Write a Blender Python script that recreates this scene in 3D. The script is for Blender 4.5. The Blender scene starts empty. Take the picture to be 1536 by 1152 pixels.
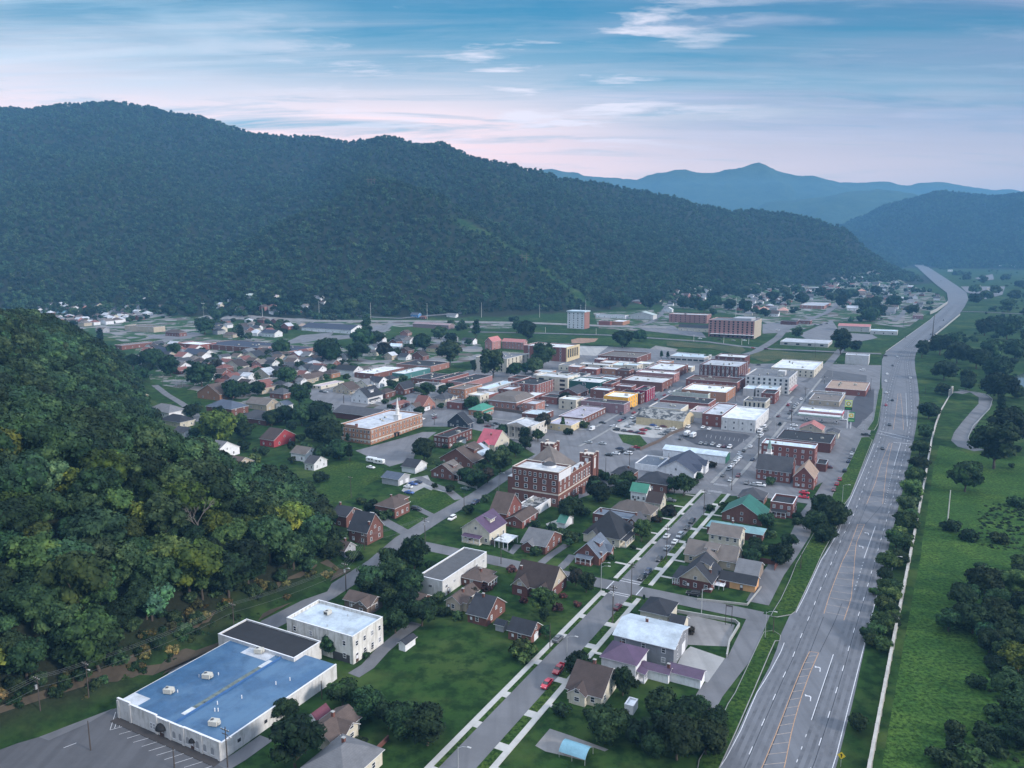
import bpy, bmesh, math, random
import numpy as np
from mathutils import Vector, Matrix, noise
random.seed(7); rng = np.random.default_rng(7)
R = math.radians
sc = bpy.context.scene
# ---------------------------------------------------------------- camera
CAMH = 109.0; PITCH = 9.51
cd = bpy.data.cameras.new('camera'); cam = bpy.data.objects.new('camera', cd); sc.collection.objects.link(cam)
cam.location = (0, 0, CAMH); cam.rotation_euler = (R(90 - PITCH), 0, 0)
cd.sensor_width = 36; cd.lens = 27.42; cd.clip_start = 1; cd.clip_end = 60000
sc.camera = cam
# ---------------------------------------------------------------- sky, sun, exposure
SUN_EL, SUN_AZ = 24.0, 118.0      # azimuth clockwise from +Y
w = bpy.data.worlds.new('World'); sc.world = w; w.use_nodes = True
def world():
    nt = w.node_tree; N = nt.nodes; L = nt.links; N.clear()
    def n(t, **k):
        x = N.new(t)
        for a, b in k.items(): setattr(x, a, b)
        return x
    def lk(a, b): L.new(a, b)
    def mth(op, a, b=None, clamp=False):
        x = n('ShaderNodeMath', operation=op, use_clamp=clamp)
        for i, v in enumerate((a, b)):
            if v is None: continue
            if isinstance(v, (int, float)): x.inputs[i].default_value = v
            else: lk(v, x.inputs[i])
        return x.outputs[0]
    def ramp(fac, stops):
        x = n('ShaderNodeValToRGB'); cr = x.color_ramp
        while len(cr.elements) < len(stops): cr.elements.new(0.5)
        for e, (p, c) in zip(cr.elements, stops): e.position = p; e.color = (*c, 1) if len(c) == 3 else c
        lk(fac, x.inputs[0]); return x.outputs[0]
    def mix(f, a, b):
        x = n('ShaderNodeMix', data_type='RGBA')
        if isinstance(f, (int, float)): x.inputs[0].default_value = f
        else: lk(f, x.inputs[0])
        for s, v in ((6, a), (7, b)):
            if isinstance(v, tuple): x.inputs[s].default_value = (*v, 1)
            else: lk(v, x.inputs[s])
        return x.outputs[2]
    tc = n('ShaderNodeTexCoord'); sep = n('ShaderNodeSeparateXYZ'); lk(tc.outputs['Generated'], sep.inputs[0])
    X, Y, Z = sep.outputs
    sky = n('ShaderNodeTexSky', sky_type='NISHITA', sun_disc=False)
    sky.sun_elevation = R(SUN_EL); sky.sun_rotation = R(SUN_AZ); sky.air_density = 1.0; sky.dust_density = 2.0; sky.ozone_density = 3.0
    sk = n('ShaderNodeVectorMath', operation='SCALE'); lk(sky.outputs[0], sk.inputs[0]); sk.inputs['Scale'].default_value = 0.08
    zc = mth('MAXIMUM', Z, 0.0)
    az = mth('ARCTAN2', X, Y)                                   # -0.58 .. 0.58 across the picture
    azr = mth('ADD', mth('MULTIPLY', az, 0.8), 0.5, True)
    # thin high air: pale and a little pink low down, deep teal blue above, unseen zenith brightened to light the ground
    base = ramp(zc, [(0.0, (0.98, 0.74, 0.58)), (0.05, (0.95, 0.74, 0.60)), (0.10, (0.70, 0.61, 0.57)), (0.155, (0.19, 0.38, 0.47)),
                     (0.235, (0.0, 0.20, 0.33)), (0.285, (0.0, 0.165, 0.305)), (0.40, (0.26, 0.42, 0.56)), (0.62, (1.27, 1.40, 1.62)), (1.0, (1.54, 1.66, 1.90))])
    col = mix(0.10, base, sk.outputs[0])
    # cloud coordinates on a high flat layer
    inv = mth('DIVIDE', 1.0, mth('ADD', zc, 0.055))
    def layer(rot, sx, sy, seed, scale, detail=7.0, rough=0.58, dist=0.6):
        cx = n('ShaderNodeCombineXYZ'); lk(mth('MULTIPLY', X, inv), cx.inputs[0]); lk(mth('MULTIPLY', Y, inv), cx.inputs[1]); cx.inputs[2].default_value = seed
        mp = n('ShaderNodeMapping'); mp.inputs['Rotation'].default_value = (0, 0, R(rot)); mp.inputs['Scale'].default_value = (sx, sy, 1)
        lk(cx.outputs[0], mp.inputs[0])
        t = n('ShaderNodeTexNoise'); t.inputs['Scale'].default_value = scale; t.inputs['Detail'].default_value = detail
        t.inputs['Roughness'].default_value = rough; t.inputs['Distortion'].default_value = dist
        lk(mp.outputs[0], t.inputs['Vector']); return t.outputs['Fac']
    low = ramp(zc, [(0.03, (0, 0, 0)), (0.085, (1, 1, 1)), (0.16, (1, 1, 1)), (0.21, (.3, .3, .3)), (0.27, (.08, .08, .08))])
    leftw = ramp(azr, [(0.0, (1, 1, 1)), (0.42, (1, 1, 1)), (0.66, (.45, .45, .45)), (1.0, (.2, .2, .2))])
    c1 = layer(-14, 0.30, 1.0, 3.1, 2.0, 9.0, 0.64, 0.8)
    m1 = mth('MULTIPLY', mth('MULTIPLY', ramp(c1, [(0.30, (0, 0, 0)), (0.50, (1, 1, 1))]), low), leftw)
    pink = ramp(zc, [(0.05, (1.25, 0.82, 0.66)), (0.12, (1.12, 0.74, 0.66)), (0.20, (0.84, 0.71, 0.71)), (0.30, (0.60, 0.65, 0.70))])
    col = mix(mth('MULTIPLY', m1, 0.95), col, pink)
    # fanning cirrus at upper left
    fan = ramp(azr, [(0.0, (1, 1, 1)), (0.18, (.75, .75, .75)), (0.36, (0, 0, 0)), (1, (0, 0, 0))])
    c2 = layer(28, 0.22, 1.3, 8.7, 1.1, 8.0, 0.62, 0.9)
    m2 = mth('MULTIPLY', mth('MULTIPLY', ramp(c2, [(0.40, (0, 0, 0)), (0.58, (1, 1, 1))]), fan), ramp(zc, [(0.08, (0, 0, 0)), (0.16, (1, 1, 1)), (0.5, (1, 1, 1))]))
    col = mix(mth('MULTIPLY', m2, 0.7), col, (0.52, 0.62, 0.70))
    # grey stratus bands at upper right
    rightw = ramp(azr, [(0.0, (0, 0, 0)), (0.50, (0, 0, 0)), (0.70, (.8, .8, .8)), (1.0, (1, 1, 1))])
    c3 = layer(9, 0.20, 1.0, 14.2, 1.25, 7.0, 0.55, 0.5)
    hi = ramp(zc, [(0.10, (0, 0, 0)), (0.17, (.8, .8, .8)), (0.30, (1, 1, 1)), (0.5, (.4, .4, .4))])
    m3 = mth('MULTIPLY', mth('MULTIPLY', ramp(c3, [(0.40, (0, 0, 0)), (0.56, (1, 1, 1))]), hi), rightw)
    grey = ramp(c3, [(0.42, (0.10, 0.17, 0.28)), (0.58, (0.42, 0.42, 0.54)), (0.72, (0.62, 0.56, 0.66))])
    col = mix(mth('MULTIPLY', m3, 0.9), col, grey)
    # small bright puffs, middle
    c4 = layer(4, 0.45, 1.2, 21.0, 3.4, 7.0, 0.6, 0.3)
    midw = ramp(azr, [(0.2, (0, 0, 0)), (0.42, (1, 1, 1)), (0.62, (1, 1, 1)), (0.75, (.2, .2, .2))])
    m4 = mth('MULTIPLY', mth('MULTIPLY', ramp(c4, [(0.53, (0, 0, 0)), (0.64, (1, 1, 1))]), midw), ramp(zc, [(0.10, (0, 0, 0)), (0.15, (1, 1, 1)), (0.26, (1, 1, 1)), (0.33, (.2, .2, .2))]))
    col = mix(mth('MULTIPLY', m4, 0.75), col, (0.78, 0.72, 0.76))
    c5 = layer(-6, 0.16, 1.0, 33.0, 3.2, 9.0, 0.62, 0.7)
    m5 = mth('MULTIPLY', mth('MULTIPLY', ramp(c5, [(0.42, (0, 0, 0)), (0.60, (1, 1, 1))]), ramp(azr, [(0.0, (1, 1, 1)), (0.45, (.8, .8, .8)), (1.0, (.25, .25, .25))])), ramp(zc, [(0.09, (0, 0, 0)), (0.14, (1, 1, 1)), (0.22, (.8, .8, .8)), (0.30, (.25, .25, .25))]))
    col = mix(mth('MULTIPLY', m5, 0.30), col, (0.86, 0.72, 0.72))
    # darker air towards the right, as the cloud sheet thickens there
    dk = ramp(azr, [(0.0, (1, 1, 1)), (0.6, (1, 1, 1)), (1.0, (.66, .70, .76))])
    md = n('ShaderNodeMix', data_type='RGBA', blend_type='MULTIPLY'); md.inputs[0].default_value = 1.0
    lk(col, md.inputs[6]); lk(dk, md.inputs[7])
    back = ramp(mth('MULTIPLY', mth('ABSOLUTE', az), 0.3183), [(0.22, (1, 1, 1)), (0.40, (.42, .46, .54)), (1.0, (.42, .46, .54))])   # low sky outside the view dimmed to deepen contrast
    lowz = ramp(zc, [(0.30, (1, 1, 1)), (0.55, (0, 0, 0))])
    mb = n('ShaderNodeMix', data_type='RGBA', blend_type='MULTIPLY'); lk(lowz, mb.inputs[0]); lk(md.outputs[2], mb.inputs[6]); lk(back, mb.inputs[7])
    bg = n('ShaderNodeBackground'); lk(mb.outputs[2], bg.inputs[0]); bg.inputs[1].default_value = 1.0
    out = n('ShaderNodeOutputWorld'); lk(bg.outputs[0], out.inputs[0])
world()
sd = bpy.data.lights.new('sun', 'SUN'); sd.energy = 2.6; sd.angle = R(10); sd.color = (1.0, 0.93, 0.86)
sun = bpy.data.objects.new('sun', sd); sc.collection.objects.link(sun)
_a, _e = R(SUN_AZ), R(SUN_EL)
sun.rotation_euler = Vector((math.sin(_a)*math.cos(_e), math.cos(_a)*math.cos(_e), math.sin(_e))).to_track_quat('Z', 'Y').to_euler()
sc.view_settings.view_transform = 'Standard'; sc.view_settings.look = 'None'; sc.view_settings.exposure = 0.62; sc.view_settings.gamma = 1.0
cy = sc.cycles
cy.max_bounces = 5; cy.diffuse_bounces = 2; cy.glossy_bounces = 2; cy.transmission_bounces = 2; cy.volume_bounces = 0; cy.transparent_max_bounces = 8
cy.use_denoising = True
cy.sample_clamp_indirect = 4.0
w.cycles.sampling_method = 'MANUAL'; w.cycles.sample_map_resolution = 512

# ---------------------------------------------------------------- terrain functions
HF = {'foot': [(-122.7, 129.1), (-120.4, 154.3), (-117.1, 162.6), (-99.2, 181.9), (-83.7, 213.8), (-60.0, 257.8), (-71.0, 293.9), (-93.9, 334.2), (-110.8, 329.5), (-142.9, 343.9), (-177.5, 404.7), (-211.9, 457.9), (-263.1, 543.3), (-314.9, 634.2), (-394.2, 739.3), (-520, 800)], 'nridge': [(-330, 60, 108), (-330, 250, 101), (-318, 380, 86), (-318, 480, 68), (-318, 560, 45), (-330, 640, 16), (-360, 720, 3)], 'ridges': [(0.44, [(-2910, 2800, 564), (-2290, 2750, 588), (-1663, 2650, 587), (-1494, 2620, 585), (-1397, 2600, 590), (-1311, 2600, 596), (-1226, 2600, 594), (-1163, 2600, 586), (-1074, 2560, 558), (-998, 2550, 541), (-905, 2520, 514), (-817, 2500, 491), (-709, 2480, 476), (-600, 2450, 463), (-431, 2350, 432)]), (0.45, [(-431, 2350, 432), (-366, 2250, 432), (-322, 2200, 428), (-274, 2180, 415), (-226, 2150, 407), (-190, 2140, 409), (-119, 2120, 378), (-66, 2110, 364), (-14, 2120, 351), (57, 2140, 331), (112, 2180, 321), (189, 2230, 317), (250, 2280, 309), (331, 2320, 305), (414, 2350, 291), (499, 2380, 278), (584, 2400, 262), (670, 2420, 245), (737, 2440, 245), (822, 2450, 245), (912, 2470, 228), (984, 2490, 203), (1052, 2500, 187), (1139, 2540, 159), (1194, 2560, 117)]), (0.47, [(-414, 2250, 384), (-303, 1720, 277), (-239, 1620, 262), (-167, 1570, 239), (-63, 1580, 188), (27, 1480, 127), (94, 1360, 60)]), (0.42, [(-286, 1660, 266), (-375, 1560, 203), (-429, 1470, 143), (-476, 1380, 77)]), (0.37, [(-1063, 2500, 485), (-967, 2100, 370), (-996, 1950, 323), (-1056, 1880, 291), (-1161, 1820, 261), (-1329, 1800, 248), (-1600, 1800, 233)]), (0.42, [(-971, 2000, 341), (-797, 1850, 244), (-634, 1650, 148), (-535, 1480, 75)]), (0.42, [(-1111, 1840, 275), (-977, 1650, 182), (-879, 1470, 88)]), (0.39, [(57, 2140, 327), (150, 1960, 229), (260, 1800, 145), (333, 1700, 86), (359, 1620, 57)]), (0.44, [(737, 2440, 241), (737, 2300, 167), (729, 2150, 91)]), (0.42, [(460, 2380, 280), (539, 2200, 173), (574, 2050, 100)]), (0.42, [(1757, 4300, 223), (1799, 4200, 289), (1898, 4050, 361), (1980, 3950, 387), (2082, 3900, 418), (2184, 3850, 398), (2251, 3800, 391), (2363, 3700, 395), (2785, 3600, 428), (3286, 3500, 436)]), (0.4, [(2056, 3850, 406), (1992, 3600, 278), (1863, 3300, 168)])], 'wall': [(76.6, 151.6), (94.1, 180.4), (117.4, 220.1), (158.9, 293.9), (214.1, 391.5), (278.8, 501.8), (320.2, 566.6), (356.7, 619.5)], 'hwy': [(680.6, 1194.4), (786.8, 1373.5), (908.3, 1595.8), (1082.7, 1956.2), (1281.8, 2393.7), (1520.5, 2889.1), (1747.1, 3377.2)]}
FOOT = np.array(HF['foot'], float); NR = np.array(HF['nridge'], float)
def base(y): return 0.018*np.maximum(0, np.minimum(y, 5000) - 450)
def polydist(X, Y, P):
    """distance to polyline P (x,y[,z]); returns distance and interpolated z of nearest point"""
    bd = np.full(X.shape, 1e18); bz = np.zeros(X.shape)
    for a, b in zip(P[:-1], P[1:]):
        dx, dy = b[0]-a[0], b[1]-a[1]; L2 = dx*dx+dy*dy
        t = np.clip(((X-a[0])*dx+(Y-a[1])*dy)/L2, 0, 1)
        d = (X-a[0]-t*dx)**2+(Y-a[1]-t*dy)**2
        m = d < bd; bd = np.where(m, d, bd)
        if P.shape[1] > 2: bz = np.where(m, a[2]+t*(b[2]-a[2]), bz)
    return np.sqrt(bd), bz
def vnoise(X, Y, s, seed=0):
    """smooth value noise"""
    x = X/s; y = Y/s; xi = np.floor(x).astype(np.int64); yi = np.floor(y).astype(np.int64); fx = x-xi; fy = y-yi
    fx = fx*fx*(3-2*fx); fy = fy*fy*(3-2*fy)
    def h(i, j):
        n = (i*374761393+j*668265263+seed*974711) & 0x7fffffff
        n = ((n ^ (n >> 13))*1274126177) & 0x7fffffff
        return ((n ^ (n >> 16)) & 0xffff)/65535.0
    return (h(xi, yi)*(1-fx)+h(xi+1, yi)*fx)*(1-fy)+(h(xi, yi+1)*(1-fx)+h(xi+1, yi+1)*fx)*fy - 0.5
def inpoly(X, Y, P):
    c = np.zeros(X.shape, bool); n = len(P)
    for i in range(n):
        x1, y1 = P[i][:2]; x2, y2 = P[(i+1) % n][:2]
        if y1 == y2: continue
        c ^= ((y1 > Y) != (y2 > Y)) & (X < (x2-x1)*(Y-y1)/(y2-y1)+x1)
    return c
NHPOLY = np.vstack([FOOT[:, :2], [[-900, FOOT[-1, 1]], [-900, FOOT[0, 1]]]])
def nearhill(X, Y):
    ins = inpoly(X, Y, NHPOLY)
    df, _ = polydist(X, Y, FOOT); dr, z = polydist(X, Y, NR)
    t = df/np.maximum(df+dr, 1e-6)
    h = z*np.sin(np.clip(t, 0, 1)*1.5708)**0.9
    h = h*(1+0.10*vnoise(X, Y, 45, 4)) + 3.0*vnoise(X, Y, 25, 9)*np.clip(df/30, 0, 1)
    return np.where(ins, np.maximum(h, 0), 0)
def hills(X, Y):
    H = np.full(X.shape, -1e9); Dm = np.full(X.shape, 1e9)
    wx = X+60*vnoise(X, Y, 260, 1)+25*vnoise(X, Y, 90, 2); wy = Y+60*vnoise(X, Y, 260, 5)+25*vnoise(X, Y, 90, 6)
    dist = np.hypot(X, Y); near = np.clip((dist-900)/600, 0, 1)
    ax, ay = wx*near+X*(1-near), wy*near+Y*(1-near)
    for slope, P in HF['ridges']:
        V = np.full(X.shape, -1e9)
        for a, b in zip(P[:-1], P[1:]):
            ex, ey = b[0]-a[0], b[1]-a[1]; L2 = ex*ex+ey*ey
            t2 = np.clip(((X-a[0])*ex+(Y-a[1])*ey)/L2, 0, 1); d2 = np.hypot(X-a[0]-t2*ex, Y-a[1]-t2*ey); Dm = np.minimum(Dm, d2)
            t = np.clip(((ax-a[0])*ex+(ay-a[1])*ey)/L2, 0, 1); d = np.hypot(ax-a[0]-t*ex, ay-a[1]-t*ey)
            k = np.clip(d2/160, 0, 1); dd = d2+(d-d2)*k; dd = np.sqrt(dd*dd+900)-30
            dd = dd+(70 if slope > .46 else 55)*(1-np.exp(-dd/110))*np.clip(1.6-dd/700, 0, 1)/slope*.5
            V = np.maximum(V, a[2]+(t2+(t-t2)*k)*(b[2]-a[2])-slope*dd)
        g = np.clip(1-np.abs(H-V)/30, 0, 1); H = np.maximum(H, V)+7.5*g*g
    far = np.clip((np.hypot(X, Y)-1150)/500, 0, 1)
    gul = np.abs(vnoise(X*1.0+.35*Y, Y-.2*X, 230, 17))+.5*np.abs(vnoise(X, Y, 105, 18))
    H = H+far*85*(0.24-gul)*np.clip(Dm/260, .05, 1)+14*vnoise(X, Y, 120, 11)+6*vnoise(X, Y, 50, 12)
    return H
def ground(X, Y):
    X = np.asarray(X, float); Y = np.asarray(Y, float)
    b = base(Y); h = hills(X, Y)
    k = h-b
    up = np.where(k > 0, np.where(k < 30, k*k/60, k-15), 0)     # soft foot
    hd, _ = polydist(X, Y, HWY); up = up*np.clip((hd-30)/220, 0, 1)**1.1      # the highway runs in a cut
    return b+up+nearhill(X, Y)+bank(X, Y)
FW = np.array(HF['wall'], float); HWY = np.array(HF['hwy'], float)
def bank(X, Y):
    """low ground between the flood wall and the river, right of the wall"""
    return 0.0*X
def gz(x, y): return float(ground(np.array([x]), np.array([y]))[0])
# ---------------------------------------------------------------- materials
MATS = {}
def lin(h):
    h = h.lstrip('#'); c = [int(h[i:i+2], 16)/255 for i in (0, 2, 4)]
    return tuple(x/12.92 if x <= 0.04045 else ((x+0.055)/1.055)**2.4 for x in c)
class NT:
    def __init__(s, name, rough=0.8, spec=0.3):
        s.m = bpy.data.materials.new(name); s.m.use_nodes = True; s.nt = s.m.node_tree
        s.b = s.nt.nodes['Principled BSDF']; s.b.inputs['Roughness'].default_value = rough; s.b.inputs['Specular IOR Level'].default_value = spec
    def n(s, t, **k):
        x = s.nt.nodes.new(t)
        for a, b in k.items(): setattr(x, a, b)
        return x
    def put(s, sock, v):
        if isinstance(v, (int, float)): sock.default_value = v
        elif isinstance(v, tuple): sock.default_value = (*v, 1) if len(v) == 3 and sock.type == 'RGBA' else v
        else: s.nt.links.new(v, sock)
    def noise(s, scale, detail=4, rough=0.6, coord='P', mp=None, w=0):
        if coord == 'P': v = s.n('ShaderNodeNewGeometry').outputs['Position']
        else: v = s.n('ShaderNodeTexCoord').outputs[coord]
        if mp:
            m = s.n('ShaderNodeMapping'); m.inputs['Scale'].default_value = mp[:3]
            if len(mp) > 3: m.inputs['Rotation'].default_value = (0, 0, mp[3])
            s.put(m.inputs[0], v); v = m.outputs[0]
        t = s.n('ShaderNodeTexNoise'); t.inputs['Scale'].default_value = scale; t.inputs['Detail'].default_value = detail; t.inputs['Roughness'].default_value = rough
        s.put(t.inputs['Vector'], v); return t.outputs['Fac']
    def ramp(s, f, stops):
        x = s.n('ShaderNodeValToRGB'); cr = x.color_ramp
        while len(cr.elements) < len(stops): cr.elements.new(0.5)
        for e, (p, c) in zip(cr.elements, stops): e.position = p; e.color = (*((c,)*3 if isinstance(c, (int, float)) else c), 1)
        s.put(x.inputs[0], f); return x.outputs[0]
    def mix(s, f, a, b, mode='MIX'):
        x = s.n('ShaderNodeMix', data_type='RGBA', blend_type=mode)
        s.put(x.inputs[0], f); s.put(x.inputs[6], a); s.put(x.inputs[7], b); return x.outputs[2]
    def math(s, op, a, b=0.0):
        x = s.n('ShaderNodeMath', operation=op); s.put(x.inputs[0], a); s.put(x.inputs[1], b); return x.outputs[0]
    def bump(s, h, strength=0.3, dist=0.1):
        x = s.n('ShaderNodeBump'); x.inputs['Strength'].default_value = strength; x.inputs['Distance'].default_value = dist
        s.put(x.inputs['Height'], h); s.nt.links.new(x.outputs[0], s.b.inputs['Normal'])
    def col(s, v): s.put(s.b.inputs['Base Color'], v)
    def rnd(s): return s.n('ShaderNodeObjectInfo').outputs['Random']
    def ocol(s): return s.n('ShaderNodeObjectInfo').outputs['Color']
def sc3(c, k): return tuple(min(1, x*k) for x in c)
def foliage_mat():
    t = NT('foliage', 0.75, 0.15)
    n1 = t.noise(1.9, 3, 0.6, 'Object'); n2 = t.noise(0.012, 3)
    c = t.ramp(n1, [(0.34, (0.007, 0.020, 0.009)), (0.50, (0.017, 0.043, 0.017)), (0.70, (0.052, 0.098, 0.030))])
    hs = t.n('ShaderNodeHueSaturation'); r = t.rnd()
    t.put(hs.inputs['Hue'], t.math('ADD', t.math('MULTIPLY', r, 0.08), 0.455)); hs.inputs['Saturation'].default_value = 0.92
    r2 = t.math('FRACT', t.math('MULTIPLY', r, 17.31))
    t.put(hs.inputs['Value'], t.math('ADD', t.math('MULTIPLY', t.math('POWER', r2, 1.6), 1.5), t.math('ADD', 0.36, t.math('MULTIPLY', n2, 0.5))))
    t.put(hs.inputs['Color'], c)
    t.col(t.mix(1.0, hs.outputs[0], t.ocol(), 'MULTIPLY'))
    t.b.inputs['Transmission Weight'].default_value = 0
    return t.m
FOL = foliage_mat()
def simple(name, c, rough=0.8, var=0.12, scale=0.6, spec=0.3, metal=0.0, coord='Object'):
    k = (name, c, rough)
    if k in MATS: return MATS[k]
    t = NT(name, rough, spec); n = t.noise(scale, 5, 0.65, coord)
    t.col(t.ramp(n, [(0.25, sc3(c, 1-var*1.6)), (0.5, c), (0.75, sc3(c, 1+var))])); t.b.inputs['Metallic'].default_value = metal
    MATS[k] = t.m; return t.m
BARK = simple('bark', (0.085, 0.068, 0.055), 0.9, 0.3, 2.0)
# ---------------------------------------------------------------- mesh helpers
COL = sc.collection
def mesh_np(name, v, f, mats, mi=None, smooth=False):
    me = bpy.data.meshes.new(name); me.from_pydata(v, [], f)
    for m in (mats if isinstance(mats, (list, tuple)) else [mats]): me.materials.append(m)
    if mi is not None: me.polygons.foreach_set('material_index', mi)
    if smooth: me.polygons.foreach_set('use_smooth', [True]*len(me.polygons))
    me.update(); return me
def link(name, me, parent=None, loc=None, rz=None, scale=None, label=None, kind=None):
    o = bpy.data.objects.new(name, me); COL.objects.link(o)
    if parent is not None: o.parent = parent
    if loc is not None: o.location = loc
    if rz is not None: o.rotation_euler = (0, 0, rz)
    if scale is not None: o.scale = scale if hasattr(scale, '__len__') else (scale,)*3
    if label: o['label'] = label
    if kind: o['kind'] = kind
    return o
def thing(name, label, cat, loc, rz=0.0, group=None, me=None):
    o = link(name, me, None, loc, rz); o['label'] = label; o['category'] = cat
    if group: o['group'] = group
    return o
class MB:
    """collects boxes, prisms and tubes into one mesh"""
    def __init__(s): s.v = []; s.f = []; s.m = []
    def poly(s, pts, mi=0):
        i = len(s.v); s.v += [tuple(p) for p in pts]; s.f.append(tuple(range(i, i+len(pts)))); s.m.append(mi)
    def box(s, x0, x1, y0, y1, z0, z1, mi=0, bottom=True):
        i = len(s.v); s.v += [(x0,y0,z0),(x1,y0,z0),(x1,y1,z0),(x0,y1,z0),(x0,y0,z1),(x1,y0,z1),(x1,y1,z1),(x0,y1,z1)]
        fs = [(4,5,6,7),(0,1,5,4),(1,2,6,5),(2,3,7,6),(3,0,4,7)]+([(3,2,1,0)] if bottom else [])
        for q in fs: s.f.append(tuple(i+a for a in q)); s.m.append(mi)
    def prism(s, pts, z0, z1, mi=0, top=None, bottom=True):
        n = len(pts); i = len(s.v)
        s.v += [(p[0], p[1], z0 if len(p) < 3 else p[2]+z0) for p in pts]+[(p[0], p[1], z1 if len(p) < 3 else p[2]+z1) for p in pts]
        s.f.append(tuple(range(i+n, i+2*n))); s.m.append(mi if top is None else top)
        if bottom: s.f.append(tuple(range(i+n-1, i-1, -1))); s.m.append(mi)
        for k in range(n):
            a, b = i+k, i+(k+1) % n; s.f.append((a, b, b+n, a+n)); s.m.append(mi)
    def tube(s, p, q, r0, r1=None, n=6, mi=0, caps=True):
        r1 = r0 if r1 is None else r1; p = Vector(p); q = Vector(q); d = (q-p)
        if d.length < 1e-6: return
        d.normalize(); a = d.orthogonal().normalized(); b = d.cross(a); i = len(s.v)
        for c, r in ((p, r0), (q, r1)):
            for k in range(n):
                t = 2*math.pi*k/n; s.v.append(tuple(c+a*r*math.cos(t)+b*r*math.sin(t)))
        for k in range(n):
            j = (k+1) % n; s.f.append((i+k, i+j, i+n+j, i+n+k)); s.m.append(mi)
        if caps:
            s.f.append(tuple(i+n+k for k in range(n))); s.m.append(mi); s.f.append(tuple(i+n-1-k for k in range(n))); s.m.append(mi)
    def mesh(s, name, mats): return mesh_np(name, s.v, s.f, mats, s.m)
    def build(s, name, mats, parent=None, loc=None, rz=None, label=None, kind=None): return link(name, s.mesh(name, mats), parent, loc, rz, None, label, kind)
# ---------------------------------------------------------------- trees
def rand_dirs(n, rg, up=0.0):
    v = rg.normal(size=(n, 3)); v[:, 2] += up; return v/np.linalg.norm(v, axis=1, keepdims=True)
def ico(sub):
    bm = bmesh.new(); bmesh.ops.create_icosphere(bm, subdivisions=sub, radius=1.0)
    v = np.array([x.co[:] for x in bm.verts]); f = [tuple(x.index for x in y.verts) for y in bm.faces]; bm.free(); return v, f
def crown_mesh(name, seed, nclump, nleaf, leaf, hz=0.62, core=2, conic=0.0, clump_r=(0.30, 0.46)):
    """leafy crown of unit horizontal radius, bottom near z=0, made of leaf clusters on clumps"""
    rg = np.random.default_rng(seed); hh = hz
    cen = rand_dirs(nclump, rg, 0.35); rad = rg.uniform(0.45, 0.80, (nclump, 1)); cen = cen*rad*np.array([1, 1, hh])
    if conic:
        zz = cen[:, 2:3]/hh; cen[:, :2] *= 1-conic*(zz+0.8)/1.8
    rc = rg.uniform(*clump_r, nclump)
    if conic: rc = rc*(1-0.5*conic*(cen[:, 2]/hh+0.8)/1.8)
    cen = np.vstack([cen, [[0, 0, 0]]]); rc = np.append(rc, 0.5)
    k = rg.choice(len(rc), nleaf, p=rc**2/np.sum(rc**2)); d = rand_dirs(nleaf, rg, 0.35)
    p = cen[k]+d*(rc[k]*rg.uniform(0.82, 1.08, nleaf))[:, None]*np.array([1, 1, 0.85])
    nrm = d*0.9+rand_dirs(nleaf, rg)*0.75+np.array([0, 0, 0.25]); nrm /= np.linalg.norm(nrm, axis=1, keepdims=True)
    a = np.cross(nrm, rand_dirs(nleaf, rg)); a /= np.linalg.norm(a, axis=1, keepdims=True); b = np.cross(nrm, a)
    s = leaf*rg.uniform(0.6, 1.3, (nleaf, 1))
    q = [p+a*s*rg.uniform(.7, 1.2, (nleaf, 1)), p+b*s*rg.uniform(.5, 1.0, (nleaf, 1))+nrm*s*.2, p-a*s*rg.uniform(.7, 1.2, (nleaf, 1)), p-b*s*rg.uniform(.5, 1.0, (nleaf, 1))-nrm*s*.25]
    V = np.stack(q, 1).reshape(-1, 3); Fc = [(4*i, 4*i+1, 4*i+2, 4*i+3) for i in range(nleaf)]
    if core:
        cv, cf = ico(core)
        for j in range(len(rc)):
            o = len(V); V = np.vstack([V, cen[j]+cv*rc[j]*0.80*np.array([1, 1, 0.85])]); Fc += [tuple(o+i for i in f) for f in cf]
    V = V+np.array([0, 0, hh*0.95])
    return mesh_np(name, V.tolist(), Fc, FOL)
def trunk_mesh(name, seed, h, r):
    """tapered trunk with limbs; unit = metres for crown radius 1 scaled later"""
    rg = random.Random(seed); m = MB()
    p = Vector((0, 0, -0.12)); segs = 4
    for i in range(segs):
        q = Vector((rg.uniform(-.04, .04), rg.uniform(-.04, .04), h*(i+1)/segs)); m.tube(p, q, r*(1-.16*i), r*(1-.16*(i+1)), 7); p = q
    for k in range(6):
        a = k*1.05+rg.uniform(-.3, .3); s = Vector((0, 0, h*rg.uniform(.45, .9))); e = Vector((math.cos(a)*rg.uniform(.45, .75), math.sin(a)*rg.uniform(.45, .75), h+rg.uniform(.1, .6)))
        mid = (s+e)/2+Vector((0, 0, .08)); m.tube(s, mid, r*.45, r*.3, 5); m.tube(mid, e, r*.3, r*.1, 5)
    return m.mesh(name, [BARK])
BROAD = [crown_mesh('broad_crown', 100+i, 20+3*i, 2300, 0.085, 0.60+0.07*(i % 3)) for i in range(6)]
ROUND = [crown_mesh('round_crown', 150+i, 30, 1900, 0.085, 0.80+0.1*i, clump_r=(.28, .36)) for i in range(3)]
CONE = [crown_mesh('conifer_crown', 170+i, 26, 1500, 0.085, 1.5, conic=0.85, clump_r=(.26, .38)) for i in range(2)]
SHRUB = [crown_mesh('shrub_crown', 190+i, 9, 600, 0.15, 0.55, core=1, clump_r=(.35, .5)) for i in range(3)]
TRUNK = [trunk_mesh('trunk', 5+i, 0.85, 0.065) for i in range(3)]
FAR = [crown_mesh('far_crown', 300+i, 9, 190, 0.17, 0.66+0.14*(i % 3), core=1, clump_r=(.30, .46)) for i in range(6)]
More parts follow.
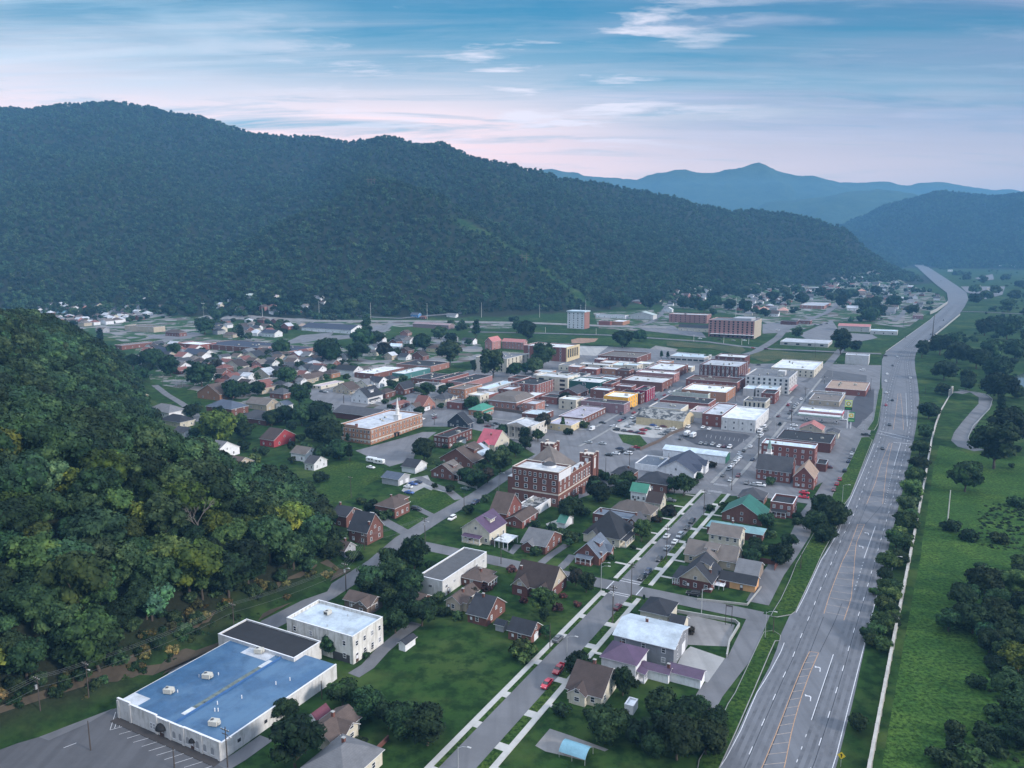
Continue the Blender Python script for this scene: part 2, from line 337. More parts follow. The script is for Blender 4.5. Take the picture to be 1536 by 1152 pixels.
TINT = {'deep': (0.42, 0.50, 0.47), 'dark': (0.56, 0.66, 0.60), 'mid': (0.84, 0.86, 0.80), 'light': (1.55, 1.42, 1.0), 'yellow': (2.3, 1.75, 0.75), 'pale': (1.35, 1.35, 1.5), 'red': (2.6, 0.55, 1.2), 'purple': (1.2, .55, .9), 'brown': (3.4, 1.5, 1.3)}
def add_tree(x, y, z, r, style, tint, label, group=None, name='tree', cat='tree', lift=0.5, rg=random):
    """r: crown radius in metres; lift: clear trunk in units of r"""
    t = thing(name, label, cat, (x, y, z), rg.uniform(0, 6.28), group)
    P = {'broad': BROAD, 'round': ROUND, 'cone': CONE, 'shrub': SHRUB}[style]
    sz = rg.uniform(.92, 1.1)
    cr = link('crown', rg.choice(P), t, (0, 0, r*lift*0.55 if style != 'shrub' else -0.05*r), None, (r, r*rg.uniform(.9, 1.08), r*sz))
    k = rg.uniform(.85, 1.15); c = TINT[tint]; cr.color = (c[0]*k, c[1]*k, c[2]*k, 1)
    if style != 'shrub': link('trunk', rg.choice(TRUNK), t, (0, 0, 0), None, (r, r, r*max(.6, lift)))
    return t
# ---------------------------------------------------------------- ground sheets
def terrain_mat():
    t = NT('grass_and_soil', 0.95, 0.1)
    n = t.noise(0.035, 6, 0.6); n2 = t.noise(0.9, 5, 0.75); n3 = t.noise(0.03, 4, 0.7)
    g = t.ramp(n, [(0.30, (0.012, 0.038, 0.009)), (0.50, (0.022, 0.056, 0.013)), (0.66, (0.042, 0.072, 0.019)), (0.80, (0.075, 0.085, 0.050))])
    g = t.mix(t.ramp(n2, [(0.3, 0.0), (0.8, 0.55)]), g, (0.030, 0.070, 0.015))
    n4 = t.noise(0.22, 4, 0.65); g = t.mix(t.ramp(n4, [(0.40, 0.9), (0.56, 0.0)]), g, (0.008, 0.026, 0.007)); g = t.mix(t.ramp(n3, [(0.50, 0.0), (0.68, 0.7)]), g, (0.070, 0.100, 0.028))
    at = t.n('ShaderNodeAttribute', attribute_name='woods'); litter = t.ramp(n2, [(0.3, (0.012, 0.016, 0.010)), (0.7, (0.030, 0.034, 0.020))])
    t.col(t.mix(at.outputs['Fac'], g, litter)); t.bump(n2, 0.5, 0.25); return t.m
TER = terrain_mat()
CORR = np.array([(-97, 1492), (-29, 1499), (27, 1439), (62, 1413), (95, 1365), (125, 1309)], float)
def grid_sheet(name, xs, ys, fn, mat, kind='structure', cut=None):
    X, Y = np.meshgrid(xs, ys); Z = fn(X, Y); nx, ny = len(xs), len(ys)
    V = np.stack([X, Y, Z], -1).reshape(-1, 3)
    i = np.arange(nx*ny).reshape(ny, nx); q = np.stack([i[:-1, :-1], i[:-1, 1:], i[1:, 1:], i[1:, :-1]], -1).reshape(-1, 4)
    if cut is not None:
        cx = V[q].mean(1); q = q[cut(cx)]
    me = bpy.data.meshes.new(name); me.vertices.add(len(V)); me.vertices.foreach_set('co', V.ravel())
    me.loops.add(4*len(q)); me.loops.foreach_set('vertex_index', q.ravel()); me.polygons.add(len(q))
    me.polygons.foreach_set('loop_start', np.arange(0, 4*len(q), 4)); me.polygons.foreach_set('loop_total', np.full(len(q), 4))
    me.polygons.foreach_set('use_smooth', np.ones(len(q), bool)); me.update(calc_edges=True); me.validate()
    me.materials.append(mat); return link(name, me, kind=kind)
XS = np.arange(-3000, 3301, 15.0); YS = np.arange(0, 4501, 15.0)
ter = grid_sheet('terrain', XS, YS, ground, TER)
def woods_mask():
    X, Y = np.meshgrid(XS, YS); m = ((nearhill(X, Y) > .8) | ((hills(X, Y)-base(Y) > 9) & (polydist(X, Y, CORR)[0] > 18))).astype(float)
    at = ter.data.attributes.new('woods', 'FLOAT', 'POINT')
    at.data.foreach_set('value', m.ravel())
woods_mask()
def far_h(X, Y):
    H = np.full(X.shape, -50.0)
    wx = X+220*vnoise(X, Y, 900, 21)+90*vnoise(X, Y, 300, 22); wy = Y+220*vnoise(X, Y, 900, 25)+90*vnoise(X, Y, 300, 26)
    for s, P in [(0.42, [(1283, 5600, 146), (1529, 5500, 327), (1720, 5400, 451), (1944, 5400, 482), (2171, 5300, 501), (2477, 5300, 531), (2740, 5200, 451), (3537, 5100, 444)]), (0.42, [(-406, 7200, 769), (359, 7000, 841), (592, 7000, 802), (1043, 6900, 730), (1270, 6900, 775), (1476, 6800, 809), (1646, 6800, 787), (1759, 6800, 782), (1898, 6700, 799), (2046, 6700, 831), (2205, 6700, 777), (2346, 6700, 739), (2475, 6600, 725), (2698, 6600, 677), (2918, 6600, 672), (3095, 6500, 589), (3423, 6500, 558), (4226, 6400, 530)]), (0.42, [(2570, 7493, 663), (3188, 7351, 736), (3432, 7351, 741), (3582, 7279, 712), (3730, 7279, 747), (3911, 7279, 759), (4085, 7208, 723), (4288, 7137, 654), (5538, 7137, 636)])]:
        P = np.array(P); d0, z0 = polydist(X, Y, P); d1, z1 = polydist(wx, wy, P); k = np.clip(d0/500, 0, 1); d = d0*(1-k)+d1*k
        H = np.maximum(H, z0-s*(np.sqrt(d*d+60**2)-60))
    return np.maximum(H+45*vnoise(X, Y, 260, 31)+26*vnoise(X, Y, 110, 32)+14*vnoise(X, Y, 55, 33), base(Y)-4)
def forest_floor_mat():
    t = NT('far_woods', 0.95, 0.1); n = t.noise(0.012, 8, 0.7)
    t.col(t.ramp(n, [(0.3, (0.020, 0.042, 0.020)), (0.7, (0.055, 0.085, 0.035))])); t.bump(t.noise(0.05, 4, 0.7), 0.9, 12); return t.m
FARM = forest_floor_mat()
grid_sheet('distant_hills', np.arange(-1500, 8000, 45.0), np.arange(4500, 7700, 45.0), far_h, FARM)
# ---------------------------------------------------------------- woods on the hills: one body of trees too many to count
def pts_forest(xs0, xs1, ys0, ys1, sp, keep):
    nx = int((xs1-xs0)/sp); ny = int((ys1-ys0)/sp)
    X, Y = np.meshgrid(xs0+(np.arange(nx)+.5)*sp, ys0+(np.arange(ny)+.5)*sp)
    X = X+rng.uniform(-.46, .46, X.shape)*sp; Y = Y+rng.uniform(-.46, .46, Y.shape)*sp
    X = X.ravel(); Y = Y.ravel()
    m = (np.abs(X) < (Y+150)*0.72) & (Y > 60); X = X[m]; Y = Y[m]
    Z = ground(X, Y); m = keep(X, Y, Z); return np.stack([X[m], Y[m], Z[m]], 1)
def visible(P, lift=30, n=60):
    ok = np.ones(len(P), bool)
    for t in np.linspace(0.25, 0.985, n):
        q = P*t; q[:, 2] = CAMH+(P[:, 2]+lift-CAMH)*t
        ok &= ground(q[:, 0], q[:, 1]) < q[:, 2]+1
    return ok
def scatter(name, P, S, protos, tints):
    me = bpy.data.meshes.new(name); me.vertices.add(len(P)); me.vertices.foreach_set('co', np.asarray(P, float).ravel())
    at = me.attributes.new('size', 'FLOAT', 'POINT'); at.data.foreach_set('value', np.asarray(S, float))
    o = link(name, me, kind='stuff'); ng = bpy.data.node_groups.new('scatter_trees', 'GeometryNodeTree')
    ng.interface.new_socket('Geometry', in_out='INPUT', socket_type='NodeSocketGeometry'); ng.interface.new_socket('Geometry', in_out='OUTPUT', socket_type='NodeSocketGeometry')
    N = ng.nodes; L = ng.links; gi = N.new('NodeGroupInput'); go = N.new('NodeGroupOutput'); join = N.new('GeometryNodeJoinGeometry')
    for k, pm in enumerate(protos):
        po = bpy.data.objects.new('far_crown', pm); po.color = (*tints[k], 1)
        oi = N.new('GeometryNodeObjectInfo'); oi.inputs['Object'].default_value = po; oi.inputs['As Instance'].default_value = True
        L.new(oi.outputs['Geometry'], join.inputs[0])
    ip = N.new('GeometryNodeInstanceOnPoints'); ip.inputs['Pick Instance'].default_value = True
    ri = N.new('FunctionNodeRandomValue'); ri.data_type = 'INT'; ri.inputs['Min'].default_value = 0; ri.inputs['Max'].default_value = len(protos)-1
    rr = N.new('FunctionNodeRandomValue'); rr.data_type = 'FLOAT_VECTOR'; rr.inputs['Max'].default_value = (0.12, 0.12, 6.28)
    na = N.new('GeometryNodeInputNamedAttribute'); na.data_type = 'FLOAT'; na.inputs['Name'].default_value = 'size'
    L.new(gi.outputs[0], ip.inputs['Points']); L.new(join.outputs[0], ip.inputs['Instance']); L.new(ri.outputs[2], ip.inputs['Instance Index'])
    L.new(rr.outputs[0], ip.inputs['Rotation']); L.new(na.outputs[0], ip.inputs['Scale']); L.new(ip.outputs[0], go.inputs[0])
    md = o.modifiers.new('scatter', 'NODES'); md.node_group = ng
    return o
def keep_hill(X, Y, Z):
    k = Z-base(Y); d, _ = polydist(X, Y, CORR); hd, _ = polydist(X, Y, HWY)
    edge = 4+9*vnoise(X, Y, 70, 41)
    return (k > edge) & (hd > 42) & ((d > 8+7*vnoise(X, Y, 30, 8)) | (vnoise(X, Y, 9, 55) > .33))
A = pts_forest(-1900, 1500, 1000, 2250, 10.6, keep_hill); B = pts_forest(-2400, 1700, 2250, 2900, 11.8, keep_hill); C = pts_forest(1300, 3300, 2300, 4450, 12.0, keep_hill)
P = np.vstack([A, B, C]); P = P[visible(P)]
P[:, 2] += rng.uniform(-2.0, 1.2, len(P)); S = np.where(P[:, 1] < 2250, 5.5, np.where(P[:, 0] > 1350, 6.9, 5.8))*rng.uniform(.6, 1.3, len(P)); P[:, 2] -= 0.5
print('hill trees', len(P))
hw = scatter('hillside_woods', P, S, FAR, [(1.1, 1.2, 1.05), (1.9, 1.95, 1.6), (1.5, 1.6, 1.35), (2.5, 2.5, 1.9), (.75, .88, .85), (3.2, 2.9, 1.9)])
hw['label'] = 'dense broadleaf woods covering the big hills behind the town'
# ---------------------------------------------------------------- data in metres: x, y, ground z, turn, width, depth, eave height, roof, wall, roof colour, words
HOUSES = [
(-69.5,178.5,-0.0,-28.2,34.3,37.9,4.6,'f','whitewash','blue','long white commercial building with a bright blue roof beside the parking bays','blue-roofed commercial building',{'special':'blue','cat':'building','nowin':1}),
(-66.7,199.6,-0.0,-28.2,28.0,10.3,5.0,'f','whitewash','black','low white annex with a black roof behind the blue-roofed building','black-roofed annex',{'cat':'building','nowin':1}),
(-49.9,205.6,-0.0,-28.2,23.6,13.1,8.0,'f','stucco','silver','two-storey stained white block building with a pale flat roof','stained white block building',{'cat':'building','win':[4,4],'wsize':(1.1,1.5),'special':'block'}),
(-29.4,203.7,-0.0,-28.2,2.2,4.8,2.3,'gy','white','dk','small white shed with a dark gable roof on the grass lot','white lawn shed',{'cat':'shed','nowin':1}),
(-45.5,168.3,-0.0,-28.2,2.4,4.2,2.3,'gy','white','maroon','small barn-shaped shed with a maroon roof and crossed door','maroon barn shed',{'cat':'shed','nowin':1,'pitch':0.9,'special':'barn'}),
(-40.8,162.8,-0.0,-28.2,7,10,3.0,'gy','cream','brown','cream house with dark brown roof beside the walled garden','cream house by the walled garden',{'xg':[('x',0.55,4.5)],'chim':(0.5,0.5)}),
(-35.7,149.9,-0.0,-28.2,10.9,12.3,3.6,'h','cream','grey','house with a pale grey metal hip roof at the bottom edge','grey metal-roofed house',{'chim':(0.42,0.6),'pitch':0.55}),
(-7.7,222.4,-0.0,-28.2,6.6,11.5,3.0,'gx','brick','dk','small red brick bungalow with dark gable roof at the grass lot corner','corner brick bungalow',{'pitch':0.7}),
(3.7,209.7,-0.0,-28.2,7.2,6.7,3.0,'gx','brick','dk','red brick bungalow with white garage door nearest the pavement','second brick bungalow',{'pitch':0.7,'gar':'x'}),
(-3.0,214.2,-0.0,-28.2,2.7,2.9,2.2,'gx','grey','dk','tiny grey shed between the two small brick bungalows','tiny grey shed',{'cat':'shed','nowin':1}),
(-15.6,230.8,-0.0,-28.2,5.1,11.1,3.2,'gy','tan','brown','tan house with worn brown roof behind the corner brick bungalow','tan house',{'pitch':0.7,'xg':[('x',0.3,3.5)]}),
(-11.3,247.6,-0.0,-28.2,8,9,3.0,'h','brick','brown','brown-roofed brick bungalow beside the long white warehouse','bungalow beside the warehouse',{'porch':'x'}),
(-46.3,228.7,-0.0,-28.2,10.2,6.0,3.0,'gx','brown','brown','dark brown-roofed house with white trim among the trees','white-trimmed brown house',{'xg':[('y',0.75,4.5)]}),
(-28.6,230.2,-0.0,-28.2,4.2,4.4,2.8,'gx','brick','brown','little reddish-roofed outbuilding behind the warehouse trees','reddish outbuilding',{'nowin':1,'cat':'shed'}),
(-19.7,250.2,-0.0,-28.2,9.4,28.3,5.6,'f','whitewash','grey2','long white warehouse with a dark grey flat roof','long white warehouse',{'cat':'warehouse','win':[1,6],'wsize':(1.6,0.9),'wz':2.6,'wallside':1}),
(-56.3,287.4,-0.0,-28.2,8.8,9.8,5.2,'gx','brick','dk','steep-gabled dark red brick house above the hillside street','steep-gabled brick house',{'pitch':1.2,'win':[2,2],'chim':(0.95,0.2)}),
(-67.6,305.1,-0.0,-28.2,7.5,9,5.0,'gx','brick','dk','two-storey red brick house with slate roof by the hillside','two-storey brick house by the hillside',{'pitch':0.55,'chim':(0.1,0.5)}),
(-61.2,271.9,-0.0,-28.2,4.7,6.3,3.0,'gx','grey','brown','small house with faded red-brown roof under the hillside trees','faded red-brown roofed house',{'pitch':0.7}),
(-50.7,317.9,-0.0,-28.2,10.1,10.4,4.6,'h','brick','brown','dark brick house with brown hip roofs facing the lawn','brown-hipped brick house',{'win':[2,3],'chim':(0.2,0.8),'wing':[(-0.55,0.0,0.45,1.1,4.2,'h')]}),
(-56.0,363.5,-0.0,-28.2,9.6,9.3,3.2,'gx','grey','slate','grey two-bay metal garage with slate blue roof','slate-blue garage',{'cat':'garage','gar':'x','gar2':1,'nowin':1,'pitch':0.4}),
(-49.7,384.7,-0.0,-28.2,8.2,10.3,3.0,'gx','white','dk','white garage with dark roof beside the church parking','white garage',{'cat':'garage','gar':'x','nowin':1}),
(-31.7,373.7,-0.0,-28.2,13.2,9.9,3.4,'gy','brick','taupe','craftsman house with taupe roof, brick base and wide front gable','taupe craftsman house',{'pitch':0.62,'porch':'x','dorm':'x','win':[3,2]}),
(-24.6,400.4,-0.0,-28.2,20.0,18.3,3.4,'gy','brick','brown','brown-roofed house with two gables behind the taupe craftsman','brown double-gabled house',{'pitch':0.6,'dorm':'x'}),
(-19.6,405.9,-0.0,-28.2,14.0,11.1,4.4,'gy','white','silver','white house with pale metal roof beside the brown double-gabled house','pale metal-roofed house',{'pitch':0.5}),
(-10.6,432.2,-0.0,-28.2,11.2,17.2,4.0,'gx','cream','red','house with bright pinkish red metal roof and red porch','pinkish red-roofed house',{'pitch':0.75,'xg':[('y',0.5,5)],'chim':(0.55,0.3),'porch':'y'}),
(-34.2,442.8,-0.0,-28.2,10.0,25.8,6.6,'f','brickd','black','long two-storey dark brick flats with flat black roof','dark brick flats',{'cat':'building','win':[4,7]}),
(-31.4,440.3,-0.0,-28.2,6.7,7.4,3.2,'h','white','dk','little white annex against the dark brick flats','white annex of the flats',{'nowin':1,'cat':'annex'}),
(-80.0,466.6,-0.0,-28.2,24.7,52.0,9.4,'f','orange','silver2','long orange brick church hall with pale roof and white steeple','church hall with the white steeple',{'cat':'church','win':[9,15],'special':'hall','wsize':(1.2,1.7)}),
(-10.8,289.8,-0.0,-28.2,12.1,13.0,5.0,'gy','cream','purple','cream two-storey house with a purple gabled metal roof','purple-gabled cream house',{'pitch':0.75,'win':[4,3],'dorm':'x','porch':'y'}),
(-2.2,281.6,-0.0,-28.2,5.9,8.3,2.8,'f','white','white','open white-roofed carport beside the purple-gabled house','white carport',{'cat':'carport','special':'carport'}),
(-2.5,310.1,-0.0,-28.2,7.7,12.9,5.2,'gx','brickr','brown','red brick house with steep brown roof and white right gable','steep brown-roofed brick house',{'pitch':1.0}),
(4.3,306.7,-0.0,-28.2,7,14,3.2,'gy','brickr','brown','low red brick wing house with brown roof beside the white annex','low brick wing house',{'pitch':0.5}),
(11.4,326.0,-0.0,-28.2,8.6,22.8,3.6,'f','white','patch','low white annex with a patchy weathered roof below the brick church','patchy-roofed annex',{'cat':'building','win':[0,3]}),
(11.2,280.2,-0.0,-28.2,9.9,14.0,3.2,'gx','brick','grey','ranch house of red brick with grey hip roof on the side street','grey-roofed brick ranch',{'pitch':0.5,'xg':[('y',0.35,3.4)]}),
(9.4,241.7,-0.0,-28.2,13.1,12.0,3.4,'gx','craft','dkbrown','tudor house of brick and pale stone with steep dark roof','stone-gabled tudor house',{'pitch':0.95,'xg':[('y',0.2,5.5),('y',0.8,3.5)],'chim':(0.05,0.3),'win':[2,2]}),
(21.5,303.3,-0.0,-28.2,3.3,7.3,2.3,'gx','white','green','small white shed with a green roof on the grass','green-roofed shed',{'cat':'shed','nowin':1}),
(29.6,269.0,-0.0,-28.2,9.1,12.2,3.2,'gy','brick','bluegrey','brick cottage with blue-grey roof and tall side chimney','brick cottage with blue-grey roof',{'pitch':0.95,'porch':'y','chim':(1.0,0.15),'dorm':'x','xg':[('x',0.75,3.2)]}),
(37.6,289.0,-0.0,-28.2,14.6,15.8,3.6,'h','cream','black','rambling cream house with steep black roofs and curved porch','steep black-roofed house',{'pitch':1.0,'xg':[('y',0.3,4)],'porch':'x'}),
(42.3,305.7,-0.0,-28.2,16.6,8.4,4.2,'f','brickd','bluegrey','brick building with long flat blue-grey roof and chimney','flat blue-grey roofed brick building',{'cat':'building','chim':(0.12,0.5),'win':[5,1]}),
(49.1,296.6,-0.0,-28.2,6,9,4.0,'gy','brick','dkgrey','small brick gable house at the pavement beside the black-roofed house','small brick gable house',{'pitch':0.9}),
(51.9,315.8,-0.0,-28.2,16.9,10.1,3.2,'h','tan','taupe2','wide tan house with weathered brown hip roof','weathered brown hip-roofed house',{'pitch':0.6}),
(57.8,336.9,-0.0,-28.2,7.3,6.5,4.6,'gx','white','green2','white two-storey house with bright green roof','bright green-roofed house',{'pitch':0.9,'win':[3,1]}),
(62.8,326.5,-0.0,-28.2,6.3,7.9,3.2,'gx','cream','dkbrown','dark-roofed house with pale right gable beside the green-roofed house','dark house with pale gable',{'pitch':0.9}),
(54.6,366.3,-0.0,-28.2,9.8,11.0,4.6,'h','brick','dk','square brick house with dark hip roof beside the church','square hip-roofed brick house',{'pitch':0.55}),
(68.3,355.4,-0.0,-28.2,14.3,14.9,4.2,'h','brick','dk','brick house with low dark hip roofs behind the big dark tree','low-hipped brick house',{'pitch':0.5}),
(85.7,379.5,-0.0,-28.2,18.2,24,4.2,'gy','white','navy','large white gabled house-like building with dark blue-grey gabled roofs','large white gabled building',{'cat':'building','pitch':0.55,'xg':[('x',0.35,6),('x',0.8,6)],'win':[4,3],'portico':1}),
(72.7,391.9,-0.0,-28.2,12.3,18.8,3.2,'f','white','bluegrey','low white outbuilding with flat blue-grey roof behind the large white gabled building','flat blue-grey outbuilding',{'cat':'building','nowin':1}),
(99.5,409.2,-0.0,-28.2,33.5,10.3,4.0,'gx','white','ice','long narrow white shed row with pale blue roof and green end','long pale blue roofed row',{'cat':'building','pitch':0.25,'nowin':1,'special':'greenend'}),
(63.2,247.3,-0.0,-28.2,10.5,13.4,3.4,'gy','craft','dk','craftsman house with brick ground floor, pale gable and dark roof','dark-roofed craftsman house',{'pitch':0.95,'dorm':'x','win':[3,2],'chim':(0.85,0.35),'porch':'side','deck':1}),
(72.3,266.0,-0.0,-28.2,17.7,11.4,3.2,'gx','tan','taupe','broad tan bungalow with taupe roof and wide front gable','broad taupe-roofed bungalow',{'pitch':0.62,'xg':[('y',0.45,8)],'dorm':'y','win':[4,2]}),
(81.1,280.9,-0.0,-28.2,11.1,10.2,5.6,'gx','cream','taupe','two-storey cream house with taupe gable roof','two-storey cream house',{'pitch':0.5,'win':[4,2]}),
(87.8,292.0,-0.0,-28.2,20.9,7.3,3.2,'h','brickd','teal','low house with pale teal metal roof behind the two-storey cream house','teal metal-roofed house',{'pitch':0.35}),
(97.2,311.8,-0.0,-28.2,15.9,14,3.4,'gy','brick','green','large brick house with dark green cross-gabled roof','dark green-roofed brick house',{'pitch':0.62,'xg':[('x',0.5,6)],'win':[3,2]}),
(107.0,333.5,-0.0,-28.2,10.5,11,3.4,'h','brick','dkgrey','brick house with grey pyramid hip roof near the junction','grey pyramid-roofed house',{'pitch':0.6}),
(115.6,318.7,-0.0,-28.2,9.0,12,6.2,'f','brickr','black','two-storey square red brick house with flat black roof','square two-storey brick house',{'cat':'house','win':[3,3],'porch':'y'}),
(75.5,244.6,-0.0,-28.2,11.4,6.3,2.6,'gx','orangewood','black','long low garage with dark roof and orange boarded wall','orange-walled garage',{'cat':'garage','nowin':1,'special':'ogar'}),
(81.2,252.5,-0.0,-28.2,7.2,11.4,2.6,'gx','wood','grey','grey-roofed shed behind the orange-walled garage','grey-roofed shed',{'cat':'shed','nowin':1}),
(44.4,221.2,-0.0,-28.2,8.3,9.9,4.0,'h','cream','dk','square cream house with dark hip roof at the crossing','hip-roofed cream house at the crossing',{'pitch':0.55,'win':[2,1]}),
(48.8,213.7,-0.0,-28.2,3.8,6.8,2.8,'gx','cream','dk','low dark-roofed wing behind the hip-roofed cream house','low dark wing',{'nowin':1,'cat':'annex'}),
(38.8,202.4,-0.0,-28.2,16.8,13.9,5.6,'gx','metal','silver','big grey metal workshop with pale blue-grey ridged roof','grey metal workshop',{'cat':'workshop','pitch':0.28,'win':[3,2],'special':'metal'}),
(29.7,191.5,-0.0,-28.2,9.4,9,5.0,'h','white','purple','white two-storey house with purple hip roof','purple hip-roofed house',{'pitch':0.55,'win':[2,1],'porch':'side2'}),
(36.9,188.1,-0.0,-28.2,8.8,3.1,2.8,'gx','white','purple','single-storey rear wing with purple metal roof and brick chimney','purple-roofed rear wing',{'cat':'annex','pitch':0.5,'chim':(0.95,0.5),'nowin':1}),
(44.8,186.2,-0.0,-28.2,8.8,4.3,2.8,'gx','white','purple','purple-roofed garage beside the concrete yard','purple-roofed garage',{'cat':'garage','pitch':0.4,'nowin':1}),
(20.9,181.9,-0.0,-28.2,9.0,13.7,3.0,'gx','cream','dkbrown','brown-roofed cream house half hidden by a dark tree','half-hidden brown-roofed house',{'pitch':0.6,'xg':[('y',0.35,4.2)]}),
(14.1,155.8,-0.0,-28.2,6.3,4.7,2.4,'v','steel','tealblue','metal carport with curved teal blue roof on the lawn','curved teal carport',{'cat':'carport','special':'arch'}),
(28.8,173.0,-0.0,-28.2,2.2,3.5,2.3,'f','white','white','small white shed roof behind the dark trees','small white shed',{'cat':'shed','nowin':1}),
(129.6,371.0,-0.0,-28.2,15.9,14,5.6,'gx','brickr','dkgrey','brick church with long dark grey roof and small white steeple','brick church with long grey roof',{'cat':'church','pitch':0.8,'win':[6,0],'special':'steeple'}),
(140.1,359.6,-0.0,-28.2,9.0,15,5.6,'gy','brickr','tanroof','gabled front wing of the brick church with tan roof slope','gabled church wing',{'cat':'church','pitch':1.1,'win':[3,2]}),
(146.8,401.4,-0.0,-28.2,26.6,11.8,10.0,'f','brickr','ice','three-storey brick church school with pale blue roof','three-storey church school',{'cat':'building','win':[7,1],'wsize':(1.3,1.6)}),
(169.1,436.9,-0.0,-28.2,28.8,25.3,5.4,'f','brickd','black','long black-roofed hall behind the church school','long black-roofed hall',{'cat':'building','win':[0,2]}),
(158.6,386.6,-0.0,-28.2,4.7,10,4.0,'f','brickd','black','dark flat-roofed link beside the church school','dark flat-roofed link',{'cat':'building','nowin':1}),
(207.5,512.5,0.9,-28.2,26.5,12,4.6,'f','gasred','white','petrol station shop with red and white fascia','petrol station shop',{'cat':'shop','win':[4,1],'special':'gas'}),
(183.4,465.6,0.1,-28.2,12.9,12,4.2,'gy','tan','redtan','building with wide faded red gable roof by the petrol station','faded red gabled building',{'cat':'building','pitch':0.5,'win':[2,1]}),
(193.0,457.7,0.0,-28.2,6.8,9,3.4,'gy','cream','dkgrey','small dark-roofed garage with white door by the frontage road','dark-roofed frontage garage',{'cat':'garage','gar':'y','nowin':1,'pitch':0.4}),
(175.0,452.8,-0.0,-28.2,10.8,6.7,3.2,'h','grey','dkgrey','grey hip-roofed outbuilding beside the faded red gabled building','grey hip outbuilding',{'cat':'building','nowin':1}),
(264.0,604.1,2.3,-28.2,28.5,42.6,4.6,'f','brickr','tanroof','low brick building with tan flat roof beside the highway','tan-roofed brick building',{'cat':'building','win':[3,2]}),
(236.6,576.4,2.1,-28.2,21.8,9.5,4.0,'f','grey','taupe','low grey building behind the tan-roofed brick building','low grey building',{'cat':'building','win':[4,0]}),
(232.3,564.7,1.6,-28.2,20.2,42.3,4.0,'f','tan','taupe','grey-brown office with flat roof behind the petrol station','grey-brown office',{'cat':'building','win':[4,0]}),
(149.8,489.7,0.3,-28.2,20.8,42.6,8.0,'f','whitewash','white','large white painted block with white roof by the dark parking lot','large white painted block',{'cat':'building','win':[4,5],'wsize':(1.2,1.4)}),
(136.6,502.2,0.6,-28.2,12.4,42.0,8.0,'f','brickr','silver2','red brick block with pale roof joined to the white painted block','red brick block by the parking lot',{'cat':'building','win':[2,0]}),
(173.9,544.3,1.5,-28.2,15.1,18,5.4,'f','cream','dkgrey','small cream bank with tall glazed front and dark roof','cream bank',{'cat':'building','win':[5,4],'wsize':(1.2,3.2),'wz':1.2,'wfl':1}),
(206.0,610.8,2.4,-28.2,32.5,40.7,13.0,'f','pale','grey','four-storey pale grey hotel block with rows of dark windows','four-storey pale grey block',{'cat':'building','win':[8,4],'wsize':(1.6,1.8),'special':'awning'}),
(195.2,583.9,2.2,-28.2,15.1,22.8,7.0,'f','pale','ice','pale two-storey front wing of the grey block','pale front wing',{'cat':'building','win':[4,2]}),
(182.9,588.1,2.3,-28.2,8.0,18.8,6.0,'f','pale','ice','small pale wing with light roof left of the grey block','small pale wing',{'cat':'building','nowin':1}),
(178.8,650.6,3.2,-28.2,32.0,37.9,15.0,'f','brickd','silver2','tall dark brick commercial block with rows of white-trimmed windows','tall dark brick block',{'cat':'building','win':[9,5],'wsize':(1.5,2.2)}),
(161.7,613.6,2.6,-28.2,40.0,24.0,8.0,'f','brickr','brown','long red brick shop row below the tall dark brick block','long red brick shop row',{'cat':'building','win':[8,1]}),
(148.3,578.5,1.9,-28.2,32.9,31.3,7.4,'f','orange','white','orange brick shop building with long white roof','orange brick shop with white roof',{'cat':'building','win':[2,2]}),
(132.3,566.2,1.9,-28.2,26.6,8.0,6.2,'f','sage','black','pale sage green side-walled shop with black roof','sage green shop',{'cat':'building','win':[0,0]}),
(125.4,546.5,1.4,-28.2,34.6,20.9,5.0,'f','brickr','black','low brick row with black roof beside the sage green shop','low black-roofed brick row',{'cat':'building','win':[6,1]}),
(99.0,493.6,0.5,-28.2,30.8,24.1,5.0,'v','creamy','moss','cream warehouse with barrel roof covered in mossy stains','mossy barrel-roofed warehouse',{'cat':'warehouse','win':[0,2]}),
(107.4,524.7,1.1,-28.2,22.1,18.9,5.0,'f','cream','grey','grey flat-roofed building behind the mossy warehouse','grey flat building behind the mossy warehouse',{'cat':'building','nowin':1}),
(127.3,518.5,1.0,-28.2,8.6,22.1,4.0,'f','cream','pinkroof','small building with pinkish roof beside the mossy warehouse','small pinkish-roofed building',{'cat':'building','nowin':1}),
(77.2,543.9,1.5,-28.2,18.0,20.3,9.0,'f','yellow','white','bright yellow painted shop building on the main street','bright yellow shop',{'cat':'building','win':[0,4],'wsize':(1.2,2.0)}),
(64.8,530.9,1.2,-28.2,31.6,12.5,7.0,'f','mauve','dkgrey','mauve brick side-walled building in front of the yellow shop','mauve brick building',{'cat':'building','win':[3,1]}),
(47.0,508.3,0.7,-28.2,16.8,39.9,4.6,'f','brick','lilac','low brick store with lilac roof and a row of awnings','low lilac-roofed store',{'cat':'building','win':[0,8],'wsize':(2.0,1.8),'wz':1.4,'wfl':1}),
(33.6,480.9,0.3,-28.2,16.3,18.4,4.2,'f','creamy','lilac','long low cream extension with lilac roof behind the columned building','lilac-roofed cream extension',{'cat':'building','win':[3,1]}),
(9.3,463.0,-0.0,-28.2,16.3,21.5,8.2,'f','pale2','silver2','white columned civic building with pediment','white columned civic building',{'cat':'building','win':[0,5],'wsize':(1.1,1.8),'special':'columns'}),
(-0.2,547.2,1.4,-28.2,22.1,27.8,6.0,'mansard','brickp','taupe','brick library with big taupe mansard roof and side porch','mansard-roofed brick building',{'cat':'building','win':[5,5],'wsize':(1.3,2.2),'wz':1.6,'wfl':1,'porch':'x'}),
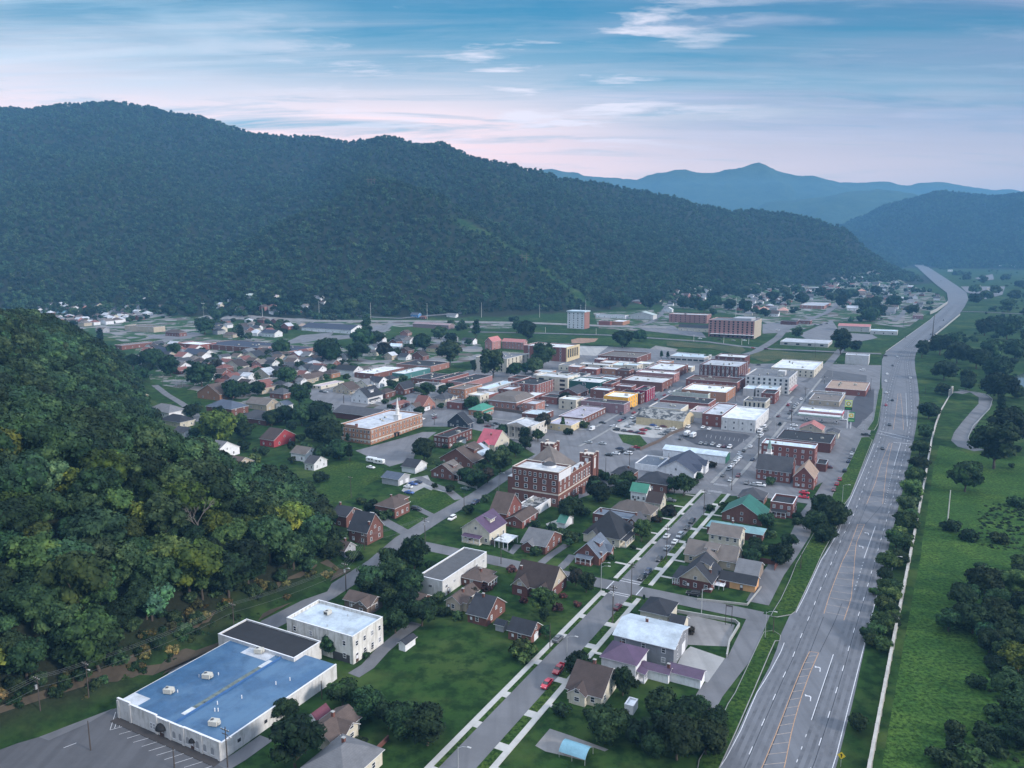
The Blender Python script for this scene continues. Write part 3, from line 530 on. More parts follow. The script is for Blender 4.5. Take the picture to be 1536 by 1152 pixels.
(16.1,595.5,2.3,-28.2,21.9,30.6,9.4,'f','brickr','black','three-storey red brick block with black roof and arched windows','three-storey red brick block',{'cat':'building','win':[5,7],'wsize':(1.3,2.0)}),
(35.7,612.4,2.7,-28.2,27.4,19.3,11.0,'f','cream','white2','cream three-storey office with banded windows and white roof','cream three-storey office',{'cat':'building','win':[3,2],'wsize':(4.5,1.8)}),
(60.9,603.4,2.5,-28.2,25.9,22.2,9.0,'f','dkgreen','white2','dark green walled theatre block with broad white roof','dark green walled block',{'cat':'building','win':[1,1],'wsize':(2.6,1.8)}),
(47.0,582.7,2.2,-28.2,15.1,21.0,4.0,'gy','brick','dkgrey','grey gable-roofed brick house in front of the green block','gable-roofed brick house by the green block',{'pitch':0.45}),
(-11.8,602.6,2.4,-28.2,9.9,43.3,5.2,'f','block','ice','pale block building with light roof behind the mansard building','pale block building',{'cat':'building','win':[2,7]}),
(-35.5,585.2,2.2,-28.2,14.6,25.7,7.2,'f','orange','taupe','orange brick two-storey building with taupe flat roof','orange brick two-storey building',{'cat':'building','win':[4,5]}),
(-33.9,630.5,2.8,-28.2,16.9,42.6,5.4,'f','pinkbrick','black','low black-roofed building with long pink brick side wall','black-roofed pink brick building',{'cat':'building','win':[3,0]}),
(-51.2,637.8,3.0,-28.2,9.8,42.8,6.0,'f','brickr','black','narrow black-roofed brick building between two dark roofs','narrow black-roofed brick building',{'cat':'building','win':[2,0]}),
(-67.4,643.0,3.1,-28.2,19.2,30.9,5.0,'f','brick','black','black-roofed brick building left of the narrow brick building','left black-roofed brick building',{'cat':'building','win':[4,0]}),
(-65.0,611.4,2.7,-28.2,19.4,13.9,4.2,'f','block','grey2','low grey block building with dark flat roof edge','low grey block building',{'cat':'building','nowin':1}),
(-115.9,676.2,3.6,-28.2,21.0,43.0,4.8,'f','brick','white','long low building with bright white roof and white front gable','bright white-roofed low building',{'cat':'building','win':[3,3]}),
(-81.8,709.8,4.3,-28.2,37.6,30.6,5.4,'f','brickp','black','wide brick building with black roof behind the teal-fronted shop','wide black-roofed brick building',{'cat':'building','win':[4,3]}),
(-87.4,671.5,3.6,-28.2,12.8,38.9,5.0,'f','tealwall','white','white-roofed shop with a teal painted wall','teal-walled shop',{'cat':'building','win':[1,2]}),
(-106.4,563.4,1.8,-28.2,15.3,17.4,4.6,'gy','white','dk','white two-storey craftsman house with dark roof and dormer','white dormered house',{'pitch':0.8,'dorm':'x','porch':'x','win':[3,3]}),
(-128.5,597.8,2.5,-28.2,16.8,12.8,3.2,'gy','tan','brown','tan bungalow with brown roof beside the grey-roofed house','tan brown-roofed bungalow',{'pitch':0.55,'porch':'x'}),
(-107.9,620.9,2.9,-28.2,10.7,12.7,4.4,'gx','white','dk','white house with dark roof and front gable','white gabled house',{'pitch':0.6,'xg':[('y',0.5,4)]}),
(-99.2,630.7,3.1,-28.2,8,10,5.0,'h','cream','dk','cream hip-roofed house beside the teal-walled shop','cream hip-roofed house',{}),
(-117.7,616.5,2.9,-28.2,12.0,9.2,3.2,'gy','cream','grey','house with weathered pale grey roof','pale grey-roofed house',{'pitch':0.6}),
(-95.0,579.0,2.2,-28.2,8.3,12.0,4.2,'h','brick','dkbrown','brick foursquare house with brown hip roof','brick foursquare house',{}),
(-82.7,593.2,2.4,-28.2,8.6,14.2,4.6,'gy','brick','dk','tudor brick house with steep dark gables','steep tudor brick house',{'pitch':1.1}),
(-99.3,508.8,0.8,-28.2,35.4,18.0,4.2,'gx','brickd','dkgrey','low building with broad dark grey roof behind the church hall','broad grey-roofed low building',{'cat':'building','nowin':1,'pitch':0.35}),
(-32.7,482.1,0.5,-28.2,15.0,6.4,3.6,'gy','darkwall','dk','dark blue-grey house with white trim and steep roof','dark blue-grey house',{'pitch':0.8}),
(-20.9,521.1,1.1,-28.2,10.4,16.2,4.2,'h','orange','green2','orange brick house with bright green hip roof','green hip-roofed orange house',{'pitch':0.55,'porch':'x'}),
(-48.5,553.0,1.7,-28.2,11.3,15.9,5.2,'h','cream','dkgrey','large cream house with grey hip roof','large cream hip-roofed house',{'xg':[('x',0.5,4)]}),
(-64.8,529.2,1.3,-28.2,9.2,15.1,3.2,'gy','white','brown','white gabled bungalow with brown roof behind the church hall','white bungalow behind the church hall',{'pitch':0.7}),
(-78.9,541.4,1.5,-28.2,6.2,13.7,3.2,'h','brick','redbrown','low brick house with red-brown roof','low red-brown roofed house',{}),
(-61.4,534.7,1.4,-28.2,8,16.2,3.4,'gx','brickp','redbrown','house with orange-red gable beside the white bungalow','orange-red gabled house',{'pitch':0.8}),
(-8.5,712.4,4.2,-28.2,32.2,43.3,12.5,'f','cream','grey','cream stone courthouse with tall windows behind big trees','cream stone courthouse',{'cat':'building','win':[3,6],'wsize':(1.4,2.4)}),
(39.2,771.4,5.3,-28.2,45.9,31.5,14.0,'f','brickr','white2','tall red brick building with cream columned right front','red brick building with cream front',{'cat':'building','win':[4,5],'wsize':(1.6,2.6),'special':'creamfront'}),
(-20.4,838.1,6.8,-28.2,8.9,19.6,9.5,'gy','pinkbrick','red2','gabled tower block with salmon red roof','salmon-roofed gabled tower',{'cat':'building','pitch':0.9,'win':[2,2]}),
(3.0,841.0,6.9,-28.2,26.0,9.1,8.0,'gx','pinkbrick','red2','long wing with salmon red roof beside the gabled tower','salmon-roofed long wing',{'cat':'building','pitch':0.6,'win':[7,2]}),
(76.3,699.8,4.3,-28.2,27.9,10.1,6.0,'f','cream','white2','cream shop block with white roof near the brick school','cream white-roofed block',{'cat':'building','win':[2,1],'wsize':(2.2,2)}),
(102.3,704.9,4.4,-28.2,18.9,19.0,5.0,'f','cream','ice','low building with pale blue roof near the brick school','low pale blue roofed building',{'cat':'building','nowin':1}),
(110.3,756.7,5.0,-28.2,39.3,42.0,7.0,'f','brick','taupe','brick school with flat taupe roof below the ball field','brick school',{'cat':'building','win':[8,2]}),
(135.8,676.6,3.6,-28.2,25.9,42.4,8.0,'f','brick','white','brick shop block with bright white roof on main street','white-roofed brick shops',{'cat':'building','win':[0,4]}),
(122.5,648.6,3.3,-28.2,32.9,15.9,7.5,'f','pinkbrick','white2','pink brick side-walled shop block','pink brick shop block',{'cat':'building','win':[0,2]}),
(108.4,616.4,2.6,-28.2,33.0,27.9,7.5,'f','brick','white2','shop building with pale roof strip and overgrown gutter','pale roof strip shop',{'cat':'building','win':[0,3]}),
(88.0,558.3,1.8,-28.2,15.8,11.7,8.0,'f','brickd','black','dark brick shop building with black roof behind the yellow shop','dark brick shop',{'cat':'building','win':[2,3]}),
(98.2,567.7,1.9,-28.2,9,20,9.0,'f','crimson','black','crimson painted shop front on the main street','crimson shop',{'cat':'building','win':[0,4],'wsize':(1.2,2)}),
(77.1,597.3,2.5,-28.2,7.4,18.7,8.0,'f','brickr','black','narrow red brick building beside the dark green block','narrow red brick building',{'cat':'building','win':[1,2]}),
(209.0,732.6,4.8,-28.2,27.1,24.2,9.0,'f','brickd','white2','dark brick warehouse behind the tall dark brick block','dark brick warehouse',{'cat':'building','win':[4,0]}),
(176.1,761.9,5.2,-28.2,33.8,27.1,5.0,'f','block','ice','low pale school building with long glazed wall','low pale school',{'cat':'building','win':[6,0],'wsize':(5,1.6)}),
(256.6,693.7,3.8,-28.2,35.5,60.3,7.0,'f','cream','white','large cream building with white roof and zigzag canopies','cream building with zigzag canopies',{'cat':'building','win':[8,3]}),
(273.6,955.2,8.5,-28.2,54.2,43.2,21.0,'f','pinkbrick','grey','massive pink brick warehouse with six rows of windows','massive pink brick warehouse',{'cat':'warehouse','win':[10,0],'wsize':(2.0,2.0),'special':'tanend'}),
(255.1,1117.6,11.6,-28.2,54.3,24.9,12.0,'f','pinkbrick','white2','pink brick depot building with white roof edge','pink brick depot',{'cat':'building','win':[8,2]}),
(236.3,1007.0,9.8,-28.2,38.8,13.6,5.0,'gx','cream','dk','low cream station house with dark hip roof by the tracks','low cream station house',{'cat':'building','pitch':0.5,'win':[5,0]}),
(444.1,1009.3,9.7,-28.2,37.1,24.4,7.0,'gx','block','red2','long pale store with pinkish red roof by the big parking lot','red-roofed store',{'cat':'building','pitch':0.18,'win':[2,0]}),
(466.2,974.5,9.2,-28.2,30.5,20,5.0,'f','block','ice','long white-roofed store beside the highway ramp','long white-roofed store',{'cat':'building','win':[3,2]}),
(333.4,878.9,7.2,-28.2,50.3,42.0,4.2,'f','block','silver2','long low grey motel building by the levee road','long low grey building',{'cat':'building','win':[4,0],'wsize':(3.5,1.8)}),
(330.2,739.2,5.0,-28.2,20.3,16,9.0,'f','pale','silver2','windowless pale corrugated building beside the highway','pale corrugated building',{'cat':'building','nowin':1}),
(532.9,1372.0,15.7,-28.2,38.9,98.2,6.0,'f','brickp','silver2','long low brick school in the far neighbourhood','far brick school',{'cat':'building','win':[5,1]}),
(412.0,1096.2,11.4,-28.2,16.5,18,5.0,'f','brick','grey','brick shop building by the far junction','brick shop by the far junction',{'cat':'building','win':[3,1]}),
(386.7,1086.2,11.2,-28.2,21.1,18,5.0,'f','brickd','dkgrey','dark low brick building left of the far junction','dark low brick building',{'cat':'building','nowin':1}),
(88.4,1039.3,10.4,-28.2,24.3,17.5,22.0,'f','white','white','narrow grey tower block with pale cap roof beside the hills','grey tower block',{'cat':'building','win':[4,0],'wsize':(1.8,2),'special':'tower'}),
(195.5,1160.2,12.5,-28.2,35.3,18.3,7.0,'gy','pale','sageroof','pale round-shouldered hall with low gable','pale low-gabled hall',{'cat':'building','pitch':0.25,'win':[4,0]}),
(151.0,1177.6,12.8,-28.2,47.0,14.1,5.0,'f','white','grey','long white building at the foot of the hill','long white building below the hill',{'cat':'building','win':[5,0]}),
(128.8,1075.0,11.1,-28.2,16.7,8.4,6.0,'f','brickr','redbrown','small red brick building beside the grey tower block','red brick building by the tower',{'cat':'building','nowin':1}),
(151.5,1084.8,11.1,-28.2,15.8,27.8,5.5,'f','orange','white','white-roofed orange building right of the tower','white-roofed orange building',{'cat':'building','nowin':1}),
(-104.7,1038.1,10.2,-28.2,56.8,14.2,6.0,'gx','mauve2','mauve2','long mauve-brown warehouse on the green field','long mauve warehouse',{'cat':'warehouse','pitch':0.25,'nowin':1}),
(-230.8,1005.3,9.4,-28.2,81.6,28.6,5.0,'gx','white','navy','long white school building with dark roof','long white dark-roofed school',{'cat':'building','pitch':0.35,'win':[7,1]}),
(-293.1,949.4,8.8,-28.2,21.8,13.3,5.0,'gx','white','navy','white hall with dark gable roof left of the long school','white dark-roofed hall',{'cat':'building','pitch':0.5,'win':[4,1]}),
(-289.6,840.8,6.3,-28.2,83.6,42.4,6.0,'f','brick','navy','very wide brick school complex with dark blue-black roof','wide brick school complex',{'cat':'building','win':[8,4]}),
(-342.6,842.6,6.7,-28.2,36.0,22.4,6.5,'f','brickr','white','brick gym with bright white roof left of the school complex','brick gym with white roof',{'cat':'building','win':[4,1]}),
(-232.3,804.0,5.9,-28.2,39.1,42.2,6.0,'f','brickp','navy','brick and tan school wing with dark roof','brick and tan school wing',{'cat':'building','win':[3,5]}),
(-475.2,1007.5,9.7,-28.2,56.6,17.0,7.0,'f','tan','taupe','tan flat-roofed store at the far left','tan far-left store',{'cat':'building','win':[3,0]}),
(-412.6,850.5,6.8,-28.2,12,42.3,5.0,'f','brick','grey','low brick apartments half hidden by the wooded hill','half-hidden brick apartments',{'cat':'building','win':[1,5]}),
(-412.5,954.6,8.9,-28.2,25.0,10.5,5.0,'h','brick','brown','brick building with brown hip roof beside the green bank','brown hip-roofed brick building',{'cat':'building'}),
(-355.9,796.1,6.0,-28.2,23.2,13.9,4.2,'gx','white','navy',None, None, {'region':'in the left residential blocks'}),
(-313.1,775.2,5.6,-28.2,29.1,17.5,4.2,'gx','white','navy',None, None, {'region':'in the left residential blocks'}),
(-285.2,737.1,5.0,-28.2,16.2,9.7,3.6,'h','cream','dk',None, None, {'region':'in the left residential blocks'}),
(-251.1,703.8,4.4,-28.2,19.4,11.6,4.0,'gy','cream','dkbrown',None, None, {'region':'in the left residential blocks'}),
(-211.7,663.1,3.7,-28.2,18.2,10.9,3.4,'gy','tan','silver2',None, None, {'region':'in the left residential blocks'}),
(-252.6,760.0,5.4,-28.2,20.9,12.6,3.8,'gy','cream','dk',None, None, {'region':'in the left residential blocks'}),
(-207.3,682.4,4.1,-28.2,14.2,8.5,4.0,'gx','white','dk',None, None, {'region':'in the left residential blocks'}),
(-201.2,705.0,4.5,-28.2,13.5,8.1,4.6,'h','brick','dkgrey',None, None, {'region':'in the left residential blocks'}),
(-189.3,724.3,4.8,-28.2,10.6,13.5,5.0,'h','brick','slate',None, None, {'region':'in the left residential blocks'}),
(-143.6,678.8,3.9,-28.2,21.4,12.8,4.6,'gx','white','black',None, None, {'region':'in the left residential blocks'}),
(-155.8,663.7,3.7,-28.2,10.8,11.2,4.2,'h','orange','dkbrown',None, None, {'region':'in the left residential blocks'}),
(-166.6,649.5,3.4,-28.2,11.0,14.6,3.4,'gy','tan','brown',None, None, {'region':'in the left residential blocks'}),
(-171.3,624.8,3.1,-28.2,6.6,7.3,4.2,'gx','white','grey',None, None, {'region':'in the left residential blocks'}),
(-148.2,621.1,2.8,-28.2,8.9,27.8,2.8,'f','cream','pinkroof',None, None, {'region':'in the left residential blocks'}),
(-221.5,574.7,2.0,-28.2,23.7,14.2,4.8,'gy','orange','brown',None, None, {'region':'in the left residential blocks'}),
(-194.7,523.4,1.1,-28.2,24.2,14.5,5.2,'h','brick','slate',None, None, {'region':'in the left residential blocks'}),
(-175.6,539.1,1.4,-28.2,19.7,11.8,4.2,'gx','tan','taupe',None, None, {'region':'in the left residential blocks'}),
(-172.7,576.8,2.1,-28.2,13.8,11.4,4.2,'h','brick','dkgrey',None, None, {'region':'in the left residential blocks'}),
(-159.7,536.9,1.5,-28.2,9.4,7.0,3.2,'gy','white','slate',None, None, {'region':'in the left residential blocks'}),
(-228.9,506.3,0.8,-28.2,22.0,13.2,6.4,'h','white','grey',None, None, {'region':'in the left residential blocks'}),
(-213.8,487.7,0.5,-28.2,18.9,11.4,4.0,'h','cream','dk',None, None, {'region':'in the left residential blocks'}),
(-193.1,448.8,-0.0,-28.2,9.3,8.2,6.0,'gx','white','dkgrey',None, None, {'region':'in the left residential blocks'}),
(-136.1,441.8,-0.0,-28.2,10.7,17.1,4.2,'gx','redwall','dkbrown',None, None, {'region':'in the left residential blocks'}),
(-163.7,497.8,0.6,-28.2,24.4,14.6,3.6,'h','brickd','dkgrey',None, None, {'region':'in the left residential blocks'}),
(-161.9,414.6,-0.0,-28.2,17.7,16.9,4.0,'gx','white','grey',None, None, {'region':'in the left residential blocks'}),
(-143.1,389.6,-0.0,-28.2,15.7,11.0,3.4,'gx','tan','brown',None, None, {'region':'in the left residential blocks'}),
(-107.9,274.0,27.6,-28.2,5.8,8.8,3.2,'gx','brick','slate',None, None, {'region':'in the left residential blocks'}),
(-104.1,273.6,24.4,-28.2,7.1,7.0,3.2,'gx','brickr','grey',None, None, {'region':'in the left residential blocks'}),
(-111.5,407.0,-0.0,-28.2,10.0,9.6,4.2,'gx','white','taupe',None, None, {'region':'in the left residential blocks'}),
(-101.0,389.4,-0.0,-28.2,6.2,9.9,3.6,'gx','white','dkgrey',None, None, {'region':'in the left residential blocks'}),
(-270.6,560.1,1.9,-28.2,7.3,6.0,5.0,'gx','creamy','dk',None, None, {'region':'in the left residential blocks'}),
(-274.6,696.2,4.3,-28.2,14.3,8.6,3.2,'gx','white','brown',None, None, {'region':'in the left residential blocks'}),
(-229.2,660.8,3.7,-28.2,13.2,7.9,3.0,'gx','grey','grey',None, None, {'region':'in the left residential blocks'}),
(-268.4,731.0,4.9,-28.2,14.7,8.8,3.4,'gx','cream','redbrown',None, None, {'region':'in the left residential blocks'}),
(-235.2,626.1,3.1,-28.2,11.1,6.7,3.2,'gx','tan','redbrown',None, None, {'region':'in the left residential blocks'}),
(-204.3,632.7,3.0,-28.2,12.3,31.4,3.0,'f','grey','taupe',None, None, {'region':'in the left residential blocks'}),
(-351.0,789.3,6.0,-32.4,15,9.0,4.2,'gx','white','navy',None, None, {'region':'on the far valley floor'}),
(-724.5,1192.4,20.3,-27.5,15,9.0,4,'gx','white','dkgrey',None, None, {'region':'on the far valley floor'}),
(-642.9,1227.2,16.9,-30.3,15,9.0,4,'gx','white','grey',None, None, {'region':'on the far valley floor'}),
(-624.3,1233.3,18.1,-26.5,15,9.0,5,'h','cream','dk',None, None, {'region':'on the far valley floor'}),
(-602.6,1221.0,17.3,-26.2,15,9.0,4,'gx','tan','brown',None, None, {'region':'on the far valley floor'}),
(-589.9,1218.9,17.8,-35.2,11.2,6.7,4,'gy','white','grey',None, None, {'region':'on the far valley floor'}),
(-742.2,1192.6,22.0,-36.0,15,9.0,4,'gx','white','grey',None, None, {'region':'on the far valley floor'}),
(-685.3,1192.6,16.4,-22.8,15,9.0,4,'gx','grey','tealblue',None, None, {'region':'on the far valley floor'}),
(-596.5,1263.0,32.0,-32.1,15,9.0,5,'gx','white','dk',None, None, {'region':'on the far valley floor'}),
(-602.9,1102.9,11.6,-32.5,15,9.0,3.5,'gx','cream','brown',None, None, {'region':'on the far valley floor'}),
(-589.0,1092.8,11.5,-20.3,11.3,6.8,3.5,'gx','white','white2',None, None, {'region':'on the far valley floor'}),
(-522.4,992.7,9.6,-28.7,15,9.0,4,'gx','grey','taupe',None, None, {'region':'on the far valley floor'}),
(-567.6,1231.3,21.4,-22.8,15,9.0,4,'gx','cream','grey',None, None, {'region':'on the far valley floor'}),
(-447.1,1232.2,33.8,-28.6,15,9.0,4.5,'gx','white','grey',None, None, {'region':'on the far valley floor'}),
(-409.9,1224.8,40.3,-26.0,14.9,9.0,4.5,'gx','sage','sageroof',None, None, {'region':'on the far valley floor'}),
(-379.5,1210.3,38.2,-33.8,12.4,7.4,4.5,'gx','pinkbrick','brown',None, None, {'region':'on the far valley floor'}),
(-367.2,1211.6,38.8,-26.0,15,9.0,4.5,'gx','cream','pinkroof',None, None, {'region':'on the far valley floor'}),
(-300.8,1216.9,36.7,-22.3,15,9.0,5,'gx','white','grey',None, None, {'region':'on the far valley floor'}),
(-291.3,1204.3,31.1,-27.8,10.5,6.3,4,'gx','white','brown',None, None, {'region':'on the far valley floor'}),
(-323.4,1169.9,18.5,-24.3,15,9.0,4.5,'gx','brick','red2',None, None, {'region':'on the far valley floor'}),
(-448.3,1201.0,20.3,-25.5,14.9,8.9,4,'gy','white','dkbrown',None, None, {'region':'on the far valley floor'}),
(-410.1,1180.9,21.2,-35.2,15,9.0,4.5,'gy','white','dkbrown',None, None, {'region':'on the far valley floor'}),
(-272.5,1179.8,19.9,-24.1,8.2,4.9,3.5,'gx','white','grey',None, None, {'region':'on the far valley floor'}),
(-353.0,1020.2,10.1,-26.7,15,10.2,4.5,'gy','pinkbrick','dkbrown',None, None, {'region':'on the far valley floor'}),
(-325.3,1031.0,10.3,-31.4,15,9.0,4.2,'gx','cream','brown',None, None, {'region':'on the far valley floor'}),
(-272.9,1028.5,10.3,-35.7,15,9.0,4.5,'gx','tan','tanroof',None, None, {'region':'on the far valley floor'}),
(-340.7,941.2,8.7,-22.4,15,9.0,4,'h','tan','brown',None, None, {'region':'on the far valley floor'}),
(-143.4,1164.8,14.6,-28.6,13.6,8.2,5,'gx','bluewall','slate',None, None, {'region':'on the far valley floor'}),
(-130.8,1152.3,13.2,-24.7,7.8,4.7,3.5,'gx','brickr','redbrown',None, None, {'region':'on the far valley floor'}),
(-89.3,1169.7,14.0,-22.1,15,9.0,4,'gx','white','grey',None, None, {'region':'on the far valley floor'}),
(-126.8,901.5,8.0,-24.8,15,9.0,4.5,'gx','white','dkgrey',None, None, {'region':'on the far valley floor'}),
(-122.8,824.9,6.6,-21.5,12.9,8.6,5.5,'gx','white','ice',None, None, {'region':'on the far valley floor'}),
(-48.3,879.5,7.6,-29.9,15,9.0,4.5,'gx','white','dk',None, None, {'region':'on the far valley floor'}),
(-70.5,889.6,7.8,-23.4,15,9.0,5.5,'gx','grey','grey',None, None, {'region':'on the far valley floor'}),
(-81.6,817.4,6.5,-29.1,15,9.0,4.5,'h','creamy','brown',None, None, {'region':'on the far valley floor'}),
(-141.8,789.0,6.0,-21.2,10.1,6.0,4.5,'gx','cream','taupe',None, None, {'region':'on the far valley floor'}),
(-162.8,761.4,5.5,-22.1,9.3,5.6,5,'gx','grey','grey',None, None, {'region':'on the far valley floor'}),
(-91.0,765.8,5.5,-34.6,15,9.0,4.2,'gy','brick','dkbrown',None, None, {'region':'on the far valley floor'}),
(-162.4,756.9,5.4,-34.0,7.6,5.6,5,'gy','grey','dkgrey',None, None, {'region':'on the far valley floor'}),
(225.6,1413.1,19.2,-32.7,15,9.0,5,'h','pinkbrick','grey',None, None, {'region':'on the far valley floor'}),
(267.6,1444.0,20.7,-20.8,15,14.4,5,'h','cream','dkgrey',None, None, {'region':'on the far valley floor'}),
(313.2,1506.7,32.1,-29.2,15,10.5,5,'gx','white','brown',None, None, {'region':'on the far valley floor'}),
(293.6,1428.3,18.0,-26.2,15,9.0,4.5,'gx','white','dk',None, None, {'region':'on the far valley floor'}),
(331.7,1423.3,17.4,-31.4,15,11.0,4.5,'gx','brick','dkbrown',None, None, {'region':'on the far valley floor'}),
(367.2,1515.4,25.0,-28.1,15,12.6,4.5,'gx','white','grey',None, None, {'region':'on the far valley floor'}),
(255.4,1271.9,14.7,-30.0,12.6,7.6,4.5,'gy','white','white2',None, None, {'region':'on the far valley floor'}),
(375.6,1522.0,24.7,-30.6,15,12.8,4.5,'gx','white','dk',None, None, {'region':'on the far valley floor'}),
(435.2,1424.4,17.4,-26.8,15,14.3,4.5,'gx','white','grey',None, None, {'region':'on the far valley floor'}),
(410.8,1276.9,14.7,-26.9,15,18.1,4.5,'h','tan','peach',None, None, {'region':'on the far valley floor'}),
(437.9,1261.9,14.4,-21.7,15,24.0,4.5,'h','tan','peach',None, None, {'region':'on the far valley floor'}),
(404.0,1204.3,13.4,-25.3,15,15.8,4.5,'gx','white','dkbrown',None, None, {'region':'on the far valley floor'}),
(585.5,1544.0,19.4,-21.3,15,24.0,4.5,'gx','white','dkgrey',None, None, {'region':'on the far valley floor'}),
(565.3,1300.3,15.1,-22.5,15,13.5,4.5,'gx','white','silver2',None, None, {'region':'on the far valley floor'}),
(743.2,1663.0,21.7,-20.3,15,13.5,5,'gx','tan','taupe',None, None, {'region':'on the far valley floor'}),
(1001.1,2046.2,30.1,-25.5,13.6,12.3,5,'gy','white','grey',None, None, {'region':'on the far valley floor'}),
(917.9,1980.5,27.3,-33.6,15,21.0,4.5,'gx','cream','dkgrey',None, None, {'region':'on the far valley floor'}),
(774.5,1737.9,23.0,-22.4,15,13.5,4.5,'h','tan','peach',None, None, {'region':'on the far valley floor'}),
(738.6,1539.0,19.4,-20.8,15,13.5,4.5,'gx','pinkbrick','dkgrey',None, None, {'region':'on the far valley floor'}),
(566.8,1300.2,15.1,-21.7,15,13.5,4.5,'gx','white','silver2',None, None, {'region':'on the far valley floor'}),
(740.9,1455.7,17.9,-27.1,14.2,12.8,4.5,'h','white','grey',None, None, {'region':'on the far valley floor'}),
(605.2,1163.5,12.7,-24.8,13.6,12.2,5.5,'f','mauve','pinkroof',None, None, {'region':'on the far valley floor'}),
(601.0,1242.8,14.0,-32.8,15.0,23.9,4.5,'gx','grey','grey',None, None, {'region':'on the far valley floor'}),
(1595.1,2868.3,43.4,-22.9,15,13.5,7,'f','white','white',None, None, {'region':'on the far valley floor'}),
(1896.7,3070.2,55.2,-27.0,15,13.5,7,'f','white','white2',None, None, {'region':'on the far valley floor'}),
(1936.9,3048.0,57.2,-31.6,15,13.5,7,'f','white','white2',None, None, {'region':'on the far valley floor'}),
(1142.2,1931.8,26.4,-35.2,15,24.0,5,'f','cream','white2',None, None, {'region':'on the far valley floor'}),
(1115.8,1828.4,24.6,-22.5,15,13.5,5,'f','cream','grey',None, None, {'region':'on the far valley floor'})]
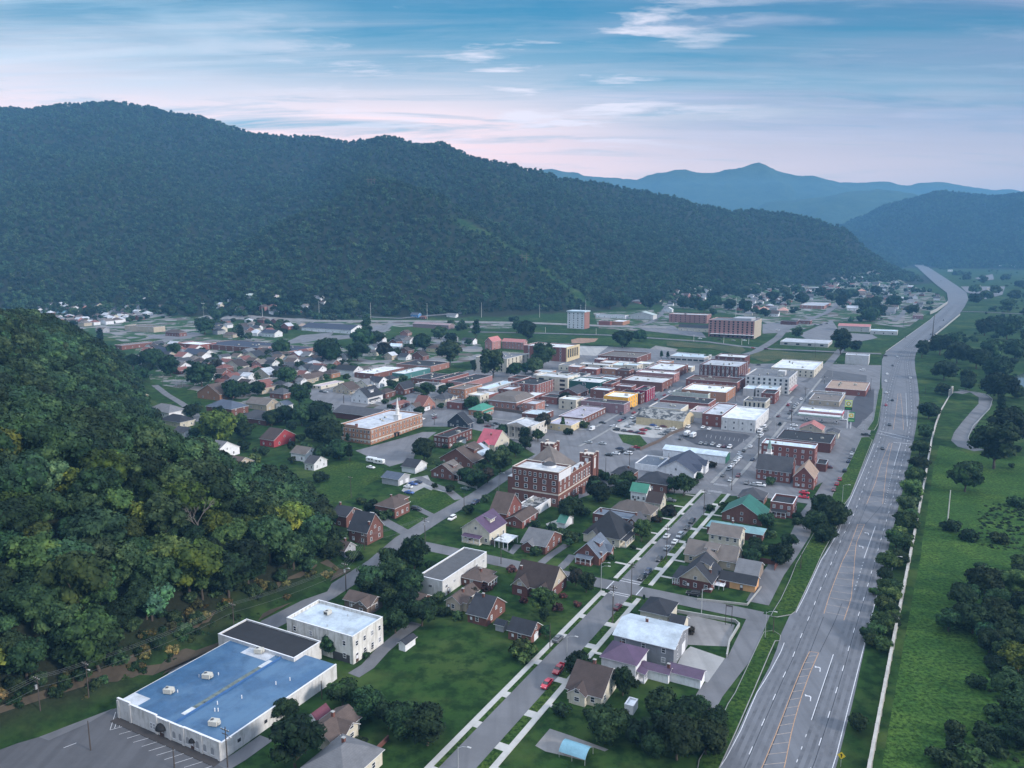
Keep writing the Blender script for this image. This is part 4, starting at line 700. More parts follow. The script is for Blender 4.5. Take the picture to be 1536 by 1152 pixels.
TREES = [(34.8,162.4,3.5,'broad','dark'),
 (40.5,164.1,4.4,'broad','dark'),
 (36.0,154.3,4.5,'broad','dark'),
 (42.7,155.9,3.8,'broad','mid'),
 (48.1,167.6,2.3,'broad','mid'),
 (31.8,155.2,2.8,'broad','dark'),
 (44.7,171.2,2.6,'broad','dark'),
 (21.1,161.7,4.3,'broad','dark'),
 (17.8,186.9,3.5,'broad','mid'),
 (27.7,179.4,2.8,'round','mid'),
 (11.9,171.2,1.9,'shrub','mid'),
 (25.6,167.6,1.9,'broad','dark'),
 (9.2,224.3,3.9,'round','light'),
 (3.4,199.4,3.5,'shrub','light'),
 (16.7,248.7,2.0,'shrub','purple'),
 (21.2,244.4,2.7,'round','purple'),
 (24.1,239.5,2.8,'round','mid'),
 (20.6,229.6,1.3,'shrub','red'),
 (16.3,235.4,1.2,'shrub','red'),
 (13.9,226.4,1.7,'shrub','red'),
 (9.6,209.7,1.6,'round','dark'),
 (51.7,212.1,1.6,'shrub','purple'),
 (18.3,170.5,1.5,'shrub','mid'),
 (31.6,183.9,1.2,'shrub','dark'),
 (46.0,164.1,1.9,'broad','dark'),
 (-33.8,211.8,3.9,'broad','dark'),
 (-47.1,240.2,3.8,'broad','mid'),
 (-39.9,247.3,4.5,'broad','dark'),
 (-33.7,241.6,3.3,'broad','dark'),
 (-26.7,216.3,4.6,'broad','mid'),
 (-32.5,219.8,3.0,'broad','dark'),
 (-49.9,199.4,2.9,'round','dark'),
 (-46.4,151.3,5.2,'round','dark'),
 (-53.6,169.0,2.8,'broad','mid'),
 (-41.4,175.0,3.7,'broad','light'),
 (-34.4,170.5,3.9,'broad','dark'),
 (-28.5,165.5,3.4,'broad','dark'),
 (-24.2,162.0,3.9,'broad','dark'),
 (-19.0,159.4,4.5,'broad','mid'),
 (-36.4,167.6,2.5,'broad','dark'),
 (3.0,197.5,3.4,'shrub','light'),
 (-34.4,153.1,1.6,'shrub','mid'),
 (-37.9,156.8,1.6,'shrub','dark'),
 (-19.8,223.4,1.7,'shrub','mid'),
 (-16.5,220.4,1.8,'shrub','mid'),
 (-22.0,223.4,1.7,'shrub','dark'),
 (-37.8,211.8,1.6,'shrub','mid'),
 (-40.0,198.4,1.2,'shrub','mid'),
 (-12.3,234.1,1.7,'round','purple'),
 (-41.1,236.1,2.6,'broad','dark'),
 (-22.8,232.1,2.0,'broad','mid'),
 (-43.5,258.6,3.6,'broad','mid'),
 (-34.1,258.6,5.0,'round','dark'),
 (-37.9,253.4,2.7,'broad','dark'),
 (-47.1,241.5,4.3,'broad','mid'),
 (-46.7,402.5,5.8,'broad','mid'),
 (-51.9,415.2,3.3,'broad','mid'),
 (-28.3,346.5,2.2,'round','light'),
 (-36.1,352.7,1.5,'round','light'),
 (-11.5,333.3,1.9,'round','yellow'),
 (-18.4,316.8,2.2,'round','dark'),
 (-16.8,354.1,4.5,'broad','dark'),
 (-5.8,380.8,5.7,'round','mid'),
 (-21.9,364.0,3.8,'broad','dark'),
 (-11.8,362.6,3.3,'round','purple'),
 (1.8,411.5,4.2,'broad','dark'),
 (7.7,426.7,4.2,'broad','mid'),
 (-60.1,321.4,3.4,'shrub','dark'),
 (-52.2,311.3,2.9,'shrub','dark'),
 (-66.3,330.8,2.3,'shrub','mid'),
 (-56.1,315.7,2.2,'shrub','mid'),
 (-64.1,261.4,4.3,'broad','mid'),
 (-72.2,291.9,4.4,'broad','dark'),
 (9.1,300.9,2.3,'shrub','mid'),
 (-13.2,288.2,2.4,'shrub','mid'),
 (25.0,316.8,4.4,'broad','dark'),
 (-103.6,430.7,8.4,'broad','dark'),
 (-86.2,402.5,2.8,'cone','dark'),
 (-92.8,406.0,5.1,'broad','dark'),
 (-99.9,400.7,4.6,'broad','mid'),
 (8.5,271.4,2.2,'shrub','mid'),
 (-8.3,240.8,1.7,'shrub','red'),
 (3.5,231.8,1.4,'shrub','red'),
 (-0.3,256.4,1.8,'shrub','red'),
 (-27.6,251.9,2.7,'broad','dark'),
 (-57.7,265.7,2.2,'broad','mid'),
 (9.6,218.8,1.8,'round','dark'),
 (-55.8,267.3,1.9,'shrub','dark'),
 (-64.2,284.5,2.3,'broad','dark'),
 (39.3,333.3,4.8,'broad','dark'),
 (23.9,307.1,4.5,'broad','dark'),
 (50.9,347.3,3.4,'broad','mid'),
 (78.3,342.1,4.9,'round','dark'),
 (75.0,347.3,3.8,'round','dark'),
 (49.6,285.4,3.5,'round','light'),
 (95.5,262.5,4.0,'broad','dark'),
 (96.0,270.6,2.5,'broad','dark'),
 (103.2,277.4,2.9,'broad','dark'),
 (116.0,303.9,2.1,'shrub','mid'),
 (67.3,280.0,1.8,'round','mid'),
 (45.1,276.5,1.1,'round','mid'),
 (66.0,315.7,3.3,'shrub','purple'),
 (21.1,257.1,1.3,'shrub','mid'),
 (19.5,289.2,2.7,'shrub','mid'),
 (23.4,286.4,2.7,'shrub','mid'),
 (15.8,295.9,2.4,'shrub','mid'),
 (21.6,280.0,1.6,'round','dark'),
 (30.4,315.7,2.2,'shrub','mid'),
 (59.3,307.1,2.1,'shrub','purple'),
 (86.3,359.7,2.5,'shrub','mid'),
 (90.8,368.5,2.5,'shrub','dark'),
 (35.7,267.3,1.3,'shrub','mid'),
 (41.9,233.0,0.7,'cone','dark'),
 (102.3,390.5,2.7,'shrub','purple'),
 (97.1,297.9,1.4,'shrub','mid'),
 (123.6,359.7,2.1,'broad','dark'),
 (91.6,323.7,2.3,'shrub','light'),
 (85.0,321.4,1.9,'shrub','mid'),
 (119.2,293.2,4.8,'broad','dark'),
 (131.0,303.0,5.4,'broad','dark'),
 (118.9,284.0,4.0,'broad','dark'),
 (130.2,314.6,4.4,'broad','dark'),
 (210.1,348.5,7.0,'round','light'),
 (247.3,387.9,11,'round','dark'),
 (279.5,429.4,10.2,'round','dark'),
 (328.6,514.3,4.5,'cone','dark'),
 (358.8,565.8,11,'broad','dark'),
 (356.0,602.3,5.9,'broad','dark'),
 (377.2,572.7,5.7,'broad','mid'),
 (274.9,504.2,7.8,'broad','dark'),
 (328.5,587.1,6.2,'broad','dark'),
 (244.7,452.1,5.6,'broad','dark'),
 (223.2,414.7,5.7,'broad','mid'),
 (207.6,384.4,5.8,'broad','dark'),
 (192.9,361.2,5.7,'broad','mid'),
 (180.1,337.7,6.0,'broad','mid'),
 (167.6,317.0,5.6,'broad','dark'),
 (156.9,296.4,5.6,'broad','mid'),
 (143.9,278.2,5.0,'broad','mid'),
 (146.2,276.3,4.2,'broad','mid'),
 (131.1,258.6,4.3,'broad','mid'),
 (135.9,260.3,4.0,'broad','dark'),
 (122.9,358.1,2.0,'broad','dark'),
 (118.5,309.8,2.4,'shrub','dark'),
 (220.5,327.1,3.3,'shrub','dark'),
 (174.6,296.4,3.4,'shrub','mid'),
 (176.1,286.0,3.3,'shrub','mid'),
 (185.8,284.0,3.3,'shrub','light'),
 (122.8,237.4,3.8,'broad','dark'),
 (114.7,225.8,3.6,'broad','mid'),
 (107.6,211.8,4.7,'broad','mid'),
 (101.2,207.5,2.8,'broad','dark'),
 (102.7,201.4,2.9,'round','light'),
 (116.7,237.4,1.9,'broad','pale'),
 (115.1,219.8,2.4,'broad','mid'),
 (80.1,165.1,2.9,'broad','dark'),
 (152.8,237.4,4.7,'broad','dark'),
 (138.8,227.0,4.2,'broad','dark'),
 (127.6,212.9,3.7,'broad','dark'),
 (133.9,211.8,4.7,'broad','dark'),
 (140.8,212.9,4.7,'broad','dark'),
 (139.7,204.4,4.1,'broad','mid'),
 (133.0,190.0,4.3,'broad','yellow'),
 (123.2,178.2,4.0,'broad','dark'),
 (120.0,167.6,4.0,'broad','dark'),
 (133.2,195.6,3.4,'broad','dark'),
 (126.9,190.0,2.6,'broad','dark'),
 (101.1,162.7,2.5,'shrub','mid'),
 (93.5,152.5,2.9,'shrub','mid'),
 (98.2,151.3,3.5,'shrub','light'),
 (106.2,156.8,2.8,'shrub','mid'),
 (114.5,169.0,2.6,'shrub','dark'),
 (162.8,237.4,4.1,'broad','light'),
 (160.1,251.7,2.5,'broad','mid'),
 (107.3,162.0,2.5,'shrub','mid'),
 (112.7,160.7,3.1,'shrub','dark'),
 (98.6,156.8,2.4,'shrub','dark'),
 (118.5,183.1,2.1,'shrub','mid'),
 (155.0,221.0,4.1,'broad','dark'),
 (113.0,155.5,3.2,'broad','dark'),
 (149.0,224.6,3.9,'broad','dark'),
 (809.0,1274.5,11,'broad','dark'),
 (965.4,1507.6,11,'broad','dark'),
 (581.8,957.6,11,'broad','dark'),
 (584.0,917.1,11,'broad','dark'),
 (622.4,1001.8,11,'broad','dark'),
 (438.6,793.6,11,'broad','dark'),
 (425.1,739.1,10.0,'broad','dark'),
 (424.7,706.6,11,'broad','dark'),
 (468.8,756.4,11,'broad','mid'),
 (368.5,623.9,5.6,'round','mid'),
 (364.3,649.3,8.8,'broad','dark'),
 (359.2,563.1,10.7,'broad','dark'),
 (412.9,656.0,10.1,'broad','dark'),
 (499.0,765.4,11.0,'broad','dark'),
 (410.3,774.6,6.6,'round','dark'),
 (474.2,834.6,9.0,'broad','dark'),
 (645.6,1001.8,11,'broad','dark'),
 (338.8,798.5,11,'round','dark'),
 (362.6,818.7,6.2,'round','dark'),
 (586.8,1299.7,11,'broad','dark'),
 (546.2,1161.8,11,'broad','dark'),
 (515.8,1122.1,11,'broad','mid'),
 (661.0,1353.1,10.8,'broad','dark'),
 (628.7,1227.0,8.7,'broad','dark'),
 (1242.1,2072.8,11.0,'broad','dark'),
 (1386.2,2210.3,11,'broad','dark'),
 (1003.5,1701.3,11,'broad','mid'),
 (1276.9,2210.3,11,'broad','mid'),
 (911.9,1507.6,11,'broad','dark'),
 (834.2,1411.0,11,'broad','mid'),
 (1022.7,1658.7,11,'broad','dark'),
 (1224.1,1895.6,11,'broad','dark'),
 (-334.6,722.5,7.8,'broad','dark'),
 (-296.9,669.7,8.4,'broad','dark'),
 (-249.5,617.9,10.6,'broad','dark'),
 (-206.9,568.2,7.7,'broad','dark'),
 (-182.6,623.9,7.9,'broad','dark'),
 (-232.9,784.0,9.8,'broad','dark'),
 (-184.2,765.4,11,'broad','dark'),
 (-189.3,691.4,5.0,'broad','dark'),
 (-151.0,543.8,7.4,'round','dark'),
 (-123.8,488.9,8.9,'broad','dark'),
 (-133.5,485.1,6.6,'broad','mid'),
 (-171.8,443.3,11,'broad','yellow'),
 (-383.7,971.9,11,'broad','mid'),
 (-317.7,910.7,5.7,'cone','dark'),
 (-309.6,910.7,4.9,'broad','dark'),
 (-265.3,695.1,5.6,'round','purple'),
 (-213.7,508.7,5.1,'broad','dark'),
 (-199.9,656.0,4.4,'broad','mid'),
 (-202.2,578.5,6.3,'broad','dark'),
 (-487.7,1181.2,11,'broad','dark'),
 (-518.9,1180.3,11,'broad','dark'),
 (-560.3,1216.6,10.8,'broad','dark'),
 (-430.4,1218.9,11,'broad','dark'),
 (-387.8,1165.8,11,'broad','dark'),
 (-337.1,1162.3,11,'broad','dark'),
 (-326.8,1187.2,11,'broad','dark'),
 (-260.4,1170.6,11,'broad','dark'),
 (-243.3,1179.2,11,'broad','mid'),
 (-414.9,1103.2,10.8,'broad','mid'),
 (-368.7,1186.1,9.5,'broad','mid'),
 (-356.0,818.7,5.1,'broad','dark'),
 (-193.4,583.8,5.8,'broad','dark'),
 (-146.2,492.7,5.8,'broad','mid'),
 (-152.9,485.1,5.3,'broad','dark'),
 (-159.9,453.4,5.4,'broad','dark'),
 (-116.7,481.4,5.3,'broad','mid'),
 (-111.1,450.1,5.8,'broad','mid'),
 (-116.8,446.7,4.5,'broad','mid'),
 (-171.8,722.5,11,'broad','dark'),
 (-151.1,756.4,9.5,'broad','dark'),
 (-176.7,943.7,9.3,'cone','dark'),
 (-163.9,845.5,11,'broad','dark'),
 (-150.7,856.6,8.4,'broad','dark'),
 (-94.9,824.0,9.2,'broad','dark'),
 (-108.3,813.6,5.1,'broad','dark'),
 (-129.0,774.6,7.3,'round','purple'),
 (-58.1,722.5,10.7,'round','mid'),
 (-16.3,659.3,10.7,'round','mid'),
 (-33.7,687.6,3.4,'cone','dark'),
 (-68.4,874.0,6.6,'round','dark'),
 (-42.5,923.7,7.8,'cone','dark'),
 (-86.3,923.7,8.7,'broad','dark'),
 (-63.6,573.3,5.5,'round','mid'),
 (-28.1,530.1,5.5,'broad','dark'),
 (-16.4,492.7,3.1,'broad','mid'),
 (-5.6,458.4,3.6,'round','mid'),
 (-61.3,508.7,3.7,'broad','mid'),
 (2.1,662.7,6.0,'round','dark'),
 (11.9,676.8,5.2,'round','dark'),
 (-95.8,443.3,1.8,'cone','dark'),
 (-49.7,534.5,2.4,'round','dark'),
 (-117.1,784.0,4.9,'broad','dark'),
 (-199.3,868.1,4.7,'round','dark'),
 (-85.6,534.5,1.9,'broad','dark'),
 (-140.5,656.0,3.0,'shrub','mid'),
 (-91.5,553.3,2.5,'shrub','mid'),
 (-47.8,558.1,3.0,'shrub','dark'),
 (-22.1,500.6,3.2,'broad','dark'),
 (8.4,986.6,7.9,'broad','dark'),
 (19.8,943.7,6.7,'broad','dark'),
 (-81.9,1050.1,5.2,'round','mid'),
 (28.2,710.5,11,'round','mid'),
 (20.3,680.3,8.0,'broad','mid'),
 (18.0,910.7,10.6,'broad','dark'),
 (120.5,845.5,10.6,'broad','dark'),
 (148.9,904.4,7.3,'broad','dark'),
 (148.7,770.0,2.5,'cone','dark'),
 (154.4,767.2,2.5,'cone','dark'),
 (31.6,474.1,2.6,'cone','mid'),
 (19.4,470.5,4.9,'round','purple'),
 (15.2,446.7,3.5,'round','mid'),
 (38.5,550.9,4.5,'broad','dark'),
 (47.1,558.1,2.0,'broad','dark'),
 (-5.8,456.7,3.5,'round','mid'),
 (34.7,463.5,3.0,'shrub','mid'),
 (45.7,481.4,3.1,'shrub','mid'),
 (258.9,1408.3,11,'broad','dark'),
 (192.0,1325.0,11,'broad','dark'),
 (163.7,1305.5,11,'broad','dark'),
 (229.8,1325.9,11,'broad','dark'),
 (7.8,446.7,3.3,'round','mid'),
 (342.5,932.9,6.3,'round','mid'),
 (309.4,1204.5,5.9,'round','mid'),
 (191.8,760.9,3.1,'broad','dark'),
 (361.2,1299.7,11,'broad','dark'),
 (351.8,1353.1,11,'broad','dark'),
 (372.1,1250.3,11,'broad','dark'),
 (315.7,1353.1,11,'broad','dark'),
 (307.6,1250.3,11,'broad','dark'),
 (290.6,1325.9,10.6,'broad','dark'),
 (391.8,1509.8,11,'broad','dark'),
 (430.4,1583.8,11,'broad','dark'),
 (501.9,1615.0,11,'broad','dark'),
 (490.0,1474.0,11,'broad','dark'),
 (577.0,1658.7,11,'broad','dark'),
 (521.9,1411.0,11,'broad','mid'),
 (603.5,1658.7,11,'broad','dark'),
 (622.6,1579.6,11,'broad','mid'),
 (602.4,1474.0,11,'broad','mid'),
 (570.5,1353.1,11,'broad','dark'),
 (661.8,1579.6,11,'broad','dark'),
 (668.4,1542.7,11,'broad','dark'),
 (563.3,1250.3,11,'broad','dark'),
 (628.2,1353.1,11,'broad','dark'),
 (525.3,1141.6,10.2,'broad','dark'),
 (770.9,1658.7,11,'broad','dark'),
 (479.9,1618.5,11,'broad','dark'),
 (385.2,1193.5,7.4,'broad','dark'),
 (521.3,1474.0,7.8,'broad','mid'),
 (-460.3,868.1,6.2,'cone','dark'),
 (-330.1,706.6,9.5,'broad','dark'),
 (-342.8,784.0,6.3,'broad','dark'),
 (-628.1,1161.8,9.3,'broad','mid'),
 (-665.5,1184.9,7.4,'broad','dark'),
 (-307.4,636.4,6.9,'broad','dark'),
 (-343.0,698.9,6.9,'broad','dark'),
 (-317.0,669.7,6.0,'broad','dark')]
CARS = [(12.4,190.7,'pickup','red','a'),
 (8.9,183.7,'car','brightred','a'),
 (44.1,250.1,'car','black','a'),
 (47.0,255.3,'car','navy','a'),
 (32.8,227.6,'car','maroon','a'),
 (58.6,237.1,'suv','black','s'),
 (13.1,207.4,'car','grey','a'),
 (53.0,266.4,'car','black','a'),
 (57.9,276.9,'car','silver','a'),
 (62.1,283.3,'car','white','a'),
 (60.2,289.2,'car','white','a'),
 (65.3,289.6,'suv','silver','a'),
 (70.1,298.7,'car','black','a'),
 (73.9,306.3,'pickup','black','a'),
 (84.2,324.5,'car','black','a'),
 (70.8,334.1,'car','grey','x'),
 (124.9,416.1,'car','white','a'),
 (129.1,422.2,'car','black','a'),
 (128.3,403.4,'car','navy','a'),
 (111.8,372.8,'pickup','maroon','a'),
 (112.4,361.0,'car','grey','a'),
 (115.3,357.6,'car','silver','x'),
 (117.9,356.7,'suv','white','x'),
 (60.6,427.3,'car','navy','x'),
 (61.7,419.9,'car','black','x'),
 (57.0,416.1,'car','white','x'),
 (63.7,416.1,'suv','white','x'),
 (52.8,413.1,'car','black','x'),
 (67.0,425.7,'car','grey','x'),
 (70.0,428.9,'pickup','red','x'),
 (81.9,472.8,'car','red','x'),
 (91.0,475.5,'car','white','x'),
 (91.7,463.1,'car','grey','x'),
 (44.4,442.0,'car','silver','x'),
 (52.3,438.7,'car','silver','x'),
 (64.1,482.1,'car','white','x'),
 (64.8,472.8,'suv','black','x'),
 (73.1,481.4,'car','silver','x'),
 (76.7,488.0,'car','silver','x'),
 (79.9,494.7,'car','grey','x'),
 (89.9,484.7,'car','blue','x'),
 (81.0,471.9,'car','red','x'),
 (84.9,475.7,'car','green','x'),
 (91.0,475.7,'suv','white','x'),
 (95.7,481.4,'car','maroon','x'),
 (96.6,471.3,'car','silver','x'),
 (100.5,476.0,'car','white','x'),
 (90.8,462.7,'car','silver','x'),
 (94.3,466.6,'car','grey','x'),
 (110.9,479.8,'suv','white','a'),
 (120.1,479.2,'car','white','a'),
 (122.9,475.0,'car','white','a'),
 (80.0,505.9,'pickup','white','a'),
 (58.2,491.3,'car','black','x'),
 (159.3,480.5,'suv','white','a'),
 (152.2,468.2,'van','white','a'),
 (109.4,440.0,'car','silver','a'),
 (111.9,438.5,'car','grey','a'),
 (115.4,437.1,'pickup','silver','a'),
 (118.0,432.8,'car','white','a'),
 (120.7,432.2,'car','maroon','a'),
 (123.4,430.5,'suv','white','a'),
 (99.9,451.0,'car','grey','a'),
 (105.8,460.3,'trailer','white','a'),
 (108.5,456.2,'trailer','white','a'),
 (73.2,468.2,'car','maroon','x'),
 (76.5,465.7,'car','navy','x'),
 (79.1,463.6,'car','red','x'),
 (69.4,470.3,'car','grey','x'),
 (-48.9,354.2,'car','white','x'),
 (-47.1,359.0,'car','blue','x'),
 (-47.2,345.3,'car','blue','x'),
 (-41.1,321.9,'suv','black','x'),
 (-24.9,309.7,'suv','white','a'),
 (-16.1,330.7,'pickup','navy','a'),
 (-21.7,351.2,'car','green','x'),
 (-59.6,313.6,'suv','white','x'),
 (-72.5,388.0,'car','white','x'),
 (-74.2,399.9,'trailer','white','x'),
 (-69.7,396.4,'trailer','white','x'),
 (-44.0,250.7,'car','blue','a'),
 (-45.4,361.9,'car','navy','x'),
 (168.1,381.4,'suv','black','a'),
 (159.5,366.7,'car','red','a'),
 (154.8,358.8,'car','red','a'),
 (149.7,349.8,'car','maroon','a'),
 (177.8,399.9,'car','navy','a'),
 (182.2,407.7,'car','grey','a'),
 (186.4,415.7,'car','silver','a'),
 (189.9,422.3,'suv','black','a'),
 (134.2,344.9,'car','brightred','x'),
 (131.5,338.4,'car','brightred','x'),
 (213.7,459.6,'pickup','black','x'),
 (208.7,427.4,'car','black','h'),
 (240.6,485.9,'car','black','h'),
 (266.4,545.6,'car','red','h'),
 (279.2,562.8,'car','black','h'),
 (287.9,590.6,'car','white','h'),
 (310.7,639.9,'car','white','h'),
 (338.8,655.1,'car','white','h'),
 (201.1,554.0,'car','white','a'),
 (158.8,479.3,'suv','white','a'),
 (152.4,468.0,'van','white','a'),
 (217.2,500.1,'car','white','x'),
 (179.1,484.3,'car','white','x'),
 (173.9,474.3,'car','white','x'),
 (162.5,388.5,'car','maroon','x'),
 (355.1,720.5,'car','black','h'),
 (386.7,777.0,'car','silver','h'),
 (328.4,675.0,'car','white','h'),
 (376.8,781.8,'car','black','x'),
 (469.2,927.2,'car','grey','h'),
 (517.2,960.0,'car','navy','h'),
 (623.6,1127.4,'car','black','h'),
 (1185.4,2173.4,'car','black','h'),
 (572.2,1041.3,'car','grey','h'),
 (17.4,540.0,'suv','white','x'),
 (20.5,546.6,'car','silver','x'),
 (23.6,544.1,'car','white','x'),
 (-15.5,482.1,'car','maroon','x'),
 (-12.9,485.3,'car','grey','x'),
 (-10.1,489.0,'car','black','x'),
 (49.7,473.5,'van','white','a'),
 (-225.3,647.7,'car','silver','a'),
 (-216.8,641.2,'suv','silver','a'),
 (-201.6,647.7,'car','blue','a'),
 (-143.9,593.4,'car','silver','x'),
 (-147.8,596.2,'car','black','x'),
 (260.1,837.5,'car','red','x'),
 (272.7,832.1,'car','maroon','x'),
 (230.8,723.8,'car','black','x'),
 (343.1,1004.4,'suv','white','x'),
 (269.9,901.5,'car','white','x'),
 (257.0,901.5,'car','silver','x'),
 (243.2,910.3,'car','black','x'),
 (222.5,919.3,'car','white','x'),
 (315.7,694.8,'suv','white','x'),
 (414.0,1063.3,'car','black','x'),
 (422.9,1066.7,'car','navy','x'),
 (437.6,1084.4,'car','black','x'),
 (-115.9,266.4,'suv','black','x'),
 (-139.4,423.5,'car','grey','x')]
POLES = [(30.1,218.1,12.0,'u'),(37.9,233.4,13.0,'u'),(29.0,239.4,9.0,'l'),(14.4,190.4,10.1,'l'),(57.9,223.4,8.5,'l'),(72.7,209.0,8.0,'l'),(76.0,211.9,5.2,'p'),(64.3,216.7,6.4,'d'),(10.6,202.9,7.6,'p'),(-11.5,151.1,5.3,'l'),(-54.3,240.6,9.8,'u'),(-47.1,177.7,4.8,'p'),(-61.1,151.7,9.6,'u'),(-103.5,175.5,11.4,'u'),(-111.3,168.8,11.5,'u'),(-79.3,207.9,11.4,'u'),(-93.7,157.6,7.2,'p'),(-72.5,151.6,4.4,'p'),(-33.3,284.9,9.9,'u'),(-3.9,262.9,11.0,'u'),(-72.6,338.7,10.3,'u'),(-20.7,324.1,7.0,'p'),(-6.1,349.1,8.7,'l'),(-54.4,240.8,9.8,'u'),(-54.9,276.1,6.2,'u'),(55.5,266.1,13.2,'u'),(37.9,233.4,12.9,'u'),(29.3,242.5,8.9,'l'),(30.0,218.0,12.1,'u'),(80.0,311.8,12.6,'u'),(102.4,350.5,13.9,'u'),(57.7,223.0,8.4,'l'),(64.3,216.9,6.6,'d'),(130.6,401.1,14.3,'u'),(77.8,375.5,11.6,'p'),(61.1,393.3,9.8,'p'),(47.0,378.7,8.1,'p'),(146.5,332.7,8.0,'l'),(129.7,399.3,16.4,'u'),(160.3,463.8,12.6,'l'),(182.4,498.9,10.3,'u'),(213.7,559.0,11.2,'u'),(100.8,258.1,6.1,'p'),(132.4,257.3,4.3,'l'),(176.5,302.5,15.0,'w'),(220.3,474.3,7.5,'l'),(163.2,560.4,12.6,'u'),(-197.8,1093.1,29.5,'w'),(-124.6,1146.5,24.2,'w'),(-45.8,1172.1,22.9,'w'),(-49.7,488.2,11.8,'u'),(-11.4,463.0,6.9,'p'),(-121.9,554.7,9.2,'u'),(-101.0,638.0,10.5,'p'),(-35.5,540.5,12.0,'u'),(41.8,1181.6,19.7,'w'),(22.8,521.8,10.8,'u'),(42.5,989.1,7.1,'w'),(104.6,967.2,7.8,'w'),(-450.4,1140.4,24.7,'f'),(-363.8,1137.9,21.6,'w'),(-286.9,1161.9,22.7,'w'),(-281.1,619.5,10.8,'u'),(-270.5,619.5,7.9,'l'),(-265.5,619.5,5.1,'w'),(-167.9,693.1,11.3,'u'),(-121.7,554.7,9.2,'u'),(-318.2,900.4,15.3,'u'),(277.0,666.5,12.0,'l'),(303.7,774.7,10.1,'u'),(341.8,1192.3,30.0,'w'),(140.8,433.8,8.3,'u'),(160.0,463.0,13.8,'l'),(181.6,495.9,11.5,'u'),(216.8,567.1,9.4,'u'),(169.9,580.0,9.6,'u'),(240.6,882.1,9.5,'w'),(210.8,900.4,8.1,'w'),(267.2,876.2,7.1,'w'),(257.7,870.3,7.8,'w'),(256.4,631.7,6.9,'u'),(326.7,836.7,8.3,'p'),(469.7,868.0,34.5,'m'),(318.0,590.8,6.5,'p'),(516.4,1028.0,11.0,'u'),(280.8,601.9,9.9,'p')]
STREETS = [('hillside_street',7.5,[(-121.5,144.2),(-118.5,151.6),(-113.6,157.3),(-108.2,163.1),(-102.7,169.8),(-97.6,180.4),(-81.4,202.1),(-60.1,237.3),(-48.2,264.9),(-42.0,287.4),(-32.6,309.5),(-16.4,341.9),(-4.0,373.1),(11.4,404.7),(32.4,450.0)])]
STRIPS = [('main_street',-85.5,-78.3,95,900),('side_street',-172,-38,227.8,235.2),('cross_street',-178,-40,353,361.5),('shop_street',-180,-172,400,640),('shop_cross_street',-215,-42,521,528),('shop_cross_street',-290,-180,440,447),('back_street',-124,-119,510,660),('church_street',-290,-283,360,560),('shop_cross_street',-280,-45,612,618)]
LANES = [('alley',7.0,[(77.5,231.5),(90.3,254.9),(101.7,273.1),(112.9,291.7),(125.1,315.4),(142.9,343.9),(168.5,388.9),(199.3,441.8),(215.8,469.4),(232.8,498.0)]),('alley',6.0,[(76.1,224.5),(62.5,198.4),(49.9,180.4),(43.6,169.0)]),('alley',4.0,[(-41.5,188.8),(-38.6,193.3),(-36.1,201.9),(-31.5,212.4),(-28.5,218.1)]),('alley',4.0,[(-62.3,151.7),(-59.7,155.4),(-56.0,162.1)]),('lane',5.0,[(-290.5,625.3),(-263.9,586.6),(-239.4,554.7),(-219.2,525.9),(-203.6,498.0)]),('lane',4.0,[(-116.5,262.7),(-113.6,262.7),(-110.1,261.1),(-104.6,260.4),(-103.2,259.7)]),('river_path',8.5,[(343.3,591.9),(355.1,599.9),(358.7,591.9),(354.2,573.9),(340.0,550.1),(321.0,525.9),(296.7,494.3),(275.6,466.1),(263.0,446.7),(259.1,433.8),(262.1,424.7)]),('levee_road',9.0,[(-109.9,1001.9),(31.1,980.2),(117.7,959.5),(183.3,920.5),(224.8,896.2),(253.3,856.6),(280.3,835.4),(338.2,815.3),(382.0,800.8)]),('levee_road',9.0,[(231.9,786.0),(256.5,815.7),(292.7,882.1),(319.1,932.6),(350.3,1004.3),(378.1,1052.8),(423.6,1125.0),(504.6,1253.5),(606.3,1445.5)]),('rail_yard',22.0,[(-468.2,1171.0),(-416.2,1151.5),(-276.9,1124.3),(-136.7,1125.7),(30.1,1098.6),(120.3,1064.4),(206.6,1040.1)]),('lane',5.0,[(-416.2,1151.5),(-337.7,1135.2),(-235.7,1169.5),(-165.5,1152.4),(-69.1,1190.7)]),('far_street',7.0,[(670.8,1329.3),(601.7,1207.6),(551.2,1125.0)]),('far_street',7.0,[(274.4,1385.0),(229.0,1207.6),(196.2,1106.0),(160.0,1036.1)]),('far_street',10.0,[(733.8,1277.8),(765.2,1265.5),(806.7,1230.1),(827.3,1207.6)]),('lane',5.0,[(-40.7,292.8),(-50.1,304.8),(-56.5,313.3),(-60.2,317.7)]),('lane',4.5,[(-23.8,336.7),(-29.5,349.6),(-38.8,360.7),(-46.8,372.5)]),('lane',3.5,[(-32.4,313.3),(-37.6,320.0),(-42.9,326.9)]),('lane',3.0,[(10.1,263.2),(14.3,271.3),(20.7,281.7)]),('lane',3.0,[(16.7,258.6),(22.5,271.3)]),('lane',3.0,[(18.4,261.7),(22.2,271.3)]),('lane',3.0,[(-3.0,278.2),(-0.4,273.0),(2.3,281.7)])]
